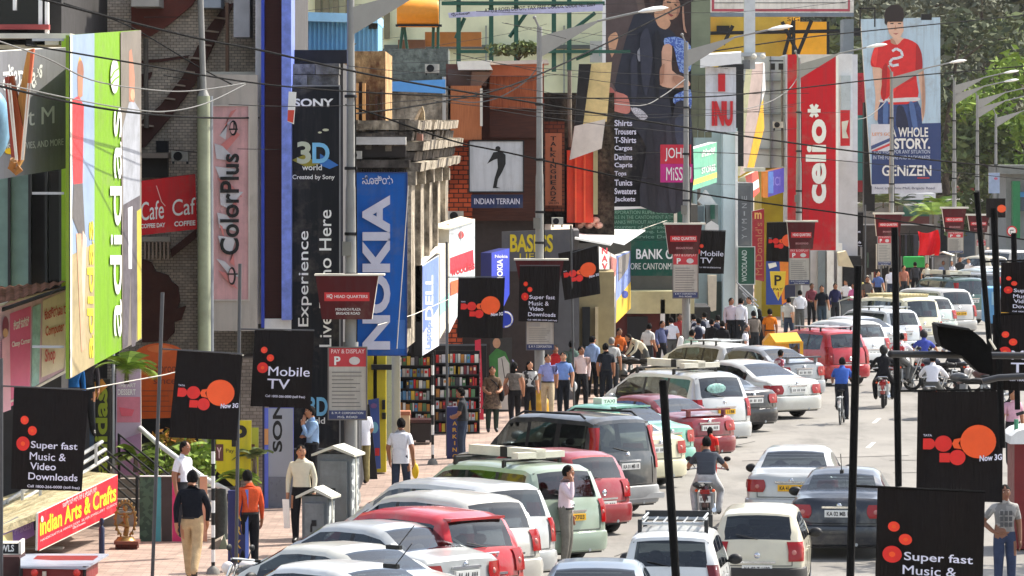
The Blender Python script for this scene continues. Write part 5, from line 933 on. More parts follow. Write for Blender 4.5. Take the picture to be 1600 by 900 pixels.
post_box(1252, 347, 44, 36, 42, 181, 'maroon light box at the foot of the tall red sign', False)
park_board(1249, 388, 33, 57, 181, 'pay parking board under the tall red sign')
post_box(1388, 335, 42, 36, 34, 213, 'maroon light box under the large fashion poster', False)
park_board(1382, 367, 22, 48, 213, 'pay parking board under the large fashion poster')
post_box(1491, 326, 38, 28, 36, 247, 'maroon light box below the slender lamp before the trees', False)
park_board(1493, 362, 25, 34, 247, 'pay parking board below the slender lamp before the trees')
post_box(1529, 337, 34, 26, 26, 262, 'farthest maroon light box near the right edge', False)
park_board(1533, 374, 16, 36, 262, 'farthest pay parking board near the right edge')
# overhead cables
def smooth(pts, n=6):
    out = []
    for j in range(len(pts) - 1):
        p0 = pts[max(0, j - 1)]; p1 = pts[j]; p2 = pts[j + 1]; p3 = pts[min(len(pts) - 1, j + 2)]
        for k in range(n):
            t = k / n; out.append(tuple(.5 * ((2 * b) + (-a + c) * t + (2 * a - 5 * b + 4 * c - d) * t * t + (-a + 3 * b - 3 * c + d) * t ** 3) for a, b, c, d in zip(p0, p1, p2, p3)))
    return out + [tuple(pts[-1])]
CABW = m((112, 112, 110), .8)
CB = [([(40, -8), (165, 25), (310, 60), (400, 77), (560, 113), (700, 139), (800, 155), (1000, 188), (1200, 218), (1390, 243), (1640, 268)], 72, 120, .016, 0, 'thick black cable sloping down right across the whole street top'),
      ([(-20, 58), (70, 90), (143, 125), (233, 140), (300, 142), (383, 130)], 74, 92, .016, 1, 'pale sagging cable tied to the utility pole, upper one'),
      ([(-20, 125), (100, 152), (200, 170), (260, 174), (320, 162), (383, 132)], 74, 92, .016, 1, 'pale sagging cable tied to the utility pole, lower one'),
      ([(40, 70), (200, 97), (400, 130), (600, 146), (840, 153), (1080, 152), (1200, 143), (1400, 121), (1640, 100)], 78, 125, .013, 0, 'thin black cable running nearly level over the rooftops'),
      ([(-20, 130), (110, 160), (200, 175), (300, 183), (400, 184), (560, 177), (700, 157), (800, 133), (930, 76), (1095, -6)], 74, 130, .016, 0, 'black cable rising right past the dark billboard'),
      ([(390, 120), (560, 170), (700, 218), (800, 240), (1065, 297), (1200, 318), (1320, 334), (1640, 380)], 96, 110, .015, 0, 'black cable falling past the red sign to the lower right'),
      ([(400, 128), (440, 126), (490, 108), (530, 86), (556, 68)], 97, 98, .02, 1, 'grey rope between the panel tower and nearest lamp'),
      ([(700, 155), (740, 160), (780, 152), (820, 128), (842, 103)], 126, 125, .02, 1, 'grey rope between the wood panel and yellow based lamp'),
      ([(870, 150), (930, 158), (1000, 165), (1035, 150), (1070, 124)], 140, 150, .022, 1, 'grey rope before the arm of the billboard model'),
      ([(1110, 150), (1150, 170), (1195, 162), (1230, 142), (1248, 118)], 170, 181, .022, 1, 'grey rope ending on the lamp by the red sign'),
      ([(1330, 186), (1352, 184), (1375, 168), (1392, 148)], 205, 213, .022, 1, 'grey rope ending on the lamp by the fashion poster'),
      ([(400, 150), (470, 165), (560, 185), (700, 225), (900, 240), (1100, 238), (1300, 250), (1600, 280)], 100, 200, .012, 0, 'thin slack wire behind the old building front'),
      ([(100, 5), (200, 40), (320, 110), (400, 150)], 84, 96, .01, 0, 'thin wire crossing the lime hoarding diagonally'),
      ([(1080, 85), (1250, 60), (1340, 50), (1640, 20)], 170, 200, .02, 0, 'black wire over the yellow building')]
for pts, Ya, Yb, r, wh, lab in CB:
    q = smooth(pts); n = len(q); mb = MB(); x0, x1 = q[0][0], q[-1][0]
    mb.tube([P(a, b, Ya + (Yb - Ya) * (a - x0) / (x1 - x0)) for a, b in q], r * (.75 if wh else 1.25), CABW if wh else CABLE, 6)
    o = mb.build('overhead_cable'); tag(o, lab, 'cable', 'overhead cables across the street')
rw = random.Random(12)
for k in range(34):          # the finer wires of the tangle overhead
    xa = rw.uniform(-60, 820); xb = xa + rw.uniform(260, 620); ya = rw.uniform(-10, 250); yb = ya + rw.uniform(-70, 110); Ya = rw.uniform(80, 120); Yb = Ya + rw.uniform(20, 80)
    pts = [tuple(Vector(P(xa, ya, Ya)).lerp(Vector(P(xb, yb, Yb)), u) - Vector((0, 0, rw.uniform(.25, .3) * 4 * u * (1 - u)))) for u in [q / 14 for q in range(15)]]
    mb = MB(); mb.tube(pts, .007, CABLE, 5); o = mb.build('overhead_wire'); tag(o, 'thin dark wire of the tangle strung across the upper street', 'cable', 'fine wires tangled overhead')
for k, (xa, ya, xb, yb, Ya, Yb, lab) in enumerate(((135, 608, 380, 555, 77, 79, 'white string between the two leftmost banners'), (590, 508, 700, 468, 99, 109, 'white string tied across the blue phone sign'), (620, 545, 638, 290, 100, 100, 'white string hanging down the blue phone sign'), (940, 372, 1060, 338, 140, 158, 'white string past the green bank fascia'))):
    mb = MB(); mb.tube([P(xa, ya, Ya), P((xa + xb) / 2, (ya + yb) / 2 + 4, (Ya + Yb) / 2), P(xb, yb, Yb)], .01, OFFW, 5); tag(mb.build('string_line'), lab, 'string')
# traffic signal seen from behind, close to the eye
t = thing('traffic_signal', 'black traffic signal hood on a horizontal arm at right', 'traffic signal', P(1640, 640, 44))
b = MB(); b.tube([P(1392, 553, 44), P(1500, 555, 44), P(1640, 556, 44)], .032, m((40, 40, 42), .4), 12); b.ball(P(1392, 553, 44), .034, DARK, 8, 6); b.build('arm', t)
b = MB(); b.tube([P(1535, 596, 45), P(1560, 590, 45), P(1640, 586, 45)], .03, m((52, 52, 54), .4), 12); b.build('lower_arm', t)
b = MB(); b.pp([(1464, 508), (1468, 507), (1512, 515), (1520, 517), (1536, 530), (1549, 548), (1552, 580), (1548, 586), (1530, 582), (1503, 556), (1480, 547), (1470, 539), (1466, 525)], 43.6, .55, m((3, 3, 3), .9, .1, 4, 'cloth')); b.build('housing', t)
b = MB(); b.pp([(1463, 505), (1472, 506), (1514, 513), (1519, 517), (1468, 510)], 43.4, .4, m((12, 12, 13), .8)); b.build('visor', t)
b = MB(); b.tube([P(1546, 530, 43.5), P(1556, 546, 43.5)], .012, OFFW, 6); b.build('clamp', t)
# red vehicle edge / kiosk at the right edge
t = thing('red_kiosk', 'red kiosk with a white rounded roof cut by the right edge', 'kiosk', P(1610, 858, 85))
b = MB(); b.pbox(1585, 692, 1700, 858, 85, 1.2, m((120, 14, 16), .5)); b.build('body', t); b = MB(); b.pp([(1578, 694), (1580, 682), (1590, 674), (1602, 670), (1700, 668), (1700, 694)], 84.8, 1.5, WHITE); b.build('roof', t); b = MB(); b.tube([P(1588, 655, 85.3), P(1588, 676, 85.3)], .04, m((60, 130, 100), .5)); b.tube([P(1588, 648, 85.2), P(1600, 644, 85.2)], .03, DARK); b.build('vent_pipe', t)
# ---------------------------------------------------------------- vehicles
TYRE = m((22, 22, 23), .85, .15, 20); RIM = m((150, 152, 155), .35, .1, 6, 'metal', .5); TRIM = m((24, 24, 26), .55, .1, 6); LAMP = m((150, 10, 14), .15, .05, 5); LAMPD = m((96, 10, 16), .15, .05, 5); LAMPW = m((226, 216, 210), .12); CHROME = m((210, 212, 214), .15, .03, 4, '', .9)
PLW = m((226, 226, 220), .5, .06, 8); PLY = m((236, 180, 30), .5, .06, 8); INK = m((26, 26, 30), .6)
def wheel(mb_t, mb_r, x, y, r, w_, side):
    s = side; prof = [(r * .62, -w_ / 2), (r * .9, -w_ / 2), (r, -w_ * .36), (r, w_ * .36), (r * .9, w_ / 2), (r * .62, w_ / 2), (r * .6, w_ * .3)]
    mb_t.lathe([(a, b * 1) for a, b in prof], (x, y, r), TYRE, 22, 'y'); mb_t.lathe([(.001, -w_ * .3), (r * .64, -w_ * .3)], (x, y, r), TYRE, 18, 'y')
    yo = y + s * w_ * .38
    mb_r.lathe([(.001, s * .01), (r * .16, s * .02), (r * .2, -s * .03), (r * .56, -s * .045), (r * .6, s * .03), (r * .64, s * .03)], (x, yo, r), RIM, 20, 'y')
    for k in range(6):
        a = k * math.pi / 3; c, s_ = math.cos(a), math.sin(a); t = .035
        p = [(x + c * r * .15 - s_ * t, yo + s * .012, r + s_ * r * .15 + c * t), (x + c * r * .58 - s_ * t, yo, r + s_ * r * .58 + c * t), (x + c * r * .58 + s_ * t, yo, r + s_ * r * .58 - c * t), (x + c * r * .15 + s_ * t, yo + s * .012, r + s_ * r * .15 - c * t)]
        mb_r.add(p + [(a_[0], a_[1] - s * .05, a_[2]) for a_ in p], [(0, 1, 2, 3), (0, 1, 5, 4), (1, 2, 6, 5), (2, 3, 7, 6)], RIM)
# profiles: x as fraction of length from the REAR; top line, belt line
TYPES = {
 'sedan': dict(L=4.4, W=1.72, H=1.45, top=[(0, .50), (.004, .78), (.012, .98), (.03, 1.05), (.15, 1.09), (.2, 1.13), (.30, 1.36), (.38, 1.44), (.5, 1.45), (.58, 1.42), (.76, .99), (.80, .94), (.93, .78), (.98, .64), (1, .45)],
     belt=.92, tum=.42, rg=(.185, .315), ws=(.585, .755), sw=((.245, .42), (.44, .66)), lamp=(.72, .95, .36, .14), pz=.80, wr=.31, xw=(.2, .815)),
 'sedan2': dict(L=4.3, W=1.69, H=1.48, top=[(0, .50), (.004, .80), (.01, 1.02), (.03, 1.08), (.12, 1.12), (.165, 1.16), (.27, 1.40), (.36, 1.47), (.5, 1.48), (.58, 1.45), (.77, 1.0), (.81, .95), (.93, .8), (.98, .64), (1, .45)],
     belt=.95, tum=.40, rg=(.15, .285), ws=(.585, .765), sw=((.215, .40), (.42, .66)), lamp=(.72, .98, .34, .14), pz=.82, wr=.3, xw=(.2, .815)),
 'saloon': dict(L=4.82, W=1.82, H=1.46, top=[(0, .50), (.004, .72), (.012, .92), (.04, 1.02), (.14, 1.06), (.19, 1.10), (.32, 1.37), (.40, 1.44), (.5, 1.46), (.57, 1.43), (.75, 1.0), (.79, .95), (.93, .8), (.98, .62), (1, .45)],
     belt=.93, tum=.44, rg=(.18, .325), ws=(.575, .745), sw=((.235, .42), (.44, .66)), lamp=(.66, .90, .4, .2), pz=.76, wr=.33, xw=(.2, .82)),
 'hatch': dict(L=3.6, W=1.55, H=1.52, top=[(0, .50), (.006, .75), (.016, .93), (.03, 1.02), (.075, 1.30), (.10, 1.44), (.17, 1.50), (.4, 1.53), (.55, 1.50), (.63, 1.44), (.82, 1.02), (.86, .96), (.95, .82), (.985, .62), (1, .45)],
     belt=.93, tum=.26, rg=(.033, .094), ws=(.64, .81), sw=((.14, .30), (.32, .5), (.52, .71)), lamp=(.70, 1.02, .24, .06), pz=.58, wr=.28, xw=(.17, .82)),
 'mini': dict(L=3.6, W=1.56, H=1.58, top=[(0, .50), (.006, .78), (.016, .96), (.03, 1.05), (.065, 1.36), (.085, 1.50), (.15, 1.56), (.4, 1.59), (.55, 1.56), (.64, 1.48), (.82, 1.05), (.86, .98), (.95, .84), (.985, .62), (1, .45)],
     belt=.95, tum=.22, rg=(.033, .078), ws=(.65, .81), sw=((.13, .30), (.32, .5), (.52, .72)), lamp=(.62, 1.12, .15, .07), pz=.56, wr=.28, xw=(.17, .82)),
 'mpv': dict(L=4.55, W=1.76, H=1.76, top=[(0, .52), (.005, .85), (.014, 1.06), (.026, 1.16), (.06, 1.54), (.078, 1.68), (.12, 1.74), (.4, 1.77), (.56, 1.74), (.62, 1.68), (.81, 1.12), (.84, 1.06), (.95, .86), (.985, .66), (1, .45)],
     belt=1.06, tum=.22, rg=(.028, .072), ws=(.63, .80), sw=((.10, .27), (.29, .46), (.48, .70)), lamp=(.74, 1.16, .17, .1), pz=.86, wr=.31, xw=(.2, .81)),
 'suv': dict(L=4.43, W=1.82, H=1.94, top=[(0, .55), (.004, .95), (.010, 1.14), (.018, 1.22), (.036, 1.66), (.05, 1.84), (.09, 1.90), (.4, 1.94), (.54, 1.90), (.58, 1.86), (.70, 1.26), (.73, 1.18), (.93, 1.08), (.985, .9), (1, .5)],
     belt=1.16, tum=.16, rg=(.019, .045), ws=(.585, .695), sw=((.08, .25), (.28, .44), (.46, .64)), lamp=(.92, 1.74, .11, .05), pz=.98, wr=.37, xw=(.2, .82)),
 'van': dict(L=4.5, W=1.75, H=1.9, top=[(0, .55), (.004, .9), (.010, 1.1), (.018, 1.2), (.04, 1.66), (.055, 1.82), (.09, 1.88), (.4, 1.91), (.56, 1.88), (.61, 1.84), (.74, 1.24), (.77, 1.16), (.93, 1.06), (.985, .9), (1, .5)],
     belt=1.14, tum=.16, rg=(.019, .05), ws=(.615, .735), sw=((.08, .25), (.28, .44), (.46, .66)), lamp=(.85, 1.08, .14, .06), pz=.8, wr=.34, xw=(.2, .82)),
}
def interp(pts, x):
    for (a, b), (c, d) in zip(pts, pts[1:]):
        if x <= c: return b + (d - b) * (x - a) / max(1e-9, c - a)
    return pts[-1][1]
_cars = {}
def carmesh(kind, paint):
    T = TYPES[kind]; L_, W, Hh = T['L'], T['W'], T['H']; hw = W / 2; wr_ = T['wr']; xw = [q * L_ for q in T['xw']]
    top = [(a * L_, b) for a, b in T['top']]
    belt0 = T['belt']
    zt = lambda x: interp(top, x)
    def wm(x): return hw * (1 - .07 * max(0, (.5 - x) / .5) ** 2 - .16 * max(0, (x - L_ + .9) / .9) ** 2)
    def belt(x):
        b = belt0 + .10 * (.5 - x / L_); return min(b, zt(x) - .035)
    def wtop(x):
        z = zt(x); gap = max(0, z - belt(x)); return wm(x) - .045 - gap * T['tum'] - (.03 if gap < .12 else 0)
    def arch(x, r):
        return max(((r * r - (x - c) ** 2) ** .5 if abs(x - c) < r else -1) for c in xw) + wr_
    xs = sorted(set([round(a, 4) for a, _ in top] + [round(L_ * q, 4) for rng in ([T['rg'], T['ws']] + list(T['sw'])) for q in rng] + [round(c + d, 3) for c in xw for d in np.linspace(-.42, .42, 15)] + [round(q, 3) for q in np.arange(.15, L_ - .1, .14)]))
    xs = [x for j, x in enumerate(xs) if 0 <= x <= L_]
    def dfm(x, y):
        k = min(1, abs(y) / hw) ** 3
        return x + .13 * k * math.exp(-x / .35) - .30 * k * math.exp(-(L_ - x) / .45)
    rows = []
    for x in xs:
        z = zt(x); b = belt(x); w_ = wm(x); wt = wtop(x); gap = z - b; cr = .035 if gap > .3 else .02
        q = [(0, z + cr), (.5 * wt, z + cr * .75), (.84 * wt, z + cr * .15), (wt, z - (.05 if gap > .3 else .015))]
        e = (w_ - .02, b); lp = lambda t: (q[3][0] + (e[0] - q[3][0]) * t + .02 * math.sin(math.pi * t), q[3][1] + (e[1] - q[3][1]) * t)
        q += [lp(.12), lp(.9), e]
        zb_ = [b - .10, .62, .46, .30, .22]; wb_ = [w_, w_ * 1.0, w_ * .995, w_ * .97, w_ * .94]
        r = wr_ + .07; ar = arch(x, r)
        zz = []; prev = b
        for i, zq in enumerate(zb_):
            zq = min(zq, b - .02 - .01 * i); zq = max(zq, min(ar + .003 * (4 - i), b - .015 * (i + 1)) if ar > wr_ else zq); zz.append(zq)
        q += list(zip(wb_, zz)); q.append((w_ * .8, max(zz[-1], .24)))
        rows.append(q)
    nr = len(rows[0])
    body, rw, wsd, und = MB(), MB(), MB(), MB(); sdw = {1: MB(), -1: MB()}
    def pt(i, j, s): y, z = rows[i][j]; return (dfm(xs[i], y), s * y, z)
    for i in range(len(xs) - 1):
        xm = (xs[i] + xs[i + 1]) / 2 / L_
        for j in range(nr - 1):
            for s in (1, -1):
                f = [pt(i, j, s), pt(i + 1, j, s), pt(i + 1, j + 1, s), pt(i, j + 1, s)]
                if s < 0: f.reverse()
                tgt, mat = body, paint
                if j <= 2 and T['rg'][0] <= xm <= T['rg'][1]: tgt, mat = (rw, CARGLASS) if j < 2 else (body, paint)
                elif j <= 2 and T['ws'][0] <= xm <= T['ws'][1]: tgt, mat = (wsd, CARGLASS) if j < 2 or True else (body, paint)
                elif j == 4:
                    inw = [(a, b) for a, b in T['sw'] if a <= xm <= b]
                    if inw and zt(xm * L_) - belt(xm * L_) > .12: tgt, mat = sdw[s], CARGLASS
                    elif T['sw'][0][0] < xm < T['sw'][-1][1]: mat = TRIM
                elif j == nr - 2: mat = TRIM
                tgt.add(f, [(0, 1, 2, 3)], mat, True)
    for i in (0, len(xs) - 1):
        ring = [pt(i, j, 1) for j in range(nr)] + [pt(i, j, -1) for j in range(nr - 1, 0, -1)]
        body.poly(ring, paint)
    # merge doubles so that shading is smooth
    und.box(.08, L_ - .15, -hw * .8, hw * .8, .2, .62, TRIM); und.box(.02, .2, -hw * .6, hw * .6, .25, .34, TRIM)
    for c in xw: und.box(c - .36, c + .36, -hw * .86, hw * .86, .26, .7, m((8, 8, 8), .9))
    for s in (-.35, .3): und.tube([(-.06, s * hw, .27), (.3, s * hw, .27)], .03, STEEL, 8) if s < 0 else None
    SEAT = m((46, 44, 44), .9, .15, 8, 'cloth'); SEATL = m((120, 112, 100), .9, .15, 8, 'cloth'); seat = MB(); sm_ = SEATL if kind in ('mpv', 'sedan2', 'van') else SEAT
    hl_ = belt0 + .08
    for xq, ys in ((.46, (-.33, .33)), (.25 if kind.startswith('s') and kind != 'suv' else .20, (-.38, .0, .38))):
        for y in ys:
            x = xq * L_; seat.hexa([(x - .1, y - .2, hl_), (x - .1, y + .2, hl_), (x, y + .22, .5), (x, y - .22, .5), (x + .03, y - .2, hl_), (x + .03, y + .2, hl_), (x + .14, y + .22, .5), (x + .14, y - .22, .5)], sm_)
            seat.ball((x - .05, y, hl_ + .11), (.05, .12, .08), sm_, 10, 6)
    seat.tube([(.56 * L_, .33, belt0 + .02), (.575 * L_, .33, belt0 + .1)], .16, BLACK, 12)
    lin_ = MB(); xa_, xb_ = T['rg'][1] * L_ + .03, T['ws'][0] * L_ - .03
    for q in range(6):
        x0_, x1_ = xa_ + (xb_ - xa_) * q / 6, xa_ + (xb_ - xa_) * (q + 1) / 6; za = zt((x0_ + x1_) / 2) - .09; lin_.box(x0_, x1_, -wtop((x0_ + x1_) / 2) + .03, wtop((x0_ + x1_) / 2) - .03, za - .02, za, m((90, 88, 84), .9))
    lin_.box(max(.1, T['rg'][0] * L_ + .08), L_ * .24, -hw * .78, hw * .78, belt0 - .06, belt0 - .03, SEAT); lin_.box(L_ * .6, L_ * .72, -hw * .8, hw * .8, belt0 - .2, belt0 - .03, SEAT)
    bmp = MB(); n = 24; pr = [(.0, .24), (.035, .27), (.05, .36), (.055, .5), (.04, .58), (.0, .60)]
    bmat = paint if kind not in ('suv', 'van') else m((150, 152, 152), .45)
    if paint.name.startswith('car_206_200_176'): bmat = m((40, 38, 36), .6)
    if kind == 'mini' : bmat = paint
    def bp(u, o): # u -1..1
        y = u * (hw + o * .8 - .01); return (.5 - (.52 + o) * (max(0, 1 - abs(u) ** 6)) ** (1 / 3.2), y)
    us = [math.sin(math.pi / 2 * q / (n / 2)) for q in range(-n // 2, n // 2 + 1)]
    vs = [bp(u, o) + (z,) for u in us for o, z in pr]; k = len(pr)
    bmp.add(vs, [(a * k + b, (a + 1) * k + b, (a + 1) * k + b + 1, a * k + b + 1) for a in range(len(us) - 1) for b in range(k - 1)], bmat, True)
    bmp.box(-.035, .05, -hw * .55, hw * .55, .255, .33, TRIM)
    # tail lamps
    z0, z1, yw, xl = T['lamp']
    def xr(z):
        for (a, b), (c, d) in zip(top, top[1:]):
            if z <= d: return a + (c - a) * (z - b) / max(1e-6, d - b)
        return top[-1][0]
    def side(x, z):
        i = min(range(len(xs)), key=lambda q: abs(xs[q] - x)); r_ = rows[i]
        for (ya, za), (yb, zb) in zip(r_[3:], r_[4:]):
            if zb <= z <= za: return yb + (ya - yb) * (z - zb) / max(1e-6, za - zb)
        return r_[6][0]
    lamps = []
    for s in (1, -1):
        lm = MB(); grid = []; nz = 8
        for a in range(nz + 1):
            z = z0 + (z1 - z0) * a / nz; x0 = xr(z); row = []; f = math.sin(math.pi * (.15 + .7 * a / nz)) if z1 - z0 < .3 else 1
            ysd = side(.28, z) - .012
            yin = ysd - yw * (.75 + .25 * f)
            for y in np.linspace(yin, ysd * .97, 5): row.append((dfm(x0, y) - .022, s * y, z))
            for x in np.linspace(x0 + .02, x0 + xl + .06, 5): yy = side(x, z); row.append((dfm(x, yy), s * (yy + .014), z))
            grid.append(row)
        k = len(grid[0]); lm.add([p for r_ in grid for p in r_], [(a * k + b, (a + 1) * k + b, (a + 1) * k + b + 1, a * k + b + 1) for a in range(nz) for b in range(k - 1)], LAMP, True)
        zc = z0 + (z1 - z0) * .45; x0 = xr(zc); ysd = side(max(x0 + .02, .03), zc)
        if kind not in ('suv',): lm.lathe([(.001, -.02), (min(.035, yw * .16), -.02), (min(.045, yw * .2), 0)], (dfm(x0, ysd - yw * .5) - .012, s * (ysd - yw * .5), zc), m((190, 120, 112), .2), 12, 'x')
        lamps.append(lm.mesh('tail_light'))
    # plate, handle, wiper, emblem
    pz = T['pz']; xp = xr(pz); plm = MB(); plm.box(xp - .03, xp + .02, -.25, .25, pz - .065, pz + .065, PLW); 
    dt = MB(); ex = []; g_ = MB(); g_.box(xr(pz + .12) - .035, xr(pz + .12) + .03, -.30, .30, pz + .09, pz + .125, CHROME); ex.append(('boot_trim', g_.mesh('boot_trim')))
    zw = interp(top, T['rg'][0] * L_); 
    if kind not in ('sedan', 'sedan2', 'saloon'):
        xw_ = T['rg'][0] * L_; g_ = MB(); g_.tube([(xw_ - .02, .0, zw + .02), (xw_ + .004, .36, zw + .10)], .008, BLACK, 6); ex.append(('wiper', g_.mesh('wiper'))); g_ = MB()
        g_.lathe([(.001, -.02), (.05, -.02), (.05, .02)], (xr(pz + .22), 0, pz + .22), CHROME, 12, 'x')
    else: g_ = MB(); g_.lathe([(.001, 0), (.045, 0), (.045, .03)], (xr(belt0) - .03, 0, belt0 + .02), CHROME, 12, 'x')
    ex.append(('emblem', g_.mesh('emblem')))
    for s in (1, -1):      # shut lines of boot, tailgate and doors
        yb = hw * .74
        dt.tube([(dfm(xr(z), yb) - .004, s * yb, z) for z in np.linspace(.63, min(belt0 - .02, interp(top, T['rg'][0] * L_)), 7)], .006, BLACK, 4)
        for q in (T['sw'][-1][1] - .02, (T['sw'][-1][0] + T['sw'][-2][1]) / 2, T['sw'][0][1] if len(T['sw']) > 2 else T['sw'][0][0] + .02):
            x = q * L_; dt.tube([(x, s * (side(x, z) + .001), z) for z in np.linspace(.36, belt0 + .0, 6)], .006, BLACK, 4)
    dt.tube([(dfm(xr(.63), y) - .006, y, .63) for y in np.linspace(-hw * .74, hw * .74, 9)], .006, BLACK, 4)
    for s in (1, -1):
        for q in (.42, .24): x = L_ * q; yy = side(x, belt0 - .1); g_ = MB(); g_.box(x, x + .16, min(s * yy, s * (yy + .03)), max(s * yy, s * (yy + .03)), belt0 - .12, belt0 - .09, paint); ex.append(('door_handle', g_.mesh('door_handle')))
    mirs = []
    for s in (1, -1):
        mr = MB(); x = L_ * (T['sw'][-1][1] - .01); y = hw + .08; mr.ball((x, s * y, belt0 + .06), (.06, .12, .085), TRIM if kind in ('hatch', 'mini', 'sedan') else paint, 10, 8); mr.tube([(x, s * (hw - .08), belt0 + .02), (x, s * y, belt0 + .04)], .025, TRIM, 6); mirs.append(mr.mesh('mirror'))
    hls = []
    for s in (1, -1):
        hl = MB(); hl.ball((L_ - .16, s * hw * .66, .74), (.12, .2, .1), LAMPW, 10, 8); hls.append(hl.mesh('headlight'))
    ws_ = []
    for x in xw:
        for s in (1, -1):
            a, b = MB(), MB(); wheel(a, b, x, s * (hw - .12), wr_, .19, s); ws_.append((a.mesh('tyre'), b.mesh('rim')))
    def weld(mb, name):
        me = mb.mesh(name); bm = bmesh.new(); bm.from_mesh(me); bmesh.ops.remove_doubles(bm, verts=bm.verts, dist=.0015); bm.to_mesh(me); bm.free(); me.set_sharp_from_angle(angle=R(38)); return me
    return dict(body=weld(body, 'body'), rear_window=weld(rw, 'rear_window'), windshield=weld(wsd, 'windshield'), side_window=[weld(sdw[q], 'side_window') for q in (1, -1)], seats=seat.mesh('seats'), lining=lin_.mesh('interior_lining'), underbody=und.mesh('underbody'), bumper=weld(bmp, 'bumper'), lamps=lamps, plate=plm.mesh('number_plate'), shut_lines=dt.mesh('shut_lines'), ex=ex, mirrors=mirs, heads=hls, wheels=ws_, xr=xr, zt=zt, wtop=wtop, T=T)
def link(name, me, parent):
    o = bpy.data.objects.new(name, me); COL.objects.link(o); o.parent = parent; return o
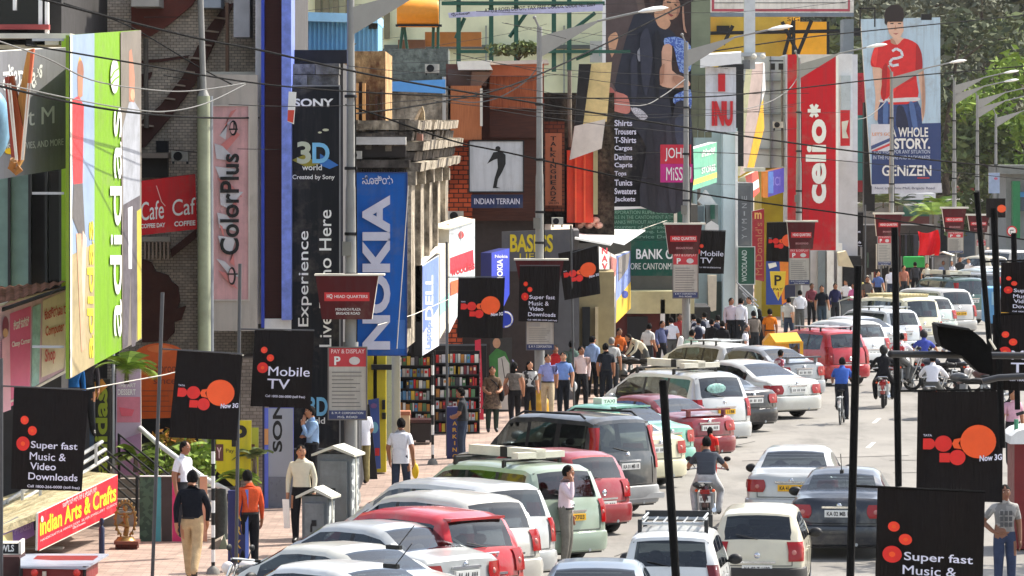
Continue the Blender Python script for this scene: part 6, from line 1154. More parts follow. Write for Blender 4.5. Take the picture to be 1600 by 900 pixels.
def car(kind, rgb, px, py, ang, label, group='cars parked nose in along the kerb', plate=None, extra=(), metal=.25, yellow=False, z=0, scale=1.0, lampmat=None, trimc=None):
    key = (kind, rgb)
    paint = m(rgb, .28, .03, 1, 'car', metal)
    if key not in _cars: _cars[key] = carmesh(kind, paint)
    c = _cars[key]; T = c['T']; L_, W, Hh = T['L'], T['W'], T['H']; hw = W / 2
    loc = G(px, py); t = thing('car', label, 'car', loc, R(90 + ang), group, True); t.scale = (scale,) * 3
    for k in ('body', 'rear_window', 'windshield', 'underbody', 'bumper', 'shut_lines', 'seats'): link(k, c[k], t)
    for k, q in c['ex']: link(k, q, t)
    link('interior_lining', c['lining'], t); [link('side_window', q, t) for q in c['side_window']]
    for q in c['lamps']:
        o = link('tail_light', q, t)
        if lampmat: 
            o.data = q.copy(); o.data.materials[0] = lampmat
    for q in c['mirrors']: link('mirror', q, t)
    for q in c['heads']: link('headlight', q, t)
    for a, b in c['wheels']: o = link('wheel', a, t); link('rim', b, o)
    xr, pz = c['xr'], T['pz']; xp = xr(pz)
    mb = MB(); mt = PLY if yellow else PLW
    mb.box(xp - .045, xp + .02, -.25, .25, pz - .06, pz + .06, mt)
    if plate:
        v, f = textmesh(plate, .02); mb.add([(xp - .049, .21 - u * .42, pz - .038 + w_ * .076) for u, w_ in v], f, INK)
    else:
        rnd = random.Random(px)
        for k in range(9):
            if k in (2, 5): continue
            y = .2 - k * .046; mb.add([(xp - .049, y, pz - .03), (xp - .049, y - .026, pz - .03), (xp - .049, y - .026, pz + .03), (xp - .049, y - rnd.random() * .01, pz + .03)], [(0, 1, 2, 3)], INK)
    mb.build('number_plate', t)
    zt, wt = c['zt'], c['wtop']
    for e in extra:
        b = MB()
        if e == 'rails':
            for s in (1, -1):
                y = s * (wt(L_ * .3) - .04); b.tube([(L_ * .12, y, zt(L_ * .12) + .0), (L_ * .15, y, zt(L_ * .2) + .07), (L_ * .5, y, zt(L_ * .5) + .07), (L_ * .55, y, zt(L_ * .55) + .0)], .022, DARK if kind == 'suv' else STEEL, 8)
            b.build('roof_rail', t)
        elif e == 'rack':
            z = Hh + .02
            for x in (L_ * .22, L_ * .52):
                b.tube([(x, -hw * .68, z + .1), (x, hw * .68, z + .1)], .025, STEEL, 8)
                for s in (1, -1): b.box(x - .05, x + .05, s * hw * .66 - .03, s * hw * .66 + .03, z - .06, z + .16, TRIM)
            for s in (-1, 1): b.tube([(L_ * .2, s * hw * .6, z + .18), (L_ * .54, s * hw * .6, z + .18)], .02, STEEL, 8)
            for k in range(7): b.tube([(L_ * .2, (-.6 + .2 * k) * hw, z + .12), (L_ * .54, (-.6 + .2 * k) * hw, z + .12)], .014, STEEL, 6)
            b.box(L_ * .52, L_ * .54, -hw * .66, hw * .66, z + .06, z + .22, TRIM); b.build('roof_rack', t)
        elif e == 'bars':
            for x in (L_ * .2, L_ * .34, L_ * .48): b.tube([(x, -hw * .72, Hh + .08), (x, hw * .72, Hh + .08)], .02, STEEL, 8)
            for s in (1, -1):
                b.tube([(L_ * .14, s * hw * .7, Hh + .09), (L_ * .54, s * hw * .7, Hh + .09)], .02, STEEL, 8)
                for x in (L_ * .2, L_ * .34, L_ * .48): b.box(x - .02, x + .02, s * hw * .7 - .02, s * hw * .7 + .02, Hh - .05, Hh + .08, DARK)
            b.build('roof_rack', t)
        elif e == 'box':       # flat white advertising carrier on the roof
            z = Hh + .1; wb = m((222, 216, 196), .5)
            b.box(L_ * .2, L_ * .62, -.1, .12, z, z + .17, wb); b.box(L_ * .38, L_ * .42, -.115, .135, z - .01, z + .18, BLACK); b.box(L_ * .2, L_ * .24, -.55, .55, z + .01, z + .12, wb)
            for x in (L_ * .26, L_ * .56): b.tube([(x, -hw * .74, z - .03), (x, hw * .74, z - .03)], .025, BLACK, 8); [b.box(x - .03, x + .03, s * hw * .74 - .03, s * hw * .74 + .03, z - .16, z - .02, BLACK) for s in (1, -1)]
            b.build('roof_carrier', t)
        elif e == 'slats':
            for k in range(9): b.box(L_ * .12, L_ * .55, -hw * .66 + k * hw * .165, -hw * .66 + k * hw * .165 + .06, Hh + .08, Hh + .12, CREAM)
            for x in (L_ * .14, L_ * .34, L_ * .53): b.box(x - .03, x + .03, -hw * .7, hw * .7, Hh + .0, Hh + .08, m((180, 172, 140), .6))
            b.build('roof_rack', t)
        elif e == 'taxi':
            b.box(L_ * .44, L_ * .50, -.24, .24, Hh, Hh + .15, m((226, 236, 222), .4)); v, f = textmesh('TAXI', .02); b.add([(L_ * .44 - .004, .18 - u * .36, Hh + .04 + w_ * .07) for u, w_ in v], f, m((90, 120, 100), .5)); b.build('taxi_sign', t)
        elif e == 'spoiler':
            x = L_ * T['top'][3][0] if kind.startswith('sed') or kind == 'saloon' else L_ * .06; z = (interp([(a, q) for a, q in T['top']], .03) + .14) if kind.startswith('sed') or kind == 'saloon' else Hh - .02
            b.box(x - .08, x + .14, -hw * .74, hw * .74, z, z + .04, paint if kind != 'sedan2' else m((70, 72, 76), .4))
            for s in (1, -1): b.box(x - .02, x + .08, s * hw * .6 - .03, s * hw * .6 + .03, z - .13, z, paint)
            b.build('spoiler', t)
        elif e == 'handle':
            x = xr(1.0); b.tube([(x + .02, -.16, .86), (x - .07, -.16, .98), (x - .07, .3, .98), (x + .02, .3, .86)], .016, CHROME, 8); b.build('tow_handle', t)
        elif e == 'antenna': b.tube([(L_ * .2, 0, Hh), (L_ * .12, 0, Hh + .35)], .008, BLACK, 5); b.box(L_ * .18, L_ * .24, -.03, .03, Hh - .01, Hh + .05, BLACK); b.build('antenna', t)
        elif e == 'mats':     # sun shade spread inside the rear window
            x = L_ * .03; a = L_ * (T['rg'][0] + T['rg'][1]) / 2; b.ball((a - .05, .18, zt(a) - .02), (.02, .3, .12), m((150, 196, 186), .35, .5, 14), 12, 8); b.build('sun_shade', t)
        elif e == 'visor': b.box(L_ * T['rg'][1] - .05, L_ * T['rg'][1] + .12, -hw * .66, hw * .66, zt(L_ * T['rg'][1]) + .03, zt(L_ * T['rg'][1]) + .065, paint); b.build('spoiler', t)
        elif e == 'cladding': b.box(-.07, .3, -hw * .96, hw * .96, .34, .44, m((170, 172, 172), .4)); b.build('step_bumper', t)
    return t
SILVER = (188, 190, 188); PEARL = (208, 206, 194); WHT = (214, 216, 214); SAGE = (152, 168, 150)
DR = 'cars driving away along the road'
# moving traffic
car('mini', WHT, 1046, 998, -6, 'white small hatchback with a roof rack cut by the picture bottom', DR, None, ('rack',), 0, lampmat=LAMPD, scale=.95)
car('hatch', (206, 200, 176), 1183, 944, -6, 'cream hatchback with a white number plate driving in front', DR, 'KA 03 Z 1608', (), 0, scale=.95)
car('sedan', (40, 44, 52), 1311, 875, -7, 'dark grey sedan next to the cream hatchback on the road', DR, 'KA 02 MB 10', ('antenna',), .5)
car('sedan', SILVER, 1236, 830, -7, 'silver sedan with a yellow plate ahead of the dark grey sedan', DR, 'KA 41 A 7002', (), .2, yellow=True)
car('sedan', (110, 124, 140), 922, 1066, -4, 'grey blue sedan roof just showing at the picture bottom', DR, None, (), .2)
# parked row, near to far
PK = 42
car('sedan2', WHT, 688, 1066, PK + 6, 'nearest white sedan of the parked row with only its roof in view', extra=('antenna',), metal=0)
car('sedan', PEARL, 690, 1024, PK + 6, 'pearl white sedan second from the nearest in the parked row', extra=('antenna',), metal=.2)
car('sedan2', SILVER, 730, 984, PK + 4, 'silver sedan with its boot beside the bright red hatchback', metal=.22)
car('hatch', (186, 14, 26), 768, 972, PK, 'bright red hatchback with a rear spoiler in the parked row', extra=('visor', 'handle'), metal=.05, scale=1.06)
car('hatch', (204, 202, 192), 796, 938, PK, 'pearl white hatchback just beyond the bright red one', metal=.2, scale=1.06)
car('mpv', SILVER, 820, 916, PK, 'silver estate wagon between the white hatchback and the pale green van', metal=.22, scale=.93)
car('mpv', SAGE, 898, 884, PK - 2, 'pale green people carrier with a yellow plate and roof carrier', extra=('box',), metal=.1, yellow=True, plate='KA 7703', scale=.96)
car('hatch', (150, 24, 36), 946, 838, PK, 'dark red hatchback between the pale green van and the dark SUV', metal=.15)
car('suv', (56, 60, 62), 985, 808, PK + 2, 'dark grey SUV with tall red tail lights and roof rails', extra=('rails', 'cladding'), metal=.2, plate='KA 01 MB 18')
car('sedan2', (214, 208, 176), 1034, 764, PK, 'cream sedan mostly hidden behind the dark SUV', metal=.05)
car('sedan2', (116, 178, 160), 1052, 744, PK + 4, 'mint green taxi with a sign on its roof', extra=('taxi', 'visor'), metal=.1, yellow=True)
car('sedan', (128, 24, 38), 1110, 724, PK - 4, 'dark red sedan parked before the silver people carrier', metal=.25, extra=('spoiler',))
car('mpv', SILVER, 1136, 700, PK - 4, 'silver people carrier with a yellow plate and sun shade', extra=('box', 'mats'), metal=.22, yellow=True, plate='KA 1186')
car('sedan', (30, 30, 34), 1180, 676, PK - 4, 'black sedan with a pale roof next to the silver people carrier', metal=.3)
car('saloon', (206, 206, 198), 1248, 655, PK - 4, 'large white saloon with triangular red lamps by the cyclist', metal=.2, plate=None)
car('hatch', WHT, 1168, 622, PK, 'white car carrying roof bars behind the large white saloon', extra=('bars',), metal=0)
car('sedan2', (158, 162, 166), 1258, 628, PK - 6, 'silver sedan with a dark boot spoiler near the tall red hatchback', extra=('spoiler',), metal=.22)
car('mini', (178, 26, 38), 1330, 603, PK - 8, 'tall red hatchback with roof bars beside the yellow box', extra=('bars',), metal=.1, scale=1.04)
car('hatch', WHT, 1366, 582, PK - 6, 'white hatchback right behind the tall red hatchback', metal=0, scale=1.05)
car('sedan2', (196, 200, 202), 1392, 568, PK - 6, 'silver white sedan behind the white hatchback', metal=.2)
car('mpv', (200, 204, 206), 1418, 558, PK - 8, 'silver white wagon with roof bars before the cream van', extra=('bars',), metal=.2, scale=.9)
car('van', (220, 214, 184), 1446, 552, PK - 8, 'boxy cream van with a slatted roof rack', extra=('slats',), metal=0)
car('hatch', (196, 206, 198), 1474, 528, PK - 8, 'small pale hatchback between the cream van and grey SUV', metal=.2)
car('mpv', (178, 176, 172), 1502, 526, PK - 8, 'grey silver people carrier with an orange plate', metal=.2, yellow=True, plate='KA 2214')
car('suv', (34, 74, 66), 1522, 508, PK - 8, 'dark green SUV with a roof box in the far row', extra=('rails', 'box'), metal=.2, scale=.97)
car('suv', (96, 98, 98), 1546, 500, PK - 8, 'mid grey SUV with an orange plate near the right edge', metal=.3, yellow=True)
car('hatch', (180, 200, 206), 1560, 474, PK - 8, 'pale blue hatchback in the far row', metal=.2)
car('sedan2', WHT, 1582, 468, PK - 8, 'far white sedan at the right edge', metal=0)
car('hatch', (212, 204, 178), 1566, 448, PK - 8, 'far cream hatchback with its roof behind the pale blue one', metal=0)
car('mpv', (206, 206, 204), 1604, 446, PK - 8, 'farthest white people carrier by the right edge', metal=0)
# auto rickshaw like blue vehicle far right
t = thing('blue_tempo', 'small blue delivery tempo in the far traffic at right', 'van', G(1572, 522)); gx, gy, _ = G(1572, 522)
b = MB(); b.box(gx - .7, gx + .7, gy, gy + 2.4, .4, 1.75, m((90, 150, 196), .5)); b.build('body', t, bev=.06); b = MB(); b.box(gx - .55, gx + .55, gy - .02, gy + .02, 1.1, 1.6, m((150, 190, 210), .2)); b.build('rear_window', t); b = MB(); b.box(gx - .2, gx + .2, gy - .04, gy, .75, .9, PLY); b.build('number_plate', t)
b = MB(); [b.lathe([(.001, -.08), (.27, -.08), (.27, .08), (.001, .08)], (gx + s * .55, gy + .4, .27), TYRE, 14, 'x') for s in (-1, 1)]; b.build('wheel', t)

# ---------------------------------------------------------------- two wheelers (local: forward = +X, rear wheel contact at the origin)
def motorbike(px, py, ang, label, rgb=(24, 24, 28), z=0, group='motorbikes and scooters', lean=0):
    t = thing('motorbike', label, 'motorbike', G(px, py, z), R(90 + ang), group, True); t.rotation_euler[0] = R(lean)
    pt_ = m(rgb, .3, .05, 2, 'car')
    for x in (0, 1.25):
        b = MB(); n = 22; vs = []; 
        for k in range(n):
            a = 2 * math.pi * k / n
            for q in range(8): c = 2 * math.pi * q / 8; rr = .255 + .05 * math.cos(c); vs.append((x + rr * math.cos(a), .05 * math.sin(c), .305 + rr * math.sin(a)))
        b.add(vs, [(k * 8 + q, ((k + 1) % n) * 8 + q, ((k + 1) % n) * 8 + (q + 1) % 8, k * 8 + (q + 1) % 8) for k in range(n) for q in range(8)], TYRE, True); o = b.build('wheel', t)
        b = MB(); b.lathe([(.001, -.05), (.06, -.05), (.06, .05), (.001, .05)], (x, 0, .305), STEEL, 10, 'y')
        for k in range(6): a = k * math.pi / 3; b.tube([(x, 0, .305), (x + .22 * math.cos(a), 0, .305 + .22 * math.sin(a))], .016, STEEL, 5)
        b.build('rim', o)
    b = MB(); b.tube([(0, .08, .305), (.5, .1, .35)], .03, DARK); b.tube([(0, -.08, .305), (.5, -.1, .35)], .03, DARK); b.tube([(.0, .11, .33), (-.02, .11, .66)], .035, STEEL); b.tube([(.0, -.11, .33), (-.02, -.11, .66)], .035, STEEL); b.tube([(-.25, 0, .74), (.4, 0, .72), (.95, 0, .88)], .045, DARK); b.tube([(.45, 0, .3), (.9, 0, .85)], .04, DARK); b.build('frame', t)
    b = MB(); b.ball((.55, 0, .42), (.2, .13, .16), m((90, 92, 94), .4, .2, 8, 'metal', .5), 12, 8); b.box(.45, .62, -.1, .1, .5, .68, GREY); b.tube([(.7, -.12, .36), (.3, -.16, .26), (-.15, -.16, .34)], .045, CHROME, 10); b.build('engine', t)
    b = MB(); b.ball((.68, 0, .86), (.28, .15, .13), pt_, 14, 10); b.build('fuel_tank', t)
    b = MB(); 
    for q in ((-.28, .1, .8), (.1, .13, .79), (.42, .11, .78)): b.ball(q, (.24, q[1], .06), m((22, 20, 20), .6), 12, 8)
    b.build('seat', t)
    b = MB(); b.tube([(-.34, 0, .78), (-.4, 0, .6), (-.36, 0, .42)], .07, pt_, 8); b.tube([(1.0, 0, .66), (1.25, 0, .64), (1.5, 0, .5)], .06, pt_, 8); b.tube([(-.25, .13, .84), (-.45, .12, .88), (-.45, -.12, .88), (-.25, -.13, .84)], .015, CHROME, 6); b.build('mudguard', t)
    b = MB(); b.box(-.46, -.40, -.09, .09, .66, .74, LAMP); b.build('tail_light', t); b = MB(); b.box(-.445, -.43, -.11, .11, .50, .62, PLW); [b.add([(-.447, .08 - k * .04, .53), (-.447, .06 - k * .04, .53), (-.447, .06 - k * .04, .59), (-.447, .08 - k * .04, .59)], [(0, 1, 2, 3)], INK) for k in range(4)]; b.build('number_plate', t)
    b = MB(); [b.tube([(1.25, s * .09, .305), (.98, s * .09, .98)], .025, CHROME) for s in (1, -1)]; b.tube([(.84, .36, 1.04), (.98, .12, 1.06), (.98, -.12, 1.06), (.84, -.36, 1.04)], .018, STEEL); [b.tube([(.84, s * .36, 1.04), (.76, s * .38, 1.035)], .024, BLACK) for s in (1, -1)]; b.build('handlebar', t)
    for s in (1, -1): b = MB(); b.tube([(.9, s * .25, 1.06), (.9, s * .34, 1.2)], .009, BLACK, 5); b.ball((.9, s * .36, 1.23), (.03, .07, .05), BLACK, 8, 6); b.build('mirror', t)
    b = MB(); b.ball((1.1, 0, .92), (.1, .1, .1), LAMPW, 10, 8); b.build('headlight', t)
    for s in (1, -1): b = MB(); b.ball((-.4, s * .16, .72), .03, OR1, 8, 6); b.build('indicator', t)
    return t
motorbike(1103, 824, -5, 'dark motorbike ridden by the man in a striped shirt', (60, 20, 28))
motorbike(1380, 638, -7, 'red tailed motorbike ridden by the man in black', (150, 20, 26))
motorbike(1456, 655, -10, 'dark motorbike under the rider in a white shirt', (40, 44, 48))
motorbike(1442, 606, -10, 'motorbike under the rider in a blue shirt', (60, 60, 66))
motorbike(1404, 612, -20, 'pale scooter like motorbike with two riders in white', (190, 190, 190))
motorbike(996, 606, 60, 'black motorbike parked on the pavement by the bank', (20, 20, 24), .12, lean=6)
motorbike(964, 604, 70, 'dark motorbike parked beside the man in orange', (30, 30, 34), .12, lean=6)
motorbike(455, 990, 65, 'motorbike at the kerb with only its black handlebar in view', (30, 30, 34), lean=5)
for k, (x, y, a, l) in enumerate(((1534, 640, 66, 'parked motorbike under the signal hood at right'), (1566, 634, 58, 'parked motorbike near the right edge below the mobile banner'), (1488, 612, 64, 'parked motorbike tucked behind the signal hood'))):
    motorbike(x, y, a, l, ((50, 54, 58), (80, 30, 30), (30, 40, 60), (40, 60, 50), (60, 60, 60))[k], lean=5)
def bicycle(px, py, ang, label):
    t = thing('bicycle', label, 'bicycle', G(px, py), R(90 + ang), None, True)
    for x in (0, 1.05):
        b = MB(); n = 28; vs = []
        for k in range(n):
            a = 2 * math.pi * k / n
            for q in range(6): c = 2 * math.pi * q / 6; rr = .33 + .02 * math.cos(c); vs.append((x + rr * math.cos(a), .02 * math.sin(c), .35 + rr * math.sin(a)))
        b.add(vs, [(k * 6 + q, ((k + 1) % n) * 6 + q, ((k + 1) % n) * 6 + (q + 1) % 6, k * 6 + (q + 1) % 6) for k in range(n) for q in range(6)], TYRE, True)
        for k in range(10): a = k * math.pi / 5; b.tube([(x, 0, .35), (x + .32 * math.cos(a), 0, .35 + .32 * math.sin(a))], .004, STEEL, 4)
        b.build('wheel', t)
    b = MB(); fr = m((40, 44, 48), .4)
    for q in ([(0, 0, .35), (.42, 0, .3), (.36, 0, .82), (0, 0, .35)], [(.42, 0, .3), (.92, 0, .78), (.36, 0, .8)], [(.92, 0, .86), (.95, 0, .7), (1.05, 0, .35)]): b.tube(q, .018, fr, 6)
    b.build('frame', t); b = MB(); b.ball((.32, 0, .88), (.14, .1, .05), BLACK, 10, 6); b.build('saddle', t)
    b = MB(); b.tube([(.75, .28, 1.0), (.9, .1, 1.02), (.9, -.1, 1.02), (.75, -.28, 1.0)], .014, STEEL, 6); b.tube([(.9, 0, .85), (.9, 0, 1.02)], .016, STEEL, 6); b.build('handlebar', t)
    b = MB(); b.box(-.3, .2, -.07, .07, .70, .72, STEEL); b.tube([(-.25, .07, .7), (0, .05, .35)], .008, STEEL, 5); b.tube([(-.25, -.07, .7), (0, -.05, .35)], .008, STEEL, 5); b.tube([(-.33, 0, .45), (-.2, 0, .66), (0, 0, .72)], .03, m((200, 200, 196), .4), 6); b.build('carrier', t)
    b = MB(); b.lathe([(.001, -.02), (.04, -.02), (.04, .02)], (-.33, 0, .6), LAMPW, 10, 'x'); b.build('reflector', t); b = MB(); b.lathe([(.06, -.015), (.09, -.015), (.09, .015), (.06, .015)], (.42, 0, .3), STEEL, 14, 'y'); b.tube([(.42, .06, .3), (.44, .1, .46)], .012, STEEL); b.tube([(.42, -.06, .3), (.4, -.1, .14)], .012, STEEL); b.box(.38, .5, .08, .18, .45, .475, BLACK); b.box(.34, .46, -.18, -.08, .125, .15, BLACK); b.build('pedal', t)
bicycle(1313, 664, -9, 'black bicycle ridden away by the man in a blue shirt')
# ---------------------------------------------------------------- people
SK = [m(c, .55, .08, 6) for c in ((176, 122, 90), (152, 102, 74), (196, 142, 108), (124, 82, 60))]
HAIRM = m((12, 10, 9), .9, .2, 10, 'cloth'); GREYH = m((120, 116, 112), .6, .2, 10); SHOE = m((26, 22, 20), .4)
BASE = dict(pel=(0, .01, .95), spi=(0, .015, 1.10), che=(0, 0, 1.29), nb=(0, .01, 1.42), ne=(0, -.005, 1.49), hd=(0, -.025, 1.585),
            shl=(.172, .01, 1.365), ell=(.225, .03, 1.11), wrl=(.235, -.03, .86), hal=(.235, -.05, .78), shr=(-.172, .01, 1.365), elr=(-.225, .03, 1.11), wrr=(-.235, -.03, .86), har=(-.235, -.05, .78),
            hil=(.09, .01, .90), knl=(.10, -.02, .49), anl=(.105, .02, .09), tol=(.115, -.13, .035), hir=(-.09, .01, .90), knr=(-.10, -.02, .49), anr=(-.105, .02, .09), tor=(-.115, -.13, .035))
POSE = {
 'stand': {},
 'walk': dict(knl=(.09, -.16, .50), anl=(.09, -.20, .10), tol=(.10, -.36, .05), knr=(-.09, .06, .50), anr=(-.09, .30, .16), tor=(-.095, .17, .05), ell=(.24, .13, 1.13), wrl=(.24, .16, .88), hal=(.24, .14, .80), elr=(-.24, -.05, 1.12), wrr=(-.23, -.2, .92), har=(-.23, -.26, .85)),
 'walk2': dict(knr=(-.09, -.12, .50), anr=(-.09, -.12, .09), tor=(-.10, -.28, .04), knl=(.09, .04, .50), anl=(.09, .2, .13), tol=(.095, .06, .04), elr=(-.24, .1, 1.12), wrr=(-.25, .08, .87), har=(-.25, .05, .79), ell=(.24, -.02, 1.12), wrl=(.24, -.12, .88), hal=(.24, -.16, .80)),
 'phone': dict(elr=(-.25, -.16, 1.16), wrr=(-.13, -.13, 1.46), har=(-.10, -.09, 1.53)),
 'carry': dict(ell=(.24, -.03, 1.12), wrl=(.14, -.22, 1.05), hal=(.05, -.26, 1.06), elr=(-.24, -.03, 1.12), wrr=(-.14, -.22, 1.02), har=(-.06, -.26, 1.03)),
 'armhip': dict(elr=(-.34, .06, 1.14), wrr=(-.19, -.06, .99), har=(-.13, -.08, .97)),
 'chin': dict(ell=(.2, -.14, 1.12), wrl=(.05, -.2, 1.36), hal=(.02, -.16, 1.46), elr=(-.22, -.10, 1.13), wrr=(-.02, -.2, 1.12), har=(.06, -.2, 1.13)),
 'rider': dict(pel=(0, 0, .93), spi=(0, -.03, 1.07), che=(0, -.1, 1.25), nb=(0, -.13, 1.38), ne=(0, -.15, 1.46), hd=(0, -.18, 1.56), shl=(.18, -.11, 1.34), ell=(.34, -.30, 1.14), wrl=(.36, -.58, 1.07), hal=(.36, -.66, 1.07), shr=(-.18, -.11, 1.34), elr=(-.34, -.30, 1.14), wrr=(-.36, -.58, 1.07), har=(-.36, -.66, 1.07),
               hil=(.10, -.02, .90), knl=(.26, -.40, .66), anl=(.22, -.22, .28), tol=(.22, -.38, .24), hir=(-.10, -.02, .90), knr=(-.26, -.40, .66), anr=(-.22, -.22, .28), tor=(-.22, -.38, .24)),
 'cycle': dict(pel=(0, 0, .98), spi=(0, -.05, 1.12), che=(0, -.14, 1.29), nb=(0, -.18, 1.41), ne=(0, -.21, 1.49), hd=(0, -.24, 1.58), shl=(.18, -.15, 1.37), ell=(.26, -.28, 1.16), wrl=(.27, -.45, 1.06), hal=(.27, -.52, 1.04), shr=(-.18, -.15, 1.37), elr=(-.26, -.28, 1.16), wrr=(-.27, -.45, 1.06), har=(-.27, -.52, 1.04),
               hil=(.09, -.02, .95), knl=(.11, -.34, .72), anl=(.12, -.16, .42), tol=(.12, -.28, .36), hir=(-.09, -.02, .95), knr=(-.11, -.18, .55), anr=(-.13, -.06, .20), tor=(-.13, -.2, .15)),
 'pillion': dict(pel=(0, 0, .98), spi=(0, 0, 1.12), che=(0, -.03, 1.30), nb=(0, -.04, 1.42), ne=(0, -.05, 1.50), hd=(0, -.08, 1.6), ell=(.2, -.16, 1.12), wrl=(.14, -.36, 1.08), hal=(.1, -.42, 1.08), elr=(-.2, -.16, 1.12), wrr=(-.14, -.36, 1.08), har=(-.1, -.42, 1.08), hil=(.1, -.02, .95), knl=(.26, -.36, .78), anl=(.26, -.2, .38), tol=(.26, -.34, .34), hir=(-.1, -.02, .95), knr=(-.26, -.36, .78), anr=(-.26, -.2, .38), tor=(-.26, -.34, .34)),
 'bend': dict(pel=(0, .05, .95), spi=(0, -.06, 1.09), che=(0, -.24, 1.22), nb=(0, -.38, 1.28), ne=(0, -.44, 1.32), hd=(0, -.53, 1.36), shl=(.18, -.32, 1.26), ell=(.23, -.40, 1.0), wrl=(.18, -.56, .86), hal=(.15, -.62, .82), shr=(-.18, -.32, 1.26), elr=(-.23, -.40, 1.0), wrr=(-.18, -.56, .86), har=(-.15, -.62, .82)),
 'lean': dict(che=(0, -.05, 1.28), shr=(-.175, -.04, 1.38), elr=(-.42, -.18, 1.32), wrr=(-.66, -.3, 1.36), har=(-.74, -.32, 1.40)),
}
EDG = [('pel', 'spi'), ('spi', 'che'), ('che', 'nb'), ('nb', 'ne'), ('ne', 'hd'), ('che', 'shl'), ('shl', 'ell'), ('ell', 'wrl'), ('wrl', 'hal'), ('che', 'shr'), ('shr', 'elr'), ('elr', 'wrr'), ('wrr', 'har'), ('pel', 'hil'), ('hil', 'knl'), ('knl', 'anl'), ('anl', 'tol'), ('pel', 'hir'), ('hir', 'knr'), ('knr', 'anr'), ('anr', 'tor')]
RAD = dict(pel=(.15, .125), spi=(.145, .115), che=(.16, .125), nb=(.098, .085), ne=(.062, .062), hd=(.05, .05), sh=(.07, .07), el=(.052, .052), wr=(.036, .032), ha=(.042, .026), hi=(.108, .108), kn=(.082, .082), an=(.06, .06), to=(.042, .036))
QUEUE = []
def head(mb, c, skin, yaw, s, hair_, far):
    """a face in front of the neck: jaw, nose, ears, eyes, mouth"""
    o = len(mb.v); n, mm = 16, 12; vs = []; fs = []
    for j in range(mm + 1):
        p = math.pi * j / mm
        for k in range(n):
            t = 2 * math.pi * k / n; x, y, z = math.sin(p) * math.cos(t), math.sin(p) * math.sin(t), math.cos(p)
            jaw = 1 - .22 * max(0, -z) ** 1.2; vs.append((.080 * x * jaw, .097 * y * (1 - .12 * max(0, -z)) - .012 * max(0, -z), .118 * z))
    fs = [(j * n + k, (j + 1) * n + k, (j + 1) * n + (k + 1) % n, j * n + (k + 1) % n) for j in range(mm) for k in range(n)]
    mb.add(vs, fs, skin, True)
    if not far:
        mb.add([(0, -.09, .012), (-.016, -.088, -.026), (.016, -.088, -.026), (0, -.116, -.022)], [(0, 1, 3), (0, 3, 2), (1, 2, 3)], skin)
        for s_ in (1, -1):
            mb.ball((s_ * .030, -.078, .014), (.013, .012, .008), m((224, 220, 214), .3), 8, 6); mb.ball((s_ * .030, -.087, .014), (.006, .006, .006), m((20, 14, 12), .2), 6, 5)
            mb.ball((s_ * .075, .005, -.005), (.012, .022, .034), skin, 8, 6)
            mb.add([(s_ * .014, -.094, .032), (s_ * .048, -.082, .032), (s_ * .046, -.084, .040), (s_ * .016, -.096, .041)], [(0, 1, 2, 3)], HAIRM)
        mb.add([(-.024, -.089, -.052), (.024, -.089, -.052), (.015, -.092, -.064), (-.015, -.092, -.064)], [(0, 1, 2, 3)], m((120, 56, 52), .5))
    M = Matrix.Rotation(yaw, 3, 'Z')
    mb.v[o:] = [tuple(M @ (Vector(q) * s) + Vector(c)) for q in mb.v[o:]]
def hair_mesh(kind, c, yaw, s, mat):
    b = MB(); n, mm = 18, 14; vs = []; fs = []
    for j in range(mm + 1):
        p = math.pi * j / mm
        for k in range(n):
            t = 2 * math.pi * k / n; x, y, z = math.sin(p) * math.cos(t), math.sin(p) * math.sin(t), math.cos(p)
            r = 1 + .03 * math.sin(5 * t + 3 * z) + .02 * math.sin(11 * t + 7 * z); vs.append((.088 * x * r, .103 * y * r + .010, .116 * z * r + .008))
    for j in range(mm):
        for k in range(n):
            q = (j * n + k, (j + 1) * n + k, (j + 1) * n + (k + 1) % n, j * n + (k + 1) % n)
            cy = sum(vs[a][1] for a in q) / 4; cz = sum(vs[a][2] for a in q) / 4
            if kind == 'helmet':
                if not (cy < -.03 and cz < .03): fs.append(q)
            elif cz > -.055 and not (cy < .0 and cz < .062 - max(0, cy + .06) * .9): fs.append(q)
    b.add(vs, fs, mat, True)
    if kind == 'long': b.ball((0, .085, -.08), (.075, .04, .16), mat, 12, 8)
    if kind == 'tail': b.ball((0, .10, -.06), (.03, .035, .13), mat, 10, 8)
    if kind == 'scarf': b.ball((0, .02, -.08), (.11, .10, .13), mat, 12, 8)
    if kind == 'helmet': b.v = [(x * 1.3, y * 1.25, z * 1.2) for x, y, z in b.v]
    M = Matrix.Rotation(yaw, 3, 'Z'); b.v = [tuple(M @ (Vector(q) * s) + Vector(c)) for q in b.v]; return b
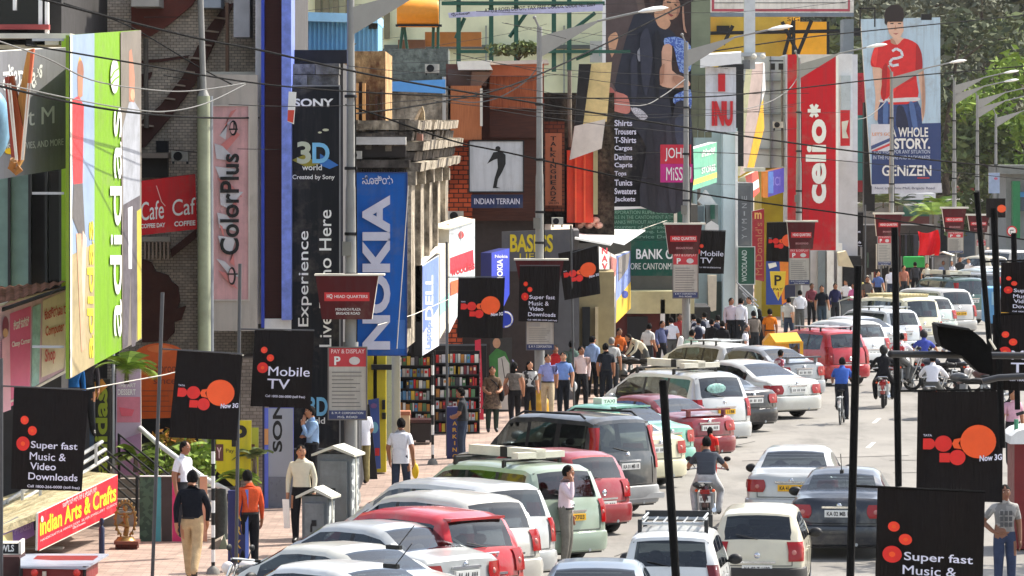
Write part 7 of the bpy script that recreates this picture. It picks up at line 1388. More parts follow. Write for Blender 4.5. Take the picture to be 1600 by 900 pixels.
def person(px, py, label, shirt, pants, rz=0, pose='stand', h=1.7, sleeve='short', hair='short', skin=0, z=.12, group='people on the street', at=None, look=0, fat=1.0, shoe=SHOE, extra=None, hairm=None, tuck=True):
    loc = at or G(px, py, z); t = thing('person', label, 'person', loc, R(rz), group, True); k = h / 1.7
    J = dict(BASE); J.update(POSE[pose]); 
    rj = random.Random(label)
    if pose in ('stand', 'walk', 'walk2'):
        sw = rj.uniform(-.07, .07)
        for n_, a_ in (('ell', .03), ('wrl', .06), ('elr', .03), ('wrr', .06), ('knl', .02), ('knr', .02)): J[n_] = (J[n_][0] + rj.uniform(-a_, a_) * .6, J[n_][1] + rj.uniform(-a_, a_), J[n_][2] + rj.uniform(0, a_) * .4)
        for s_ in 'lr': J['ha' + s_] = tuple(J['wr' + s_][q] + (0, -.02, -.08)[q] for q in range(3))
        if pose == 'stand': J['anl'] = (.105 + rj.uniform(0, .06), .02 - sw, .09); J['tol'] = (.115 + rj.uniform(0, .08), -.13 - sw, .035); J['hd'] = (J['hd'][0] + rj.uniform(-.02, .02), J['hd'][1], J['hd'][2])
        look = look or rj.uniform(-32, 32)
    names = list(J); pts = {n: Vector(J[n]) * k for n in names}; near = loc[1] < 100
    ed = list(EDG); rad = {n: tuple(q * k * (fat if n in ('pel', 'spi', 'che', 'hir', 'hil') else 1) for q in RAD.get(n, RAD.get(n[:2], (.05, .05)))) for n in names}
    if near:
        for s in 'lr':
            hv = pts['ha' + s]; d = (hv - pts['wr' + s]).normalized(); sx = 1 if s == 'l' else -1
            side = Vector((0, -1, 0)) - d * d.dot(Vector((0, -1, 0))); side.normalize(); inw = d.cross(side)
            if inw.x * sx > 0: inw = -inw
            for i_, (o, L_) in enumerate(((.026, .075), (.009, .085), (-.009, .08), (-.026, .062))):
                a = f'fa{s}{i_}'; b = f'fb{s}{i_}'; pts[a] = hv + (side * o + d * .03) * k; pts[b] = hv + (side * o * 1.1 + d * (.03 + L_ * .85) + inw * .03) * k
                rad[a] = (.011 * k,) * 2; rad[b] = (.008 * k,) * 2; ed += [('ha' + s, a), (a, b)]
            a = f'ta{s}'; b = f'tb{s}'; w0 = pts['wr' + s]; pts[a] = w0 + (side * .035 + d * .03) * k; pts[b] = w0 + (side * .055 + d * .075 + inw * .02) * k; rad[a] = (.014 * k,) * 2; rad[b] = (.009 * k,) * 2; ed += [('ha' + s, a), (a, b)]
    nm = list(pts); idx = {n: i for i, n in enumerate(nm)}
    bm = bmesh.new(); lay = bm.verts.layers.skin.verify(); bv = []
    for n in nm:
        v = bm.verts.new(pts[n]); v[lay].radius = rad[n]; v[lay].use_root = (n == 'pel'); bv.append(v)
    for a, b in ed: bm.edges.new((bv[idx[a]], bv[idx[b]]))
    me = bpy.data.meshes.new('body'); bm.to_mesh(me); bm.free()
    o = bpy.data.objects.new('body', me); COL.objects.link(o)
    md = o.modifiers.new('s', 'SKIN'); md.use_smooth_shade = True; sb = o.modifiers.new('u', 'SUBSURF'); sb.levels = 2 if near else 1; sb.render_levels = sb.levels
    o.parent = t
    QUEUE.append((o, pts, ed, shirt, pants, sleeve, SK[skin], shoe, R(look), k, near))
    c = pts['hd'] + Vector((0, -.012, .01))
    if pose in ('stand', 'walk', 'walk2', 'phone', 'carry', 'armhip', 'chin') and tuck and not extra: extra = [('belt', belt)]
    if hair != 'none':
        hm = hair_mesh(hair, c, R(look), k, hairm or HAIRM); hm.build('helmet' if hair == 'helmet' else 'hair', t)
    if not tuck:
        b = MB(); p = pts['pel']; vs = [] 
        b.lathe([(.168 * k * fat, .16 * k), (.175 * k * fat, 0), (.178 * k * fat, -.12 * k)], tuple(p), shirt, 18); b.v = [(x, p.y + (y - p.y) * .8, z_) for x, y, z_ in b.v]; b.build('shirt_hem', t)
    if extra:
        for nm_, fn in extra: b = MB(); fn(b, pts); b.build(nm_, t)
    return t
def flush_people():
    bpy.context.view_layer.update(); dg = bpy.context.evaluated_depsgraph_get(); done = []
    for q in QUEUE: done.append(bpy.data.meshes.new_from_object(q[0].evaluated_get(dg)))
    for q, me in zip(QUEUE, done):
        o, pts, ed, shirt, pants, sleeve, skin, shoe, look, k, near = q
        bm = bmesh.new(); bm.from_mesh(me)          # cut clean waist, sleeve and neck lines
        cuts = [('pel', 'spi', .25), ('nb', 'ne', .3)] + ([] if sleeve == 'none' else [('shl', 'ell', .72), ('shr', 'elr', .72)] if sleeve == 'short' else [('ell', 'wrl', .92), ('elr', 'wrr', .92)])
        for a, b, tt in cuts:
            A, B = pts[a], pts[b]; bmesh.ops.bisect_plane(bm, geom=bm.verts[:] + bm.edges[:] + bm.faces[:], plane_co=A.lerp(B, tt), plane_no=(B - A).normalized())
        bm.to_mesh(me); bm.free()
        v = np.zeros(len(me.vertices) * 3); me.vertices.foreach_get('co', v); v = v.reshape(-1, 3)
        c = np.zeros(len(me.polygons) * 3); me.polygons.foreach_get('center', c); c = c.reshape(-1, 3)
        best = np.full(len(c), 1e9); reg = np.zeros(len(c), int)
        for a, b in ed:
            A = np.array(pts[a]); B = np.array(pts[b]); d = B - A; L2 = max(1e-9, d @ d); tt = np.clip(((c - A) @ d) / L2, 0, 1); ds = np.linalg.norm(c - (A + tt[:, None] * d), axis=1)
            ra = .1 if a in ('pel', 'spi', 'che') else .05; ds = ds - ra * .6
            if a[:2] in ('fa', 'ta') or b[:2] in ('ha', 'fa', 'ta'): r = np.full(len(c), 2)
            elif b == 'hd' or b == 'ne': r = np.where((tt > .3) | (b == 'hd'), 2, 0)
            elif b[:2] == 'el': r = np.where((tt < .72) | (sleeve == 'long'), 0, 2) if sleeve != 'none' else np.where(tt < .05, 0, 2)
            elif b[:2] == 'wr': r = np.where((sleeve == 'long') & (tt < .92), 0, 2)
            elif b[:2] in ('hi', 'kn', 'an'): r = np.full(len(c), 1)
            elif b[:2] == 'to': r = np.full(len(c), 3)
            elif a == 'pel': r = np.where(tt < .25, 1, 0); ds = ds - .02
            else: r = np.zeros(len(c), int)
            w = ds < best; best[w] = ds[w]; reg[w] = r[w]
        mb = MB(); ml = [shirt, pants, skin, shoe]; 
        for x in ml: mb.k(x)
        mk_ = [mb.k(x) for x in ml]
        mb.v = [tuple(x) for x in v]
        for p, g in zip(me.polygons, reg): mb.f.append(list(p.vertices)); mb.i.append(mk_[g]); mb.s.append(True)
        head(mb, pts['hd'] + Vector((0, -.012, .01)), skin, look, k, None, not near and o.parent.location.y > 160)
        o.modifiers.clear(); old = o.data; o.data = mb.mesh('body'); bpy.data.meshes.remove(old); bpy.data.meshes.remove(me)
def cl(rgb, n=.16, sc=9, **kw): return m(rgb, .85, n, sc, 'cloth', **kw)
def kurta(mat, top='che', low=.62, r=.27):
    def fn(b, p):
        c = p['pel']; z0 = p[top].z; k = z0 / 1.29
        b.lathe([(.165 * k, z0 - c.z + .02), (.16 * k, .12 * k), (.19 * k, -.05 * k), (r * k, (low - .95) * k)], tuple(c), mat, 20); b.v = [(x, c.y + (y - c.y) * .78, z + .012 * math.sin(x * 60)) for x, y, z in b.v]
    return ('kurta', fn)
def satchel(mat): return ('bag', lambda b, p: (b.ball((.24, .02, p['pel'].z + .02), (.07, .15, .17), mat, 12, 8), b.tube([(.2, .02, p['pel'].z + .15), (.05, -.14, p['che'].z), (-.12, 0, p['nb'].z + .02)], .014, mat, 6)))
def pack(mat): return ('backpack', lambda b, p: (b.ball((0, p['che'].y + .2, p['che'].z - .08), (.15, .1, .22), mat, 12, 8), [b.tube([(s * .09, p['nb'].y + .12, p['nb'].z), (s * .1, p['nb'].y - .08, p['nb'].z - .02), (s * .12, p['che'].y - .13, p['che'].z - .1)], .016, mat, 6) for s in (1, -1)]))
def belt(b, p): c = p['pel']; b.lathe([(.168, .035), (.17, 0)], (c.x, c.y, c.z + .02), BLACK, 18); b.v = [(x, c.y + (y - c.y) * .84, z) for x, y, z in b.v]
KH = cl((186, 160, 122)); JB = cl((52, 60, 78), .25); NB_ = cl((28, 34, 46)); BK = cl((24, 24, 28)); WS = cl((226, 226, 232), .05); GYP = cl((92, 92, 90)); CRS = cl((214, 206, 182), .06); LBS = cl((150, 180, 214)); MNT = cl((170, 206, 190)); OLV = cl((150, 140, 96)); DG = cl((46, 48, 52))
person(300, 908, 'man in a black shirt and khaki trousers walking away at lower left', cl((16, 20, 28)), KH, 172, 'walk', 1.78, 'long', fat=1.12, extra=[('belt', belt)])
person(389, 892, 'man in an orange shirt and black trousers behind the navy pylon', cl((206, 82, 44)), BK, 205, 'stand', 1.66, 'long', skin=1)
person(287, 842, 'man in a white shirt standing behind the painted panels', WS, DG, 60, 'stand', 1.66, 'short', skin=1, z=.45)
person(471, 850, 'man in a cream shirt holding white papers by the grey cabinet', CRS, BK, -12, 'stand', 1.74, 'long', skin=0, extra=[('papers', lambda b, p: b.hexa([(p['har'].x - .07, p['har'].y - .10, .80), (p['har'].x + .06, p['har'].y - .12, .80), (p['har'].x + .06, p['har'].y - .06, .28), (p['har'].x - .05, p['har'].y - .04, .28), (p['har'].x - .07, p['har'].y - .08, .80), (p['har'].x + .06, p['har'].y - .1, .80), (p['har'].x + .06, p['har'].y - .04, .28), (p['har'].x - .05, p['har'].y - .02, .28)], WHITE))])
person(626, 790, 'man in a white T-shirt and dark jeans walking away with a yellow bag', WS, JB, 168, 'walk2', 1.7, 'short', skin=1, tuck=False)
person(487, 772, 'man in a pale blue shirt holding his chin on the shop step', LBS, BK, -70, 'chin', 1.7, 'long', z=.4)
person(566, 757, 'man in a long white shirt half hidden by the parking board', WS, OLV, -150, 'carry', 1.68, 'short', skin=1, tuck=False)
person(722, 724, 'person in dark clothes behind the smaller navy pylon', DG, JB, -100, 'carry', 1.66, 'short', skin=1)
person(769, 676, 'woman in a brown patterned kurta with dark trousers facing us', cl((104, 84, 66), 0, 18, ), cl((44, 58, 50)), 10, 'carry', 1.62, 'short', 'long', extra=[kurta(m((110, 90, 70), .8, .1, 22, 'speck', 0, (80, 62, 50))), satchel(BK)])
person(804, 668, 'woman in a grey top and black trousers carrying a bag', cl((110, 104, 98), .4, 16), BK, 185, 'walk2', 1.62, 'none', 'long', extra=[('bag', lambda b, p: b.ball((.22, .04, .95), (.08, .13, .15), m((104, 66, 50), .6), 12, 8))])
person(828, 660, 'girl in a black and white printed top by the lamp base', m((190, 190, 186), .8, .1, 12, 'speck', 0, (40, 40, 42)), BK, 20, 'stand', 1.55, 'short', 'long', skin=2)
person(838, 632, 'man in a white shirt behind the yellow based lamp', WS, DG, 190, 'stand', 1.68, 'short')
person(856, 656, 'man in a lilac shirt and beige trousers partly behind the lamp', cl((150, 156, 206)), cl((190, 172, 140)), 0, 'walk', 1.68, 'short')
person(868, 636, 'man in a red shirt behind the two men in blue', cl((190, 46, 50)), BK, 0, 'stand', 1.66, 'short', skin=1)
person(880, 654, 'man in a sky blue shirt and dark trousers facing us', cl((120, 150, 206)), cl((22, 26, 34)), 0, 'walk2', 1.7, 'short', skin=2, fat=1.1)
person(908, 642, 'man in a pale pink shirt carrying a white bag', cl((222, 196, 190), .05), BK, 8, 'walk', 1.7, 'long', skin=1, extra=[('bag', lambda b, p: b.ball((p['har'].x, p['har'].y, .66), (.1, .04, .14), WHITE, 10, 8))])
person(926, 622, 'man in a light blue shirt seen from the side by the red wall', cl((156, 178, 216)), BK, 150, 'stand', 1.72, 'long')
person(947, 634, 'man in a dark charcoal shirt with his back to us', cl((38, 42, 50)), cl((30, 34, 42)), 180, 'stand', 1.68, 'short', fat=1.12)
person(956, 622, 'grey haired man behind the man in charcoal', cl((200, 200, 196)), DG, 170, 'stand', 1.68, 'short', hairm=GREYH)
person(908, 604, 'man in an olive shirt in the doorway of the grey shop', OLV, DG, -60, 'stand', 1.68, 'long')
person(967, 600, 'man in an orange T-shirt sitting by the parked motorbike', cl((206, 104, 44)), DG, 30, 'carry', 1.64, 'short', skin=1)
person(1008, 600, 'man in a cream shirt bending over the parked motorbike', CRS, GYP, -70, 'bend', 1.7, 'long')
person(1080, 606, 'man in a mint shirt standing by the parked cars', MNT, GYP, 150, 'stand', 1.68, 'long')
SCH = 'pupils in white shirts with backpacks'
for k, (x, y, rz, lab) in enumerate(((1084, 570, 190, 'pupil in white with a backpack nearest the glass doors'), (1091, 578, 176, 'pupil in white with a dark backpack before the others'), (1100, 566, 160, 'pupil in white behind the lamp by the steps'), (1121, 572, 170, 'pupil in white with backpack straps below the steps'), (1112, 580, 150, 'dark haired pupil in black beside the pupils in white'), (1128, 584, 180, 'pupil in a dark jacket near the car roof rack'))):
    person(x, y, lab, WS if k < 4 else BK, DG, rz, 'stand', 1.62, 'short' if k < 4 else 'long', skin=k % 3, extra=[pack(cl((34, 38, 56)))] if k < 4 else None)
person(1142, 548, 'man in a pinkish grey shirt standing on the steps', cl((196, 182, 190), .06), BK, 10, 'stand', 1.7, 'long', skin=1, z=.5)
person(1157, 548, 'man in a bright white shirt on the steps', WS, DG, 160, 'stand', 1.7, 'long', z=.5)
person(1171, 546, 'man in a pale grey green shirt on the steps', cl((196, 206, 200), .05), DG, -20, 'stand', 1.7, 'long', z=.5)
person(1186, 560, 'person wrapped in a long black robe', BK, BK, 180, 'stand', 1.62, 'long', 'scarf', extra=[kurta(BK, 'che', .1, .3)], hairm=BK)
person(1203, 562, 'person in a bright orange shirt by the yellow box', cl((222, 120, 30)), cl((200, 110, 40)), 170, 'stand', 1.66, 'short', 'short', skin=1)
person(1165, 590, 'grey haired man in white bending by the parked cars', WS, DG, 80, 'stand', 1.6, 'short', hairm=m((60, 56, 54), .6))
person(1284, 520, 'man in a black T-shirt walking before the white door', cl((22, 24, 34)), cl((60, 74, 84)), 0, 'walk2', 1.76, 'short')
person(1305, 514, 'man in navy beside the man in a black T-shirt', cl((40, 40, 74)), DG, 20, 'stand', 1.74, 'long', skin=1)
person(1250, 524, 'man in a white shirt leaning behind the lamp with parking board', WS, GYP, 180, 'carry', 1.66, 'long')
person(1218, 632, 'person in a maroon and white top beside the silver sedan', m((150, 60, 76), .8, .1, 14, 'speck', 0, (214, 200, 204)), DG, 120, 'stand', 1.5, 'short', skin=1, z=0)
person(1355, 500, 'person in a grey brown shirt in the far doorway', cl((96, 90, 86)), DG, 20, 'stand', 1.74, 'short', skin=1)
person(1334, 506, 'woman in a pink sari behind the white cabinet', cl((206, 110, 160)), cl((190, 90, 140)), -20, 'stand', 1.58, 'short', 'long', skin=1)
person(1486, 462, 'far woman in white by the grey kiosk', WS, cl((190, 190, 190)), 20, 'stand', 1.62, 'long', 'long')
person(1514, 462, 'far man in a white shirt and blue trousers in the traffic', WS, cl((40, 60, 90)), -40, 'walk', 1.72, 'long')
person(1500, 458, 'far man in a dark shirt under the maroon light box', DG, BK, 0, 'stand', 1.7, 'long')
person(885, 886, 'man in a pale pink shirt on the phone behind the green people carrier', cl((212, 190, 196), .05, 8), cl((112, 108, 100)), 75, 'phone', 1.72, 'long', skin=1, z=0)
person(1570, 930, 'man in a grey printed T-shirt standing at the lower right edge', m((150, 148, 144), .8, .1, 12, 'speck', 0, (120, 118, 116)), cl((50, 60, 84)), 4, 'armhip', 1.72, 'short', skin=3, extra=[('shirt_print', lambda b, p: [b.box(-.1 + .07 * (i % 3), -.05 + .07 * (i % 3), p['che'].y - .162, p['che'].y - .15, p['che'].z - .22 + .09 * (i // 3), p['che'].z - .15 + .09 * (i // 3), m((70, 70, 72), .7)) for i in range(9)])])
person(1583, 730, 'man in pink half hidden by the big dotted banner', cl((206, 160, 176)), DG, 20, 'stand', 1.7, 'short', skin=0, z=.12)
def rider(bx, by, ang, label, shirt, pants, pose='rider', back=.14, helmet=False, h=1.7, **kw):
    x, y, z = G(bx, by); a = R(ang); f = Vector((-math.sin(a), math.cos(a), 0)); p = Vector((x, y, 0)) + f * back
    return person(0, 0, label, shirt, pants, 180 + ang, pose, h, at=tuple(p), hair=kw.pop('hair', 'helmet' if helmet else 'short'), hairm=kw.pop('hairm', BLACK if helmet else None), **kw)
rider(1103, 824, -5, 'man in a grey striped shirt riding a motorbike away', m((84, 88, 96), .8, .1, -1, 'wood', 0, (64, 68, 76)), cl((200, 200, 200)), sleeve='short', fat=1.15)
person(0, 0, 'child in a red dress standing in front of the striped shirt rider', cl((214, 46, 40)), cl((206, 60, 50)), 170, 'stand', 1.1, 'short', 'tail', at=tuple(Vector(G(1103, 824)) + Vector((.12, .82, .72))))
rider(1380, 638, -7, 'rider in black with a dark helmet on the red tailed motorbike', BK, BK, helmet=True, sleeve='long')
rider(1456, 655, -10, 'rider in a white shirt hunched over the handlebar', WS, GYP, sleeve='long', skin=1)
rider(1442, 606, -10, 'rider in a blue violet shirt with a dark helmet', cl((70, 84, 170)), DG, helmet=True, sleeve='short')
rider(1404, 612, -20, 'rider in a white shirt on the pale scooter', WS, GYP, sleeve='short', skin=1)
rider(1404, 612, -20, 'pillion passenger in white and red on the pale scooter', m((220, 214, 214), .8, .1, 10, 'speck', 0, (200, 60, 70)), GYP, 'pillion', -.2, sleeve='short')
rider(1313, 664, -9, 'cyclist in a royal blue shirt riding away', cl((60, 96, 176)), cl((30, 34, 44)), 'cycle', .33, sleeve='short', skin=1)
rider(1488, 612, -12, 'rider in a pale grey shirt hidden behind the signal hood', cl((190, 192, 200)), DG, helmet=True, sleeve='short')
# more of the crowd between the shops and the cars
CR_ = [(1013, 588, cl((200, 196, 190)), DG, 150), (1034, 584, cl((90, 96, 130)), BK, 30), (1049, 578, WS, GYP, 200), (1062, 572, cl((150, 60, 60)), BK, 10), (936, 612, cl((196, 190, 160)), BK, 20), (894, 630, cl((96, 120, 110)), DG, 190), (792, 640, cl((70, 70, 90)), DG, 160), (1138, 566, cl((60, 80, 110)), BK, 185), (1150, 562, WS, BK, 170), (1178, 566, cl((120, 110, 100)), DG, 200), (1232, 540, cl((180, 176, 170)), JB, 150), (1268, 512, cl((120, 60, 70)), BK, 20), (1322, 500, WS, DG, -10), (1342, 492, cl((160, 150, 90)), DG, 170), (1372, 484, cl((80, 100, 150)), BK, 10), (1392, 478, WS, JB, 160), (1412, 474, cl((170, 110, 90)), DG, 20), (1430, 468, cl((60, 60, 64)), BK, 190), (1448, 466, cl((200, 196, 180)), DG, 30), (1474, 462, cl((110, 130, 170)), DG, 0)]
WH = ['before the maroon bank wall', 'left of the bank door column', 'by the white bank column', 'beside the bag near the glass doors', 'next to the white wire stand', 'behind the man in pale pink', 'left of the walkers by the cut-out poster', 'at the foot of the corner steps', 'in front of the step sitters', 'left of the orange clad person', 'between the bin and the yellow box', 'by the white door of the grey building', 'behind the man in navy', 'under the cream awning on the far pavement', 'before the far shopfronts near the lamp', 'right of the lamp below the fashion poster', 'before the far white rails', 'below the bright green crate', 'under the bright red cloth', 'beside the far tall grey cabinet']
CN = ['pale grey', 'slate blue', 'white', 'brick red', 'beige', 'grey green', 'dusky blue', 'steel blue', 'plain white', 'taupe', 'light grey', 'wine red', 'clean white', 'mustard', 'mid blue', 'bright white', 'terracotta', 'charcoal', 'off white', 'denim blue']
for k, (x, y, sh, pa, rz) in enumerate(CR_): person(x, y, 'person in a %s shirt %s' % (CN[k], WH[k]), sh, pa, rz, ('stand', 'walk', 'walk2', 'carry')[k % 4], 1.6 + .02 * (k % 6), ('short', 'long')[k % 2], skin=k % 4)
# two young men on the balcony under the lime hoarding
person(0, 0, 'young man in a blue jacket leaning on the balcony under the lime hoarding', cl((30, 96, 160)), DG, 20, 'lean', 1.7, 'long', at=P(112, 688, 89.5), look=-10)
person(0, 0, 'young man behind the blue jacket in the dark balcony', cl((60, 56, 60)), DG, 10, 'stand', 1.7, 'long', at=P(134, 682, 90.2))
flush_people()
# ---------------------------------------------------------------- street furniture and small things
def cabinet(px, py, w_, d, h, rz, label, twin=False):
    x, y, _ = G(px, py, .12); t = thing('service_cabinet', label, 'cabinet', (x, y, .12), R(rz), 'grey service cabinets at the kerb', True)
    CG = m((104, 110, 114), .5, .2, 4, 'sign'); PAP = m((196, 200, 196), .7, .12, 9, 'speck', 0, (120, 124, 126))
    b = MB(); b.box(-w_ / 2, w_ / 2, 0, d, 0, h, CG); b.build('body', t)
    b = MB(); b.box(-w_ / 2 + .06, w_ / 2 - .06, -.05, 0, h * .22, h - .12, m((118, 122, 124), .45, .2, 5, 'sign')); b.build('door', t); 
    b = MB(); b.box(w_ / 2, w_ / 2 + .012, .04, d * .48, .1, h - .1, PAP); b.box(w_ / 2, w_ / 2 + .012, d * .52, d - .04, .1, h - .1, PAP); b.box(w_ / 2, w_ / 2 + .03, d * .48, d * .52, .05, h, OFFW); b.build('side_door', t)
    b = MB(); e = .09; r = MB
    A = [(-w_ / 2 - e, -e, h), (0, -e, h + .16), (w_ / 2 + e, -e, h), (w_ / 2 + e, -e, h - .04), (0, -e, h + .1), (-w_ / 2 - e, -e, h - .04)]
    b.poly(A, m((196, 194, 180), .6, .15, 3), (0, d + 2 * e, 0)); b.build('roof', t)
    b = MB(); b.tube([(-.05, -.02, h * .6), (-.05, -.06, h * .4)], .02, BLACK, 6); b.box(-.04, .04, -.07, -.05, h * .5, h * .6, DARK); b.build('handle', t)
cabinet(522, 842, .62, .55, 1.52, -14, 'tall grey service cabinet with papered side doors')
cabinet(492, 868, .46, .42, 1.02, -14, 'short grey service cabinet with a gabled top', True)
cabinet(1328, 520, .7, .5, 1.2, -14, 'far pale service cabinet beside the walkers')
cabinet(1472, 462, .8, .6, 1.9, -14, 'far tall grey cabinet before the white van')
# book racks
t = thing('book_rack', 'narrower left hand book rack behind the black chest', 'rack', P(660, 690, 115))
cols = [m(c, .5, .1, 8) for c in ((206, 40, 40), (216, 210, 200), (190, 60, 56), (226, 222, 214), (90, 140, 180), (190, 130, 60), (60, 60, 66), (150, 160, 160), (90, 130, 90), (120, 40, 50), (214, 180, 60), (210, 210, 214))]
def rack(b, x0, x1, y0, y1, Y):
    for y in range(y0, y1, 18): b.pbox(x0, y + 15, x1, y + 17, Y - .15, .3, BLACK)
    b.pbox(x0 - 1.5, y0 - 4, x0, y1, Y - .1, .3, BLACK); b.pbox(x1, y0 - 4, x1 + 1.5, y1, Y - .1, .3, BLACK); b.pbox(x0, y0 - 4, x1, y1, Y + .2, .05, DARK)
t2 = thing('book_rack', 'wider right hand book rack beside the red standee', 'rack', P(714, 682, 117.4))
b = MB(); rack(b, 624, 676, 556, 688, 115); b.build('shelf', t); b = MB(); rack(b, 680, 748, 552, 682, 117.4); b.build('shelf', t2)
rb = random.Random(4)
for (x0, x1, y0, y1, Y), tq in (((624, 676, 556, 688, 115), t), ((680, 748, 552, 682, 117.4), t2)):
    b = MB()
    for y in range(y0, y1 - 6, 18):
        x = x0 + 1
        while x < x1 - 5:
            w_ = rb.uniform(3, 7)
            if rb.random() < .97: 
                hh = rb.uniform(11, 14.5); b.pbox(x, y + 15 - hh, min(x + w_ - .8, x1), y + 15, Y - .1 + rb.random() * .06, .03, rb.choice(cols))
                if rb.random() < .5: b.pbox(x + 1, y + 15 - hh * .8, min(x + w_ - 2, x1), y + 15 - hh * .45, Y - .115, .01, rb.choice(cols))
            x += w_
    b.build('books', tq)['kind'] = 'stuff'
t = thing('cream_crate', 'cream and brown carton on a stool by the racks', 'crate', P(682, 668, 113)); b = MB(); b.pbox(624, 648, 640, 690, 112.6, .5, m((206, 186, 150), .7)); b.build('box', t); b = MB(); b.pbox(623, 643, 641, 649, 112.5, .6, m((170, 110, 80), .7)); b.build('lid', t)
t = thing('travel_chest', 'black trunk with chrome corners on the pavement by the racks', 'trunk', P(658, 694, 113)); b = MB(); b.pbox(641, 660, 674, 692, 113, .7, m((28, 20, 22), .4)); b.build('body', t, bev=.03); b = MB(); b.pbox(640, 656, 675, 661, 112.9, .8, m((60, 24, 26), .4)); [b.pbox(x, 688, x + 6, 691, 112.95, .05, CHROME) for x in (644, 665)]; b.build('lid', t)
sign('red_standee', 'narrow red standee with white print right of the book racks', 'poster', [(742, 532), (751, 530), (756, 656), (744, 656)], 120, .05, m((206, 44, 70), .5, .1, 3), RED, [('t', 'SALE', (745, 560, 750, 600), WT, 90), ('t', 'BOOKS', (746, 605, 751, 645), WT, 90)])
sign('blue_standee', 'leaning blue gradient standee by the yellow shop columns', 'poster', [(575, 625), (592, 622), (595, 732), (578, 734)], 102, .05, m((60, 84, 150), .5, .3, 1), BLACK, [('c', (585, 668, 6, 9), m((120, 180, 200), .5)), ('r', (586, 700, 593, 712), m((206, 40, 44), .5)), ('c', (584, 634, 5, 4), m((120, 80, 130), .5))])
sign('black_board', 'black leaning board behind the blue standee', 'board', [(570, 632), (577, 632), (590, 750), (564, 752)], 101.4, .06, BLACK, BLACK)
t = thing('phone_shop', 'yellow columned shop front under the blue phone sign', 'shop front', P(600, 740, 103)); b = MB(); [b.pbox(x, 555, x + w_, 738, 103, .4, m((206, 186, 30), .5)) for x, w_ in ((574, 9), (589, 14))]; b.pbox(597, 625, 602, 640, 102.9, .1, BLACK); b.pbox(597, 645, 603, 655, 102.9, .1, BLACK); b.build('column', t)
b = MB(); b.pbox(583, 555, 589, 738, 103.3, .3, BLACK); b.pbox(604, 556, 612, 720, 103.4, .3, m((150, 160, 160), .3)); b.pbox(612, 556, 625, 700, 103.5, .3, m((164, 164, 160), .6)); b.pbox(580, 570, 612, 578, 102.8, .2, BLACK); b.build('door_frame', t)
sign('green_cutout', 'life size cut-out poster of a player in green and white', 'poster', rect(766, 528, 800, 650), 127, .05, m((60, 60, 58), .6, .2, 2), DARK, [('c', (776, 536, 6, 8), MUSKIN), ('p', [(764, 556), (776, 544), (790, 550), (797, 568), (795, 590), (766, 590)], m((70, 140, 70), .6, .2, 4)), ('p', [(778, 560), (788, 556), (796, 568), (798, 640), (780, 640)], m((206, 206, 200), .6)), ('l', [(784, 560), (790, 600)], DARK, 1)])
b_ = None
t = thing('white_stand', 'white wire stand before the man in charcoal', 'stand', P(965, 625, 138)); b = MB(); b.tube([P(963, 626, 137), P(963, 566, 137), P(957, 566, 137), P(957, 626, 137)], .03, WHITE, 6); b.pbox(956, 590, 964, 594, 136.9, .2, WHITE); b.build('frame', t)
t = thing('white_drum', 'white rolled bag leaning on the lamp near the glass doors', 'bag', P(1063, 550, 150)); b = MB(); b.tube([P(1060, 550, 149.6), P(1064, 530, 149.6)], .09, WHITE, 12); b.ball(P(1064, 529, 149.6), .08, WHITE, 10, 8); b.build('roll', t)
t = thing('cream_cloth', 'cream cloth column hanging below the white light box', 'cloth', P(1118, 495, 163)); b = MB(); b.pp([(1106, 430), (1120, 430), (1119, 485), (1112, 487), (1107, 480)], 163, .3, m((222, 212, 190), .7, .1, 4, 'cloth')); b.build('cloth', t)
# yellow folding box at the kerb
t = thing('yellow_box', 'bright yellow sloping metal box by the tall red hatchback', 'kerb box', G(1222, 612)); Yb = m((236, 172, 30), .45, .08, 3); gy = Yof(612)
b = MB(); b.hexa([P(1202, 521, gy - 1), P(1245, 519, gy - 1), P(1253, 533, gy - 2), P(1212, 535, gy - 2), P(1202, 524, gy - 1), P(1245, 522, gy - 1), P(1253, 536, gy - 2), P(1212, 538, gy - 2)], Yb); b.build('lid', t)
b = MB(); b.pp([(1193, 535), (1203, 522), (1212, 535), (1232, 534), (1236, 560), (1195, 562)], gy - 1.8, .9, m((226, 156, 24), .5)); b.pbox(1250, 534, 1255, 600, gy - 1.9, .1, Yb); b.pp([(1238, 545), (1246, 537), (1250, 560), (1240, 560)], gy - 1.85, .1, m((80, 56, 14), .6)); b.build('body', t)
t = thing('pavement_planter', 'tall grey cylinder bin under the parking board by the red sign', 'bin', P(1247, 530, 180)); b = MB(); b.lathe([(.001, .1), (.2, .1), (.24, 1.3), (.26, 1.35), (.2, 1.36), (.001, 1.3)], (P(1244, 0, 180)[0], 180, .1), m((140, 142, 136), .7, .2, 4), 14); b.build('bin', t)
sign('white_notice', 'white slatted notice board on the pavement left of the bin', 'notice board', rect(1220, 478, 1242, 512), 181, .05, m((206, 210, 204), .6), GREY, lines(1222, 484, 1240, 5, 5.5, m((120, 130, 120), .6), 1.2))
t = thing('red_cloth_bundle', 'bright red cloth hung out over the far pavement', 'cloth', P(1450, 400, 224)); b = MB(); 
n = 14; vs = []
for j in range(n + 1):
    for i in range(n + 1):
        u, v = i / n, j / n; x = 1434 + 32 * u + 3 * math.sin(v * 3); y = 361 + 38 * v + 3 * math.sin(u * 4) * (1 - v); vs.append(Vector(P(x, y, 224)) + Vector((0, .25 * math.sin(u * 9 + v * 2) * .6, 0)))
b.add(vs, [(j * (n + 1) + i, (j + 1) * (n + 1) + i, (j + 1) * (n + 1) + i + 1, j * (n + 1) + i + 1) for j in range(n) for i in range(n)], m((216, 26, 40), .5, .1, 3, 'cloth'), True); b.build('cloth', t)
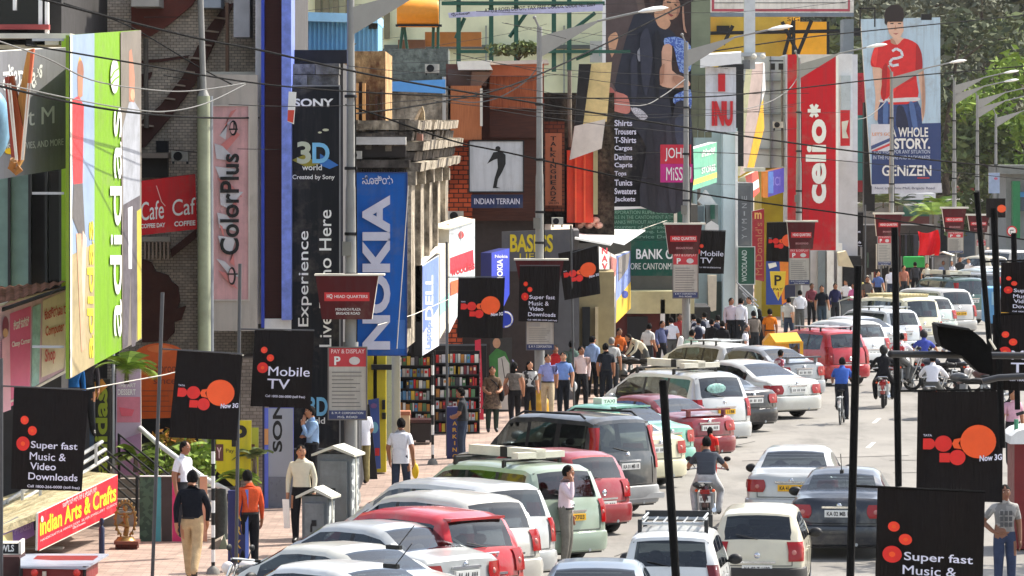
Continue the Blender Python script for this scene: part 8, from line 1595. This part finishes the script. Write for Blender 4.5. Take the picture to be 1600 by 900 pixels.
t = thing('clothes_rail', 'dark clothes rail with a green crate under the red cloth', 'clothes rail', P(1415, 440, 226)); b = MB(); [b.pbox(x, 360, x + 1.4, 460, 226, .1, BLACK) for x in (1404, 1420, 1438)]; b.pbox(1403, 364, 1440, 366, 226, .1, BLACK); b.build('frame', t)
b = MB(); rb = random.Random(9); [b.pbox(1404 + k * 3.4, 367, 1407 + k * 3.4, 398 + rb.random() * 8, 226.2, .3, rb.choice((BLACK, DARK, m((90, 40, 50), .8), m((70, 70, 90), .8)))) for k in range(9)]; b.build('garments', t)
t = thing('green_crate', 'bright green crate on the far pavement under the rail', 'crate', P(1428, 418, 225)); b = MB(); b.pbox(1413, 401, 1445, 418, 225, .8, m((40, 170, 80), .5)); b.build('box', t, bev=.04)
t = thing('no_turn_sign', 'small round no turn road sign at the far right', 'road sign', P(1581, 480, 230)); b = MB(); c = P(1581, 361, 230); b.lathe([(.001, -.02), (.24, -.02), (.24, .02)], c, WT, 20, 'y'); b.build('plate', t); b = MB(); b.lathe([(.19, -.03), (.25, -.03), (.25, .03)], c, RED, 20, 'y'); b.tube([(c[0] - .08, c[1] - .03, c[2] - .12), (c[0] - .08, c[1] - .03, c[2] + .04), (c[0] + .08, c[1] - .03, c[2] + .04)], .025, BLACK, 6); b.build('symbol', t); b = MB(); b.tube([P(1581, 369, 230), P(1581, 480, 230)], .03, GREY, 8); b.build('post', t)
sign('blue_far_poster', 'pale blue advertising panel by the farthest lamps', 'sign', rect(1545, 270, 1562, 302), 282, .2, m((150, 166, 190), .6, .15, 2), OFFW, [('c', (1556, 279, 3, 2), m((180, 90, 110), .5))])
sign('black_far_banner', 'small black banner with an orange dot at the far right', 'banner', rect(1541, 310, 1571, 340), 240, .05, CLOTH, DARK, [('c', (1565, 326, 7, 6), OR1)])
# picket fence
t = thing('picket_fence', 'white metal picket fence in front of the painted panels', 'fence', G(230, 935)); b = MB(); A = Vector(P(150, 905, 81)); B_ = Vector(P(285, 848, 86.4)); n = 26
for k in range(n + 1):
    p = A.lerp(B_, k / n); b.tube([p + Vector((0, 0, .0)), p + Vector((0, 0, -.28))], .018, WHITE, 6); 
b.build('picket', t); b = MB(); 
for dz, r in ((-.08, .035), (-.40, .045)): b.tube([A + Vector((0, 0, dz)), B_ + Vector((0, 0, dz))], r, WHITE, 6)
b.build('rail', t); b = MB()
for u in (.2, .55, .98): p = A.lerp(B_, u); b.tube([p + Vector((0, 0, -.05)), p + Vector((0, 0, -1.0))], .035, m((190, 186, 190), .5), 6)
b.build('post', t)
# black stair railing and steps at left
t = thing('stair_railing', 'black steel stair railing running down to the pavement', 'railing', P(190, 800, 88)); b = MB()
for dy in (0, 16, 30, 44): b.tube([P(152, 692 + dy, 89), P(214, 745 + dy, 87)], .02, BLACK, 6); b.tube([P(185, 678 + dy, 89.4), P(268, 745 + dy, 87.4)], .018, BLACK, 6)
b.build('rail', t); b = MB()
for x, y, Y in ((152, 690, 89), (186, 678, 89.4), (214, 744, 87)): b.tube([P(x, y, Y), P(x, y + 70, Y)], .03, BLACK, 6)
b.build('post', t)
t = thing('white_handrail', 'long white tube handrail sloping beside the garden steps', 'handrail', P(300, 780, 88)); b = MB(); b.tube([P(219, 669, 90), P(245, 692, 89), P(320, 748, 87.5), P(356, 767, 86.5)], .05, WHITE, 10); b.build('tube', t); b = MB(); [b.tube([P(x, y, Y), P(x, y + 80, Y)], .03, WHITE, 6) for x, y, Y in ((245, 692, 89), (352, 765, 86.6))]; b.build('post', t)
t = thing('garden_steps', 'grey stone steps climbing to the shop garden', 'steps', P(260, 800, 89)); b = MB()
for k in range(6): b.pbox(176 - k * 2, 812 - k * 16, 350 - k * 16, 830 - k * 16, 90 + k * .35, 3, m((150, 140, 130), .8, .15, 2))
b.build('step', t)
# statue on a pedestal
BRZ = m((140, 108, 60), .35, .25, 8, 'metal', .6)
t = thing('bronze_statue', 'small bronze dancer statue inside a ring of flames', 'statue', P(196, 845, 84)); c = Vector(P(196, 812, 84)); b = MB(); r = [(c + Vector((.17 * math.sin(a * .3), 0, .30 * math.cos(a * .3)))) for a in range(-9, 10)]; b.tube(r, .022, BRZ, 6)
for k in range(-9, 10, 1): d = Vector((.19 * math.sin(k * .3), 0, .33 * math.cos(k * .3))); b.ball(c + d, (.018, .02, .03), BRZ, 6, 5)
b.build('flame_ring', t)
b = MB(); b.tube([c + Vector((0, 0, -.28)), c + Vector((.03, -.02, -.12)), c + Vector((0, 0, .0)), c + Vector((0, 0, .12))], .045, BRZ, 8); b.tube([c + Vector((0, 0, -.02)), c + Vector((-.1, -.04, -.08)), c + Vector((.06, -.06, -.12))], .03, BRZ, 7); b.ball(c + Vector((0, -.01, .2)), (.045, .045, .06), BRZ, 10, 8)
for s in (1, -1): b.tube([c + Vector((0, 0, .1)), c + Vector((s * .1, -.02, .1)), c + Vector((s * .15, -.02, .16))], .018, BRZ, 6); b.tube([c + Vector((0, -.01, .1)), c + Vector((s * .07, -.05, .04)), c + Vector((s * .04, -.09, .06))], .016, BRZ, 6)
b.build('dancer', t); b = MB(); b.lathe([(.001, -.3), (.14, -.3), (.16, -.34), (.2, -.37), (.001, -.37)], tuple(c), BRZ, 14); b.build('base', t)
t = thing('statue_pedestal', 'dark red brick pedestal carrying the bronze statue', 'pedestal', P(196, 905, 84)); b = MB(); b.pbox(180, 850, 214, 960, 83.8, .45, m((104, 50, 40), .8, .2, 4, 'brick', 0, (60, 40, 34))); b.build('block', t); b = MB(); b.pbox(178, 846, 216, 851, 83.75, .5, m((110, 60, 46), .7)); b.build('cap', t)
t = thing('blue_dustpan_figure', 'slim dark blue figure like post beside the statue', 'post', P(159, 866, 83)); b = MB(); b.lathe([(.001, 0), (.05, 0), (.05, .45), (.02, .5), (.045, .56), (.03, .62), (.001, .63)], P(159, 866, 83), m((20, 34, 70), .5), 10); b.build('shaft', t)
t = thing('black_cone_post', 'dark wrapped shrub bag against the railing by the pavement', 'bag', P(345, 850, 86)); b = MB(); b.lathe([(.001, 1.0), (.09, .98), (.13, .6), (.12, .2), (.16, 0)], P(345, 850, 86), m((52, 56, 52), .8, .4, 12), 12); b.build('bag', t)
t = thing('plastic_sheet', 'grey sheet heaped on the pavement behind the striped post', 'sheet', P(345, 868, 84)); b = MB(); b.pp([(322, 872), (330, 850), (345, 842), (356, 862), (352, 872)], 84, .8, m((150, 140, 126), .8, .2, 3)); b.pp([(340, 862), (350, 835), (357, 862)], 83.9, .1, m((110, 120, 100), .7)); b.build('sheet', t)
t = thing('green_bag', 'bright green carrier bag held by the man on the step', 'bag', P(505, 698, 97)); b = MB(); c = P(503, 678, 97); b.ball(c, (.17, .1, .17), m((60, 190, 100), .5, .15, 6), 12, 10); b.build('bag', t)
t = thing('yellow_bag', 'yellow plastic bag carried by the man in the white T-shirt', 'bag', P(649, 748, 95.8)); b = MB(); c = P(649, 736, 95.5); b.ball(c, (.07, .05, .155), m((236, 190, 20), .45, .1, 6), 12, 10); b.tube([(c[0], c[1], c[2] + .13), (c[0] - .02, c[1] + .02, c[2] + .24)], .015, m((236, 190, 20), .45), 6); b.build('bag', t)
t = thing('floodlights', 'pair of small black floodlights above the grey clad wall', 'floodlight', P(1212, 98, 194)); b = MB(); [b.pbox(x, 99, x + 7, 109, 194, .3, BLACK) for x in (1204, 1217)]; b.build('lamp_head', t); b = MB(); b.pbox(1202, 94, 1224, 96, 194.2, .1, DARK); b.build('bracket', t)
t = thing('grey_faded_board', 'grey board with faded green letters behind the gantry', 'sign', P(955, 98, 160)); b = MB(); b.pbox(922, 64, 990, 97, 160, .3, m((160, 164, 158), .7, .15, 2)); art(b, Plane(P(922, 64, 160), (0, -1, 0)), [('t', 'FOCUS', (936, 74, 982, 88), m((110, 150, 140), .6), 0, .02)]); b.build('panel', t)

# ---------------------------------------------------------------- plants and trees
def leafcloud(mb, c, r, n, size, mat, rnd, hollow=.35):
    for _ in range(n):
        while True:
            d = Vector((rnd.uniform(-1, 1), rnd.uniform(-1, 1), rnd.uniform(-1, 1)))
            if hollow < d.length <= 1: break
        p = Vector(c) + Vector((d.x * r[0], d.y * r[1], d.z * r[2])); s = size * rnd.uniform(.6, 1.4)
        a = Vector((rnd.gauss(0, 1), rnd.gauss(0, 1), rnd.gauss(0, .7))).normalized(); b = a.cross(Vector((rnd.gauss(0, 1), rnd.gauss(0, 1), rnd.gauss(0, 1)))).normalized()
        mb.add([p - a * s, p - b * s * .45, p + a * s, p + b * s * .45], [(0, 1, 2, 3)], mat)
LF = [m((104, 110, 82), .8, .1, 1, 'leaf', 0, (68, 76, 60)), m((122, 132, 82), .8, .1, 1, 'leaf', 0, (82, 94, 62)), m((142, 166, 66), .75, .1, 1, 'leaf', 0, (98, 120, 52)), m((122, 124, 104), .8, .1, 1, 'leaf', 0, (84, 88, 74))]
BARK = m((110, 98, 84), .9, .25, 3, 'old', 0, (66, 58, 50))
def tree(px, Y, hgt, rad, label, mat, seed, n=2600, leaf=.3, trunk_r=.35, crown_lo=.25):
    rnd = random.Random(seed); x = P(px, 0, Y)[0]; t = thing('street_tree', label, 'tree', (x, Y, 0), 0, 'trees at the end of the street')
    b = MB(); top = Vector((x + rnd.uniform(-.6, .6), Y, hgt * .86)); mid = Vector((x + rnd.uniform(-.5, .5), Y, hgt * .4)); b.tube(smooth([(x, Y, 0), tuple(mid), tuple(top)], 5), trunk_r, BARK, 10, .06)
    cl_ = []
    for k in range(11):
        u = rnd.uniform(crown_lo, .95); p = Vector((x, Y, 0)).lerp(top, u); a = rnd.uniform(0, 6.28); rr = rad * (1.1 - abs(u - .6)) * rnd.uniform(.5, 1); e = p + Vector((math.cos(a) * rr, math.sin(a) * rr, rnd.uniform(.3, 1.6)))
        b.tube(smooth([tuple(p), tuple(p.lerp(e, .5) + Vector((0, 0, .4))), tuple(e)], 3), trunk_r * .32, BARK, 6, .03); cl_.append(e)
    b.build('trunk', t)
    b = MB()
    for e in cl_ + [top]:
        r = rad * rnd.uniform(.3, .55); leafcloud(b, e, (r, r, r * rnd.uniform(.6, 1.0)), n // 12, leaf, mat, rnd)
    b.build('crown', t)
TR = [(1350, 300, 15, 4.5, 'dull green tree rising behind the large fashion poster', 0), (1440, 330, 19, 5, 'tall dull green tree right above the fashion poster', 3), (1488, 308, 17, 4.4, 'grey green tree behind the slender lamps', 0), (1530, 325, 20, 5, 'tall grey green tree with a pale trunk behind the lamps', 3), (1580, 312, 16, 4.6, 'mid green tree by the right edge', 1), (1612, 295, 13.5, 4.0, 'yellow green sunlit tree at the upper right corner', 2), (1400, 318, 17, 4.6, 'dark tree half behind the fashion poster', 3), (1560, 296, 8.5, 3.2, 'low bright tree below the upper right corner tree', 1)]
for k, (px, Y, hg, rd, lab, mi) in enumerate(TR): tree(px, Y, hg, rd, lab, LF[mi], 50 + k, 2600)
b = MB(); rnd = random.Random(77)
for k in range(46):
    px = 1290 + k * 8.2; c = P(px, 0, 356 + rnd.uniform(-8, 8)); z = rnd.uniform(1, 24); leafcloud(b, (c[0], c[1], z), (3.4, 2.4, 3.2), 260, .55, LF[rnd.choice((0, 3, 3, 0, 1))], rnd, 0)
for k in range(60):
    px = 1290 + k * 6.4; c = P(px, 0, 372); leafcloud(b, (c[0], c[1], rnd.uniform(0, 26)), (3.2, 1.5, 4), 160, .8, LF[3], rnd, 0)
o = b.build('distant_woods', None, (0, 0, 0)); tag(o, 'mass of dull green woodland closing the street at upper right', 'woods', None, 'stuff')
b = MB(); b.box(P(1240, 0, 392)[0], P(1760, 0, 392)[0], 392, 396, -.1, 30, m((84, 92, 72), .95, .4, .4)); o = b.build('hill', None, (0, 0, 0)); o['kind'] = 'structure'
def palm(px, py, Y, n, L_, label, mat, seed, name='potted_palm', cat='palm', up=.9, stem=0.3):
    rnd = random.Random(seed); c = Vector(P(px, py, Y)); t = thing(name, label, cat, tuple(c)); b = MB(); b.tube([c, c + Vector((0, 0, stem))], .05, BARK, 7, .035); b.build('trunk', t)
    b = MB()
    for k in range(n):
        a = rnd.uniform(0, 6.28); el = rnd.uniform(.25, up); d = Vector((math.cos(a) * (1 - el * .5), math.sin(a) * (1 - el * .5), el)); pts = [c + Vector((0, 0, stem)) + d * L_ * s + Vector((0, 0, -.55 * L_ * s * s)) for s in (0, .25, .5, .75, 1)]
        b.tube(pts, .012, mat, 4, .004)
        for i in range(1, 22):
            s = i / 22; q = c + Vector((0, 0, stem)) + d * L_ * s + Vector((0, 0, -.55 * L_ * s * s)); sd = d.cross(Vector((0, 0, 1))).normalized(); ll = L_ * .34 * (1 - abs(s - .45))
            for w_ in (1, -1):
                e = q + sd * w_ * ll + d * ll * .5 - Vector((0, 0, ll * .35)); b.add([q, q + d * .05, e], [(0, 1, 2)], mat)
    b.build('crown', t)
palm(198, 600, 88.6, 12, .75, 'small palm with arching fronds beside the orange round board', LF[2], 1)
palm(300, 742, 90, 16, .7, 'yellow green feathery palm behind the man in white', LF[2], 2); palm(255, 735, 90.5, 12, .7, 'green palm at the garden steps by the white handrail', LF[1], 3); palm(330, 720, 90.6, 10, .6, 'palm with drooping fronds below the dotted banner', LF[2], 4)
palm(372, 775, 86, 9, .5, 'low palm in front of the yellow parking board', LF[2], 5); palm(398, 740, 87, 9, .5, 'palm frond cluster at the foot of the pale brick wall', LF[1], 6)
palm(212, 738, 89.2, 10, .6, 'palm fronds before the pink standee', LF[2], 7)
palm(1458, 350, 256, 14, 1.7, 'bright palm over the far pavement', LF[2], 8, stem=.5); palm(1470, 330, 262, 14, 1.6, 'taller bright palm behind the far maroon box', LF[2], 9); palm(1380, 325, 262, 14, 1.8, 'green palm under the left of the fashion poster', LF[1], 10); palm(1402, 330, 264, 12, 1.8, 'dark palm under the middle of the fashion poster', LF[0], 11)
def bush(px, py, Y, r, n, label, mat, seed, leaf=.12):
    rnd = random.Random(seed); c = P(px, py, Y); t = thing('shrub', label, 'shrub', (c[0], c[1], c[2] - r[2])); b = MB(); 
    for k in range(5): b.tube([(c[0], c[1], c[2] - r[2]), (c[0] + rnd.uniform(-.6, .6) * r[0], c[1], c[2] + rnd.uniform(0, .6) * r[2])], .02, BARK, 5)
    b.build('stem', t); b = MB()
    for k in range(6): leafcloud(b, (c[0] + rnd.uniform(-.6, .6) * r[0], c[1] + rnd.uniform(-.5, .5) * r[1], c[2] + rnd.uniform(-.5, .5) * r[2]), (r[0] * .55, r[1] * .55, r[2] * .55), n // 6, leaf, mat, rnd, 0)
    b.build('foliage', t)
bush(810, 78, 134, (.85, .5, .3), 420, 'leafy creeper growing on the roof above the wood panels', LF[1], 21, .1)
bush(275, 690, 91, (.5, .4, .35), 260, 'variegated orange green shrub above the painted panels', m((190, 120, 50), .6, .1, 1, 'leaf', 0, (110, 140, 50)), 22, .1)
bush(300, 725, 89.5, (.5, .4, .4), 300, 'bright lime shrub behind the man in white', LF[2], 23, .09)
bush(250, 722, 89.6, (.4, .3, .35), 240, 'bright green shrub at the head of the painted panels', LF[2], 24, .09)
# tree added out of view, right of the picture, to shade the kerb
tree(2010, 84, 7.5, 2.6, 'unseen tree added right of the picture for its shade', LF[0], 90, 2400, .16, .18, .5)
# dark cluttered shop fronts of the far pavement
t = thing('far_shop_row', 'dark cluttered shopfronts on the far pavement below the fashion poster', 'shop front', P(1385, 470, 228)); b = MB(); b.pbox(1318, 352, 1462, 482, 229, 4, m((58, 54, 52), .8, .3, 2)); b.build('wall', t)
b = MB(); rb = random.Random(31)
for k in range(40):
    x = 1320 + k * 3.5; y0 = rb.uniform(362, 430); b.pbox(x, y0, x + rb.uniform(1.2, 3), y0 + rb.uniform(14, 44), 228.6 - rb.random() * .3, .2, rb.choice((OFFW, GREY, DARK, m((120, 60, 50), .7), m((150, 150, 156), .6), m((70, 90, 80), .7), BLACK)))
b.build('goods', t); b = MB()
for k in range(9): b.tube([P(1325 + k * 15, 430, 227.5), P(1337 + k * 15, 462, 227.5)], .05, OFFW, 5); b.tube([P(1325 + k * 15, 430, 227.5), P(1325 + k * 15, 466, 227.5)], .04, m((170, 170, 168), .5), 5)
b.build('rail', t)
# pipes, air conditioners and meter boxes that clutter the walls
def aircon(px, py, w_, Y, label):
    h = w_ * .62; t = thing('air_conditioner', label, 'air conditioner', P(px, py + h, Y), 0, 'air conditioning units on the walls'); b = MB(); b.pbox(px, py, px + w_, py + h, Y, .35, m((196, 192, 180), .6, .2, 4, 'sign')); b.build('body', t)
    c = P(px + w_ * .38, py + h * .5, Y); r = w_ * .26 * Y / F; b = MB(); b.lathe([(.001, -.01), (r * .8, -.01), (r, -.03), (r * 1.05, 0)], c, DARK, 18, 'y'); b.build('fan', t); b = MB(); b.pbox(px + 1, py + h, px + 3, py + h + 4, Y, .3, DARK); b.pbox(px + w_ - 3, py + h, px + w_ - 1, py + h + 4, Y, .3, DARK); b.build('bracket', t)
aircon(268, 236, 26, 97, 'air conditioner on the stone wall above the red coffee board'); aircon(664, 100, 22, 133, 'air conditioner on the grey green wall above the tin roof'); aircon(700, 330, 24, 128.4, 'air conditioner low on the brick pier'); aircon(862, 340, 18, 129, 'air conditioner beside the orange column'); aircon(1208, 190, 16, 195, 'air conditioner on the light grey cladding'); aircon(545, 236, 20, 103.2, 'air conditioner on the old building side wall')
def pipe(px, y0, y1, Y, label, r=.05, mat=None):
    t = MB(); t.tube([P(px, y0, Y), P(px, (y0 + y1) / 2, Y), P(px + 1, y1, Y)], r, mat or m((120, 112, 102), .7, .25, 4), 8); tag(t.build('drain_pipe'), label, 'pipe', 'drain pipes on the walls')
pipe(312, 120, 560, 97.7, 'drain pipe beside the utility pole on the stone wall'); pipe(228, 60, 200, 97.7, 'drain pipe running up the stone wall behind the lime hoarding'); pipe(540, 276, 420, 103.7, 'drain pipe down the old side wall near the lamp'); pipe(694, 120, 330, 127.5, 'drain pipe at the edge of the old building', .05, m((180, 176, 168), .6)); pipe(1092, 240, 420, 167.8, 'drain pipe on the corner building', .06); pipe(1222, 100, 260, 195.4, 'drain pipe on the grey cladding'); pipe(890, 110, 230, 137.4, 'drain pipe on the peeling dark wall', .06)
# thin summer haze over the whole street
b = MB(); b.box(-150, 260, -3, 420, -1.2, 45, WHITE); o = b.build('haze', None, (0, 0, 0)); o['kind'] = 'stuff'
HZ = bpy.data.materials.new('haze'); HZ.use_nodes = True; _n = HZ.node_tree.nodes; _n.remove(_n["Principled BSDF"]); _v = _n.new("ShaderNodeVolumePrincipled")
_v.inputs["Density"].default_value = .00005; _v.inputs["Color"].default_value = (.92, .94, .97, 1); _v.inputs["Anisotropy"].default_value = .2
HZ.node_tree.links.new(_v.outputs[0], _n["Material Output"].inputs["Volume"]); o.data.materials.clear(); o.data.materials.append(HZ)
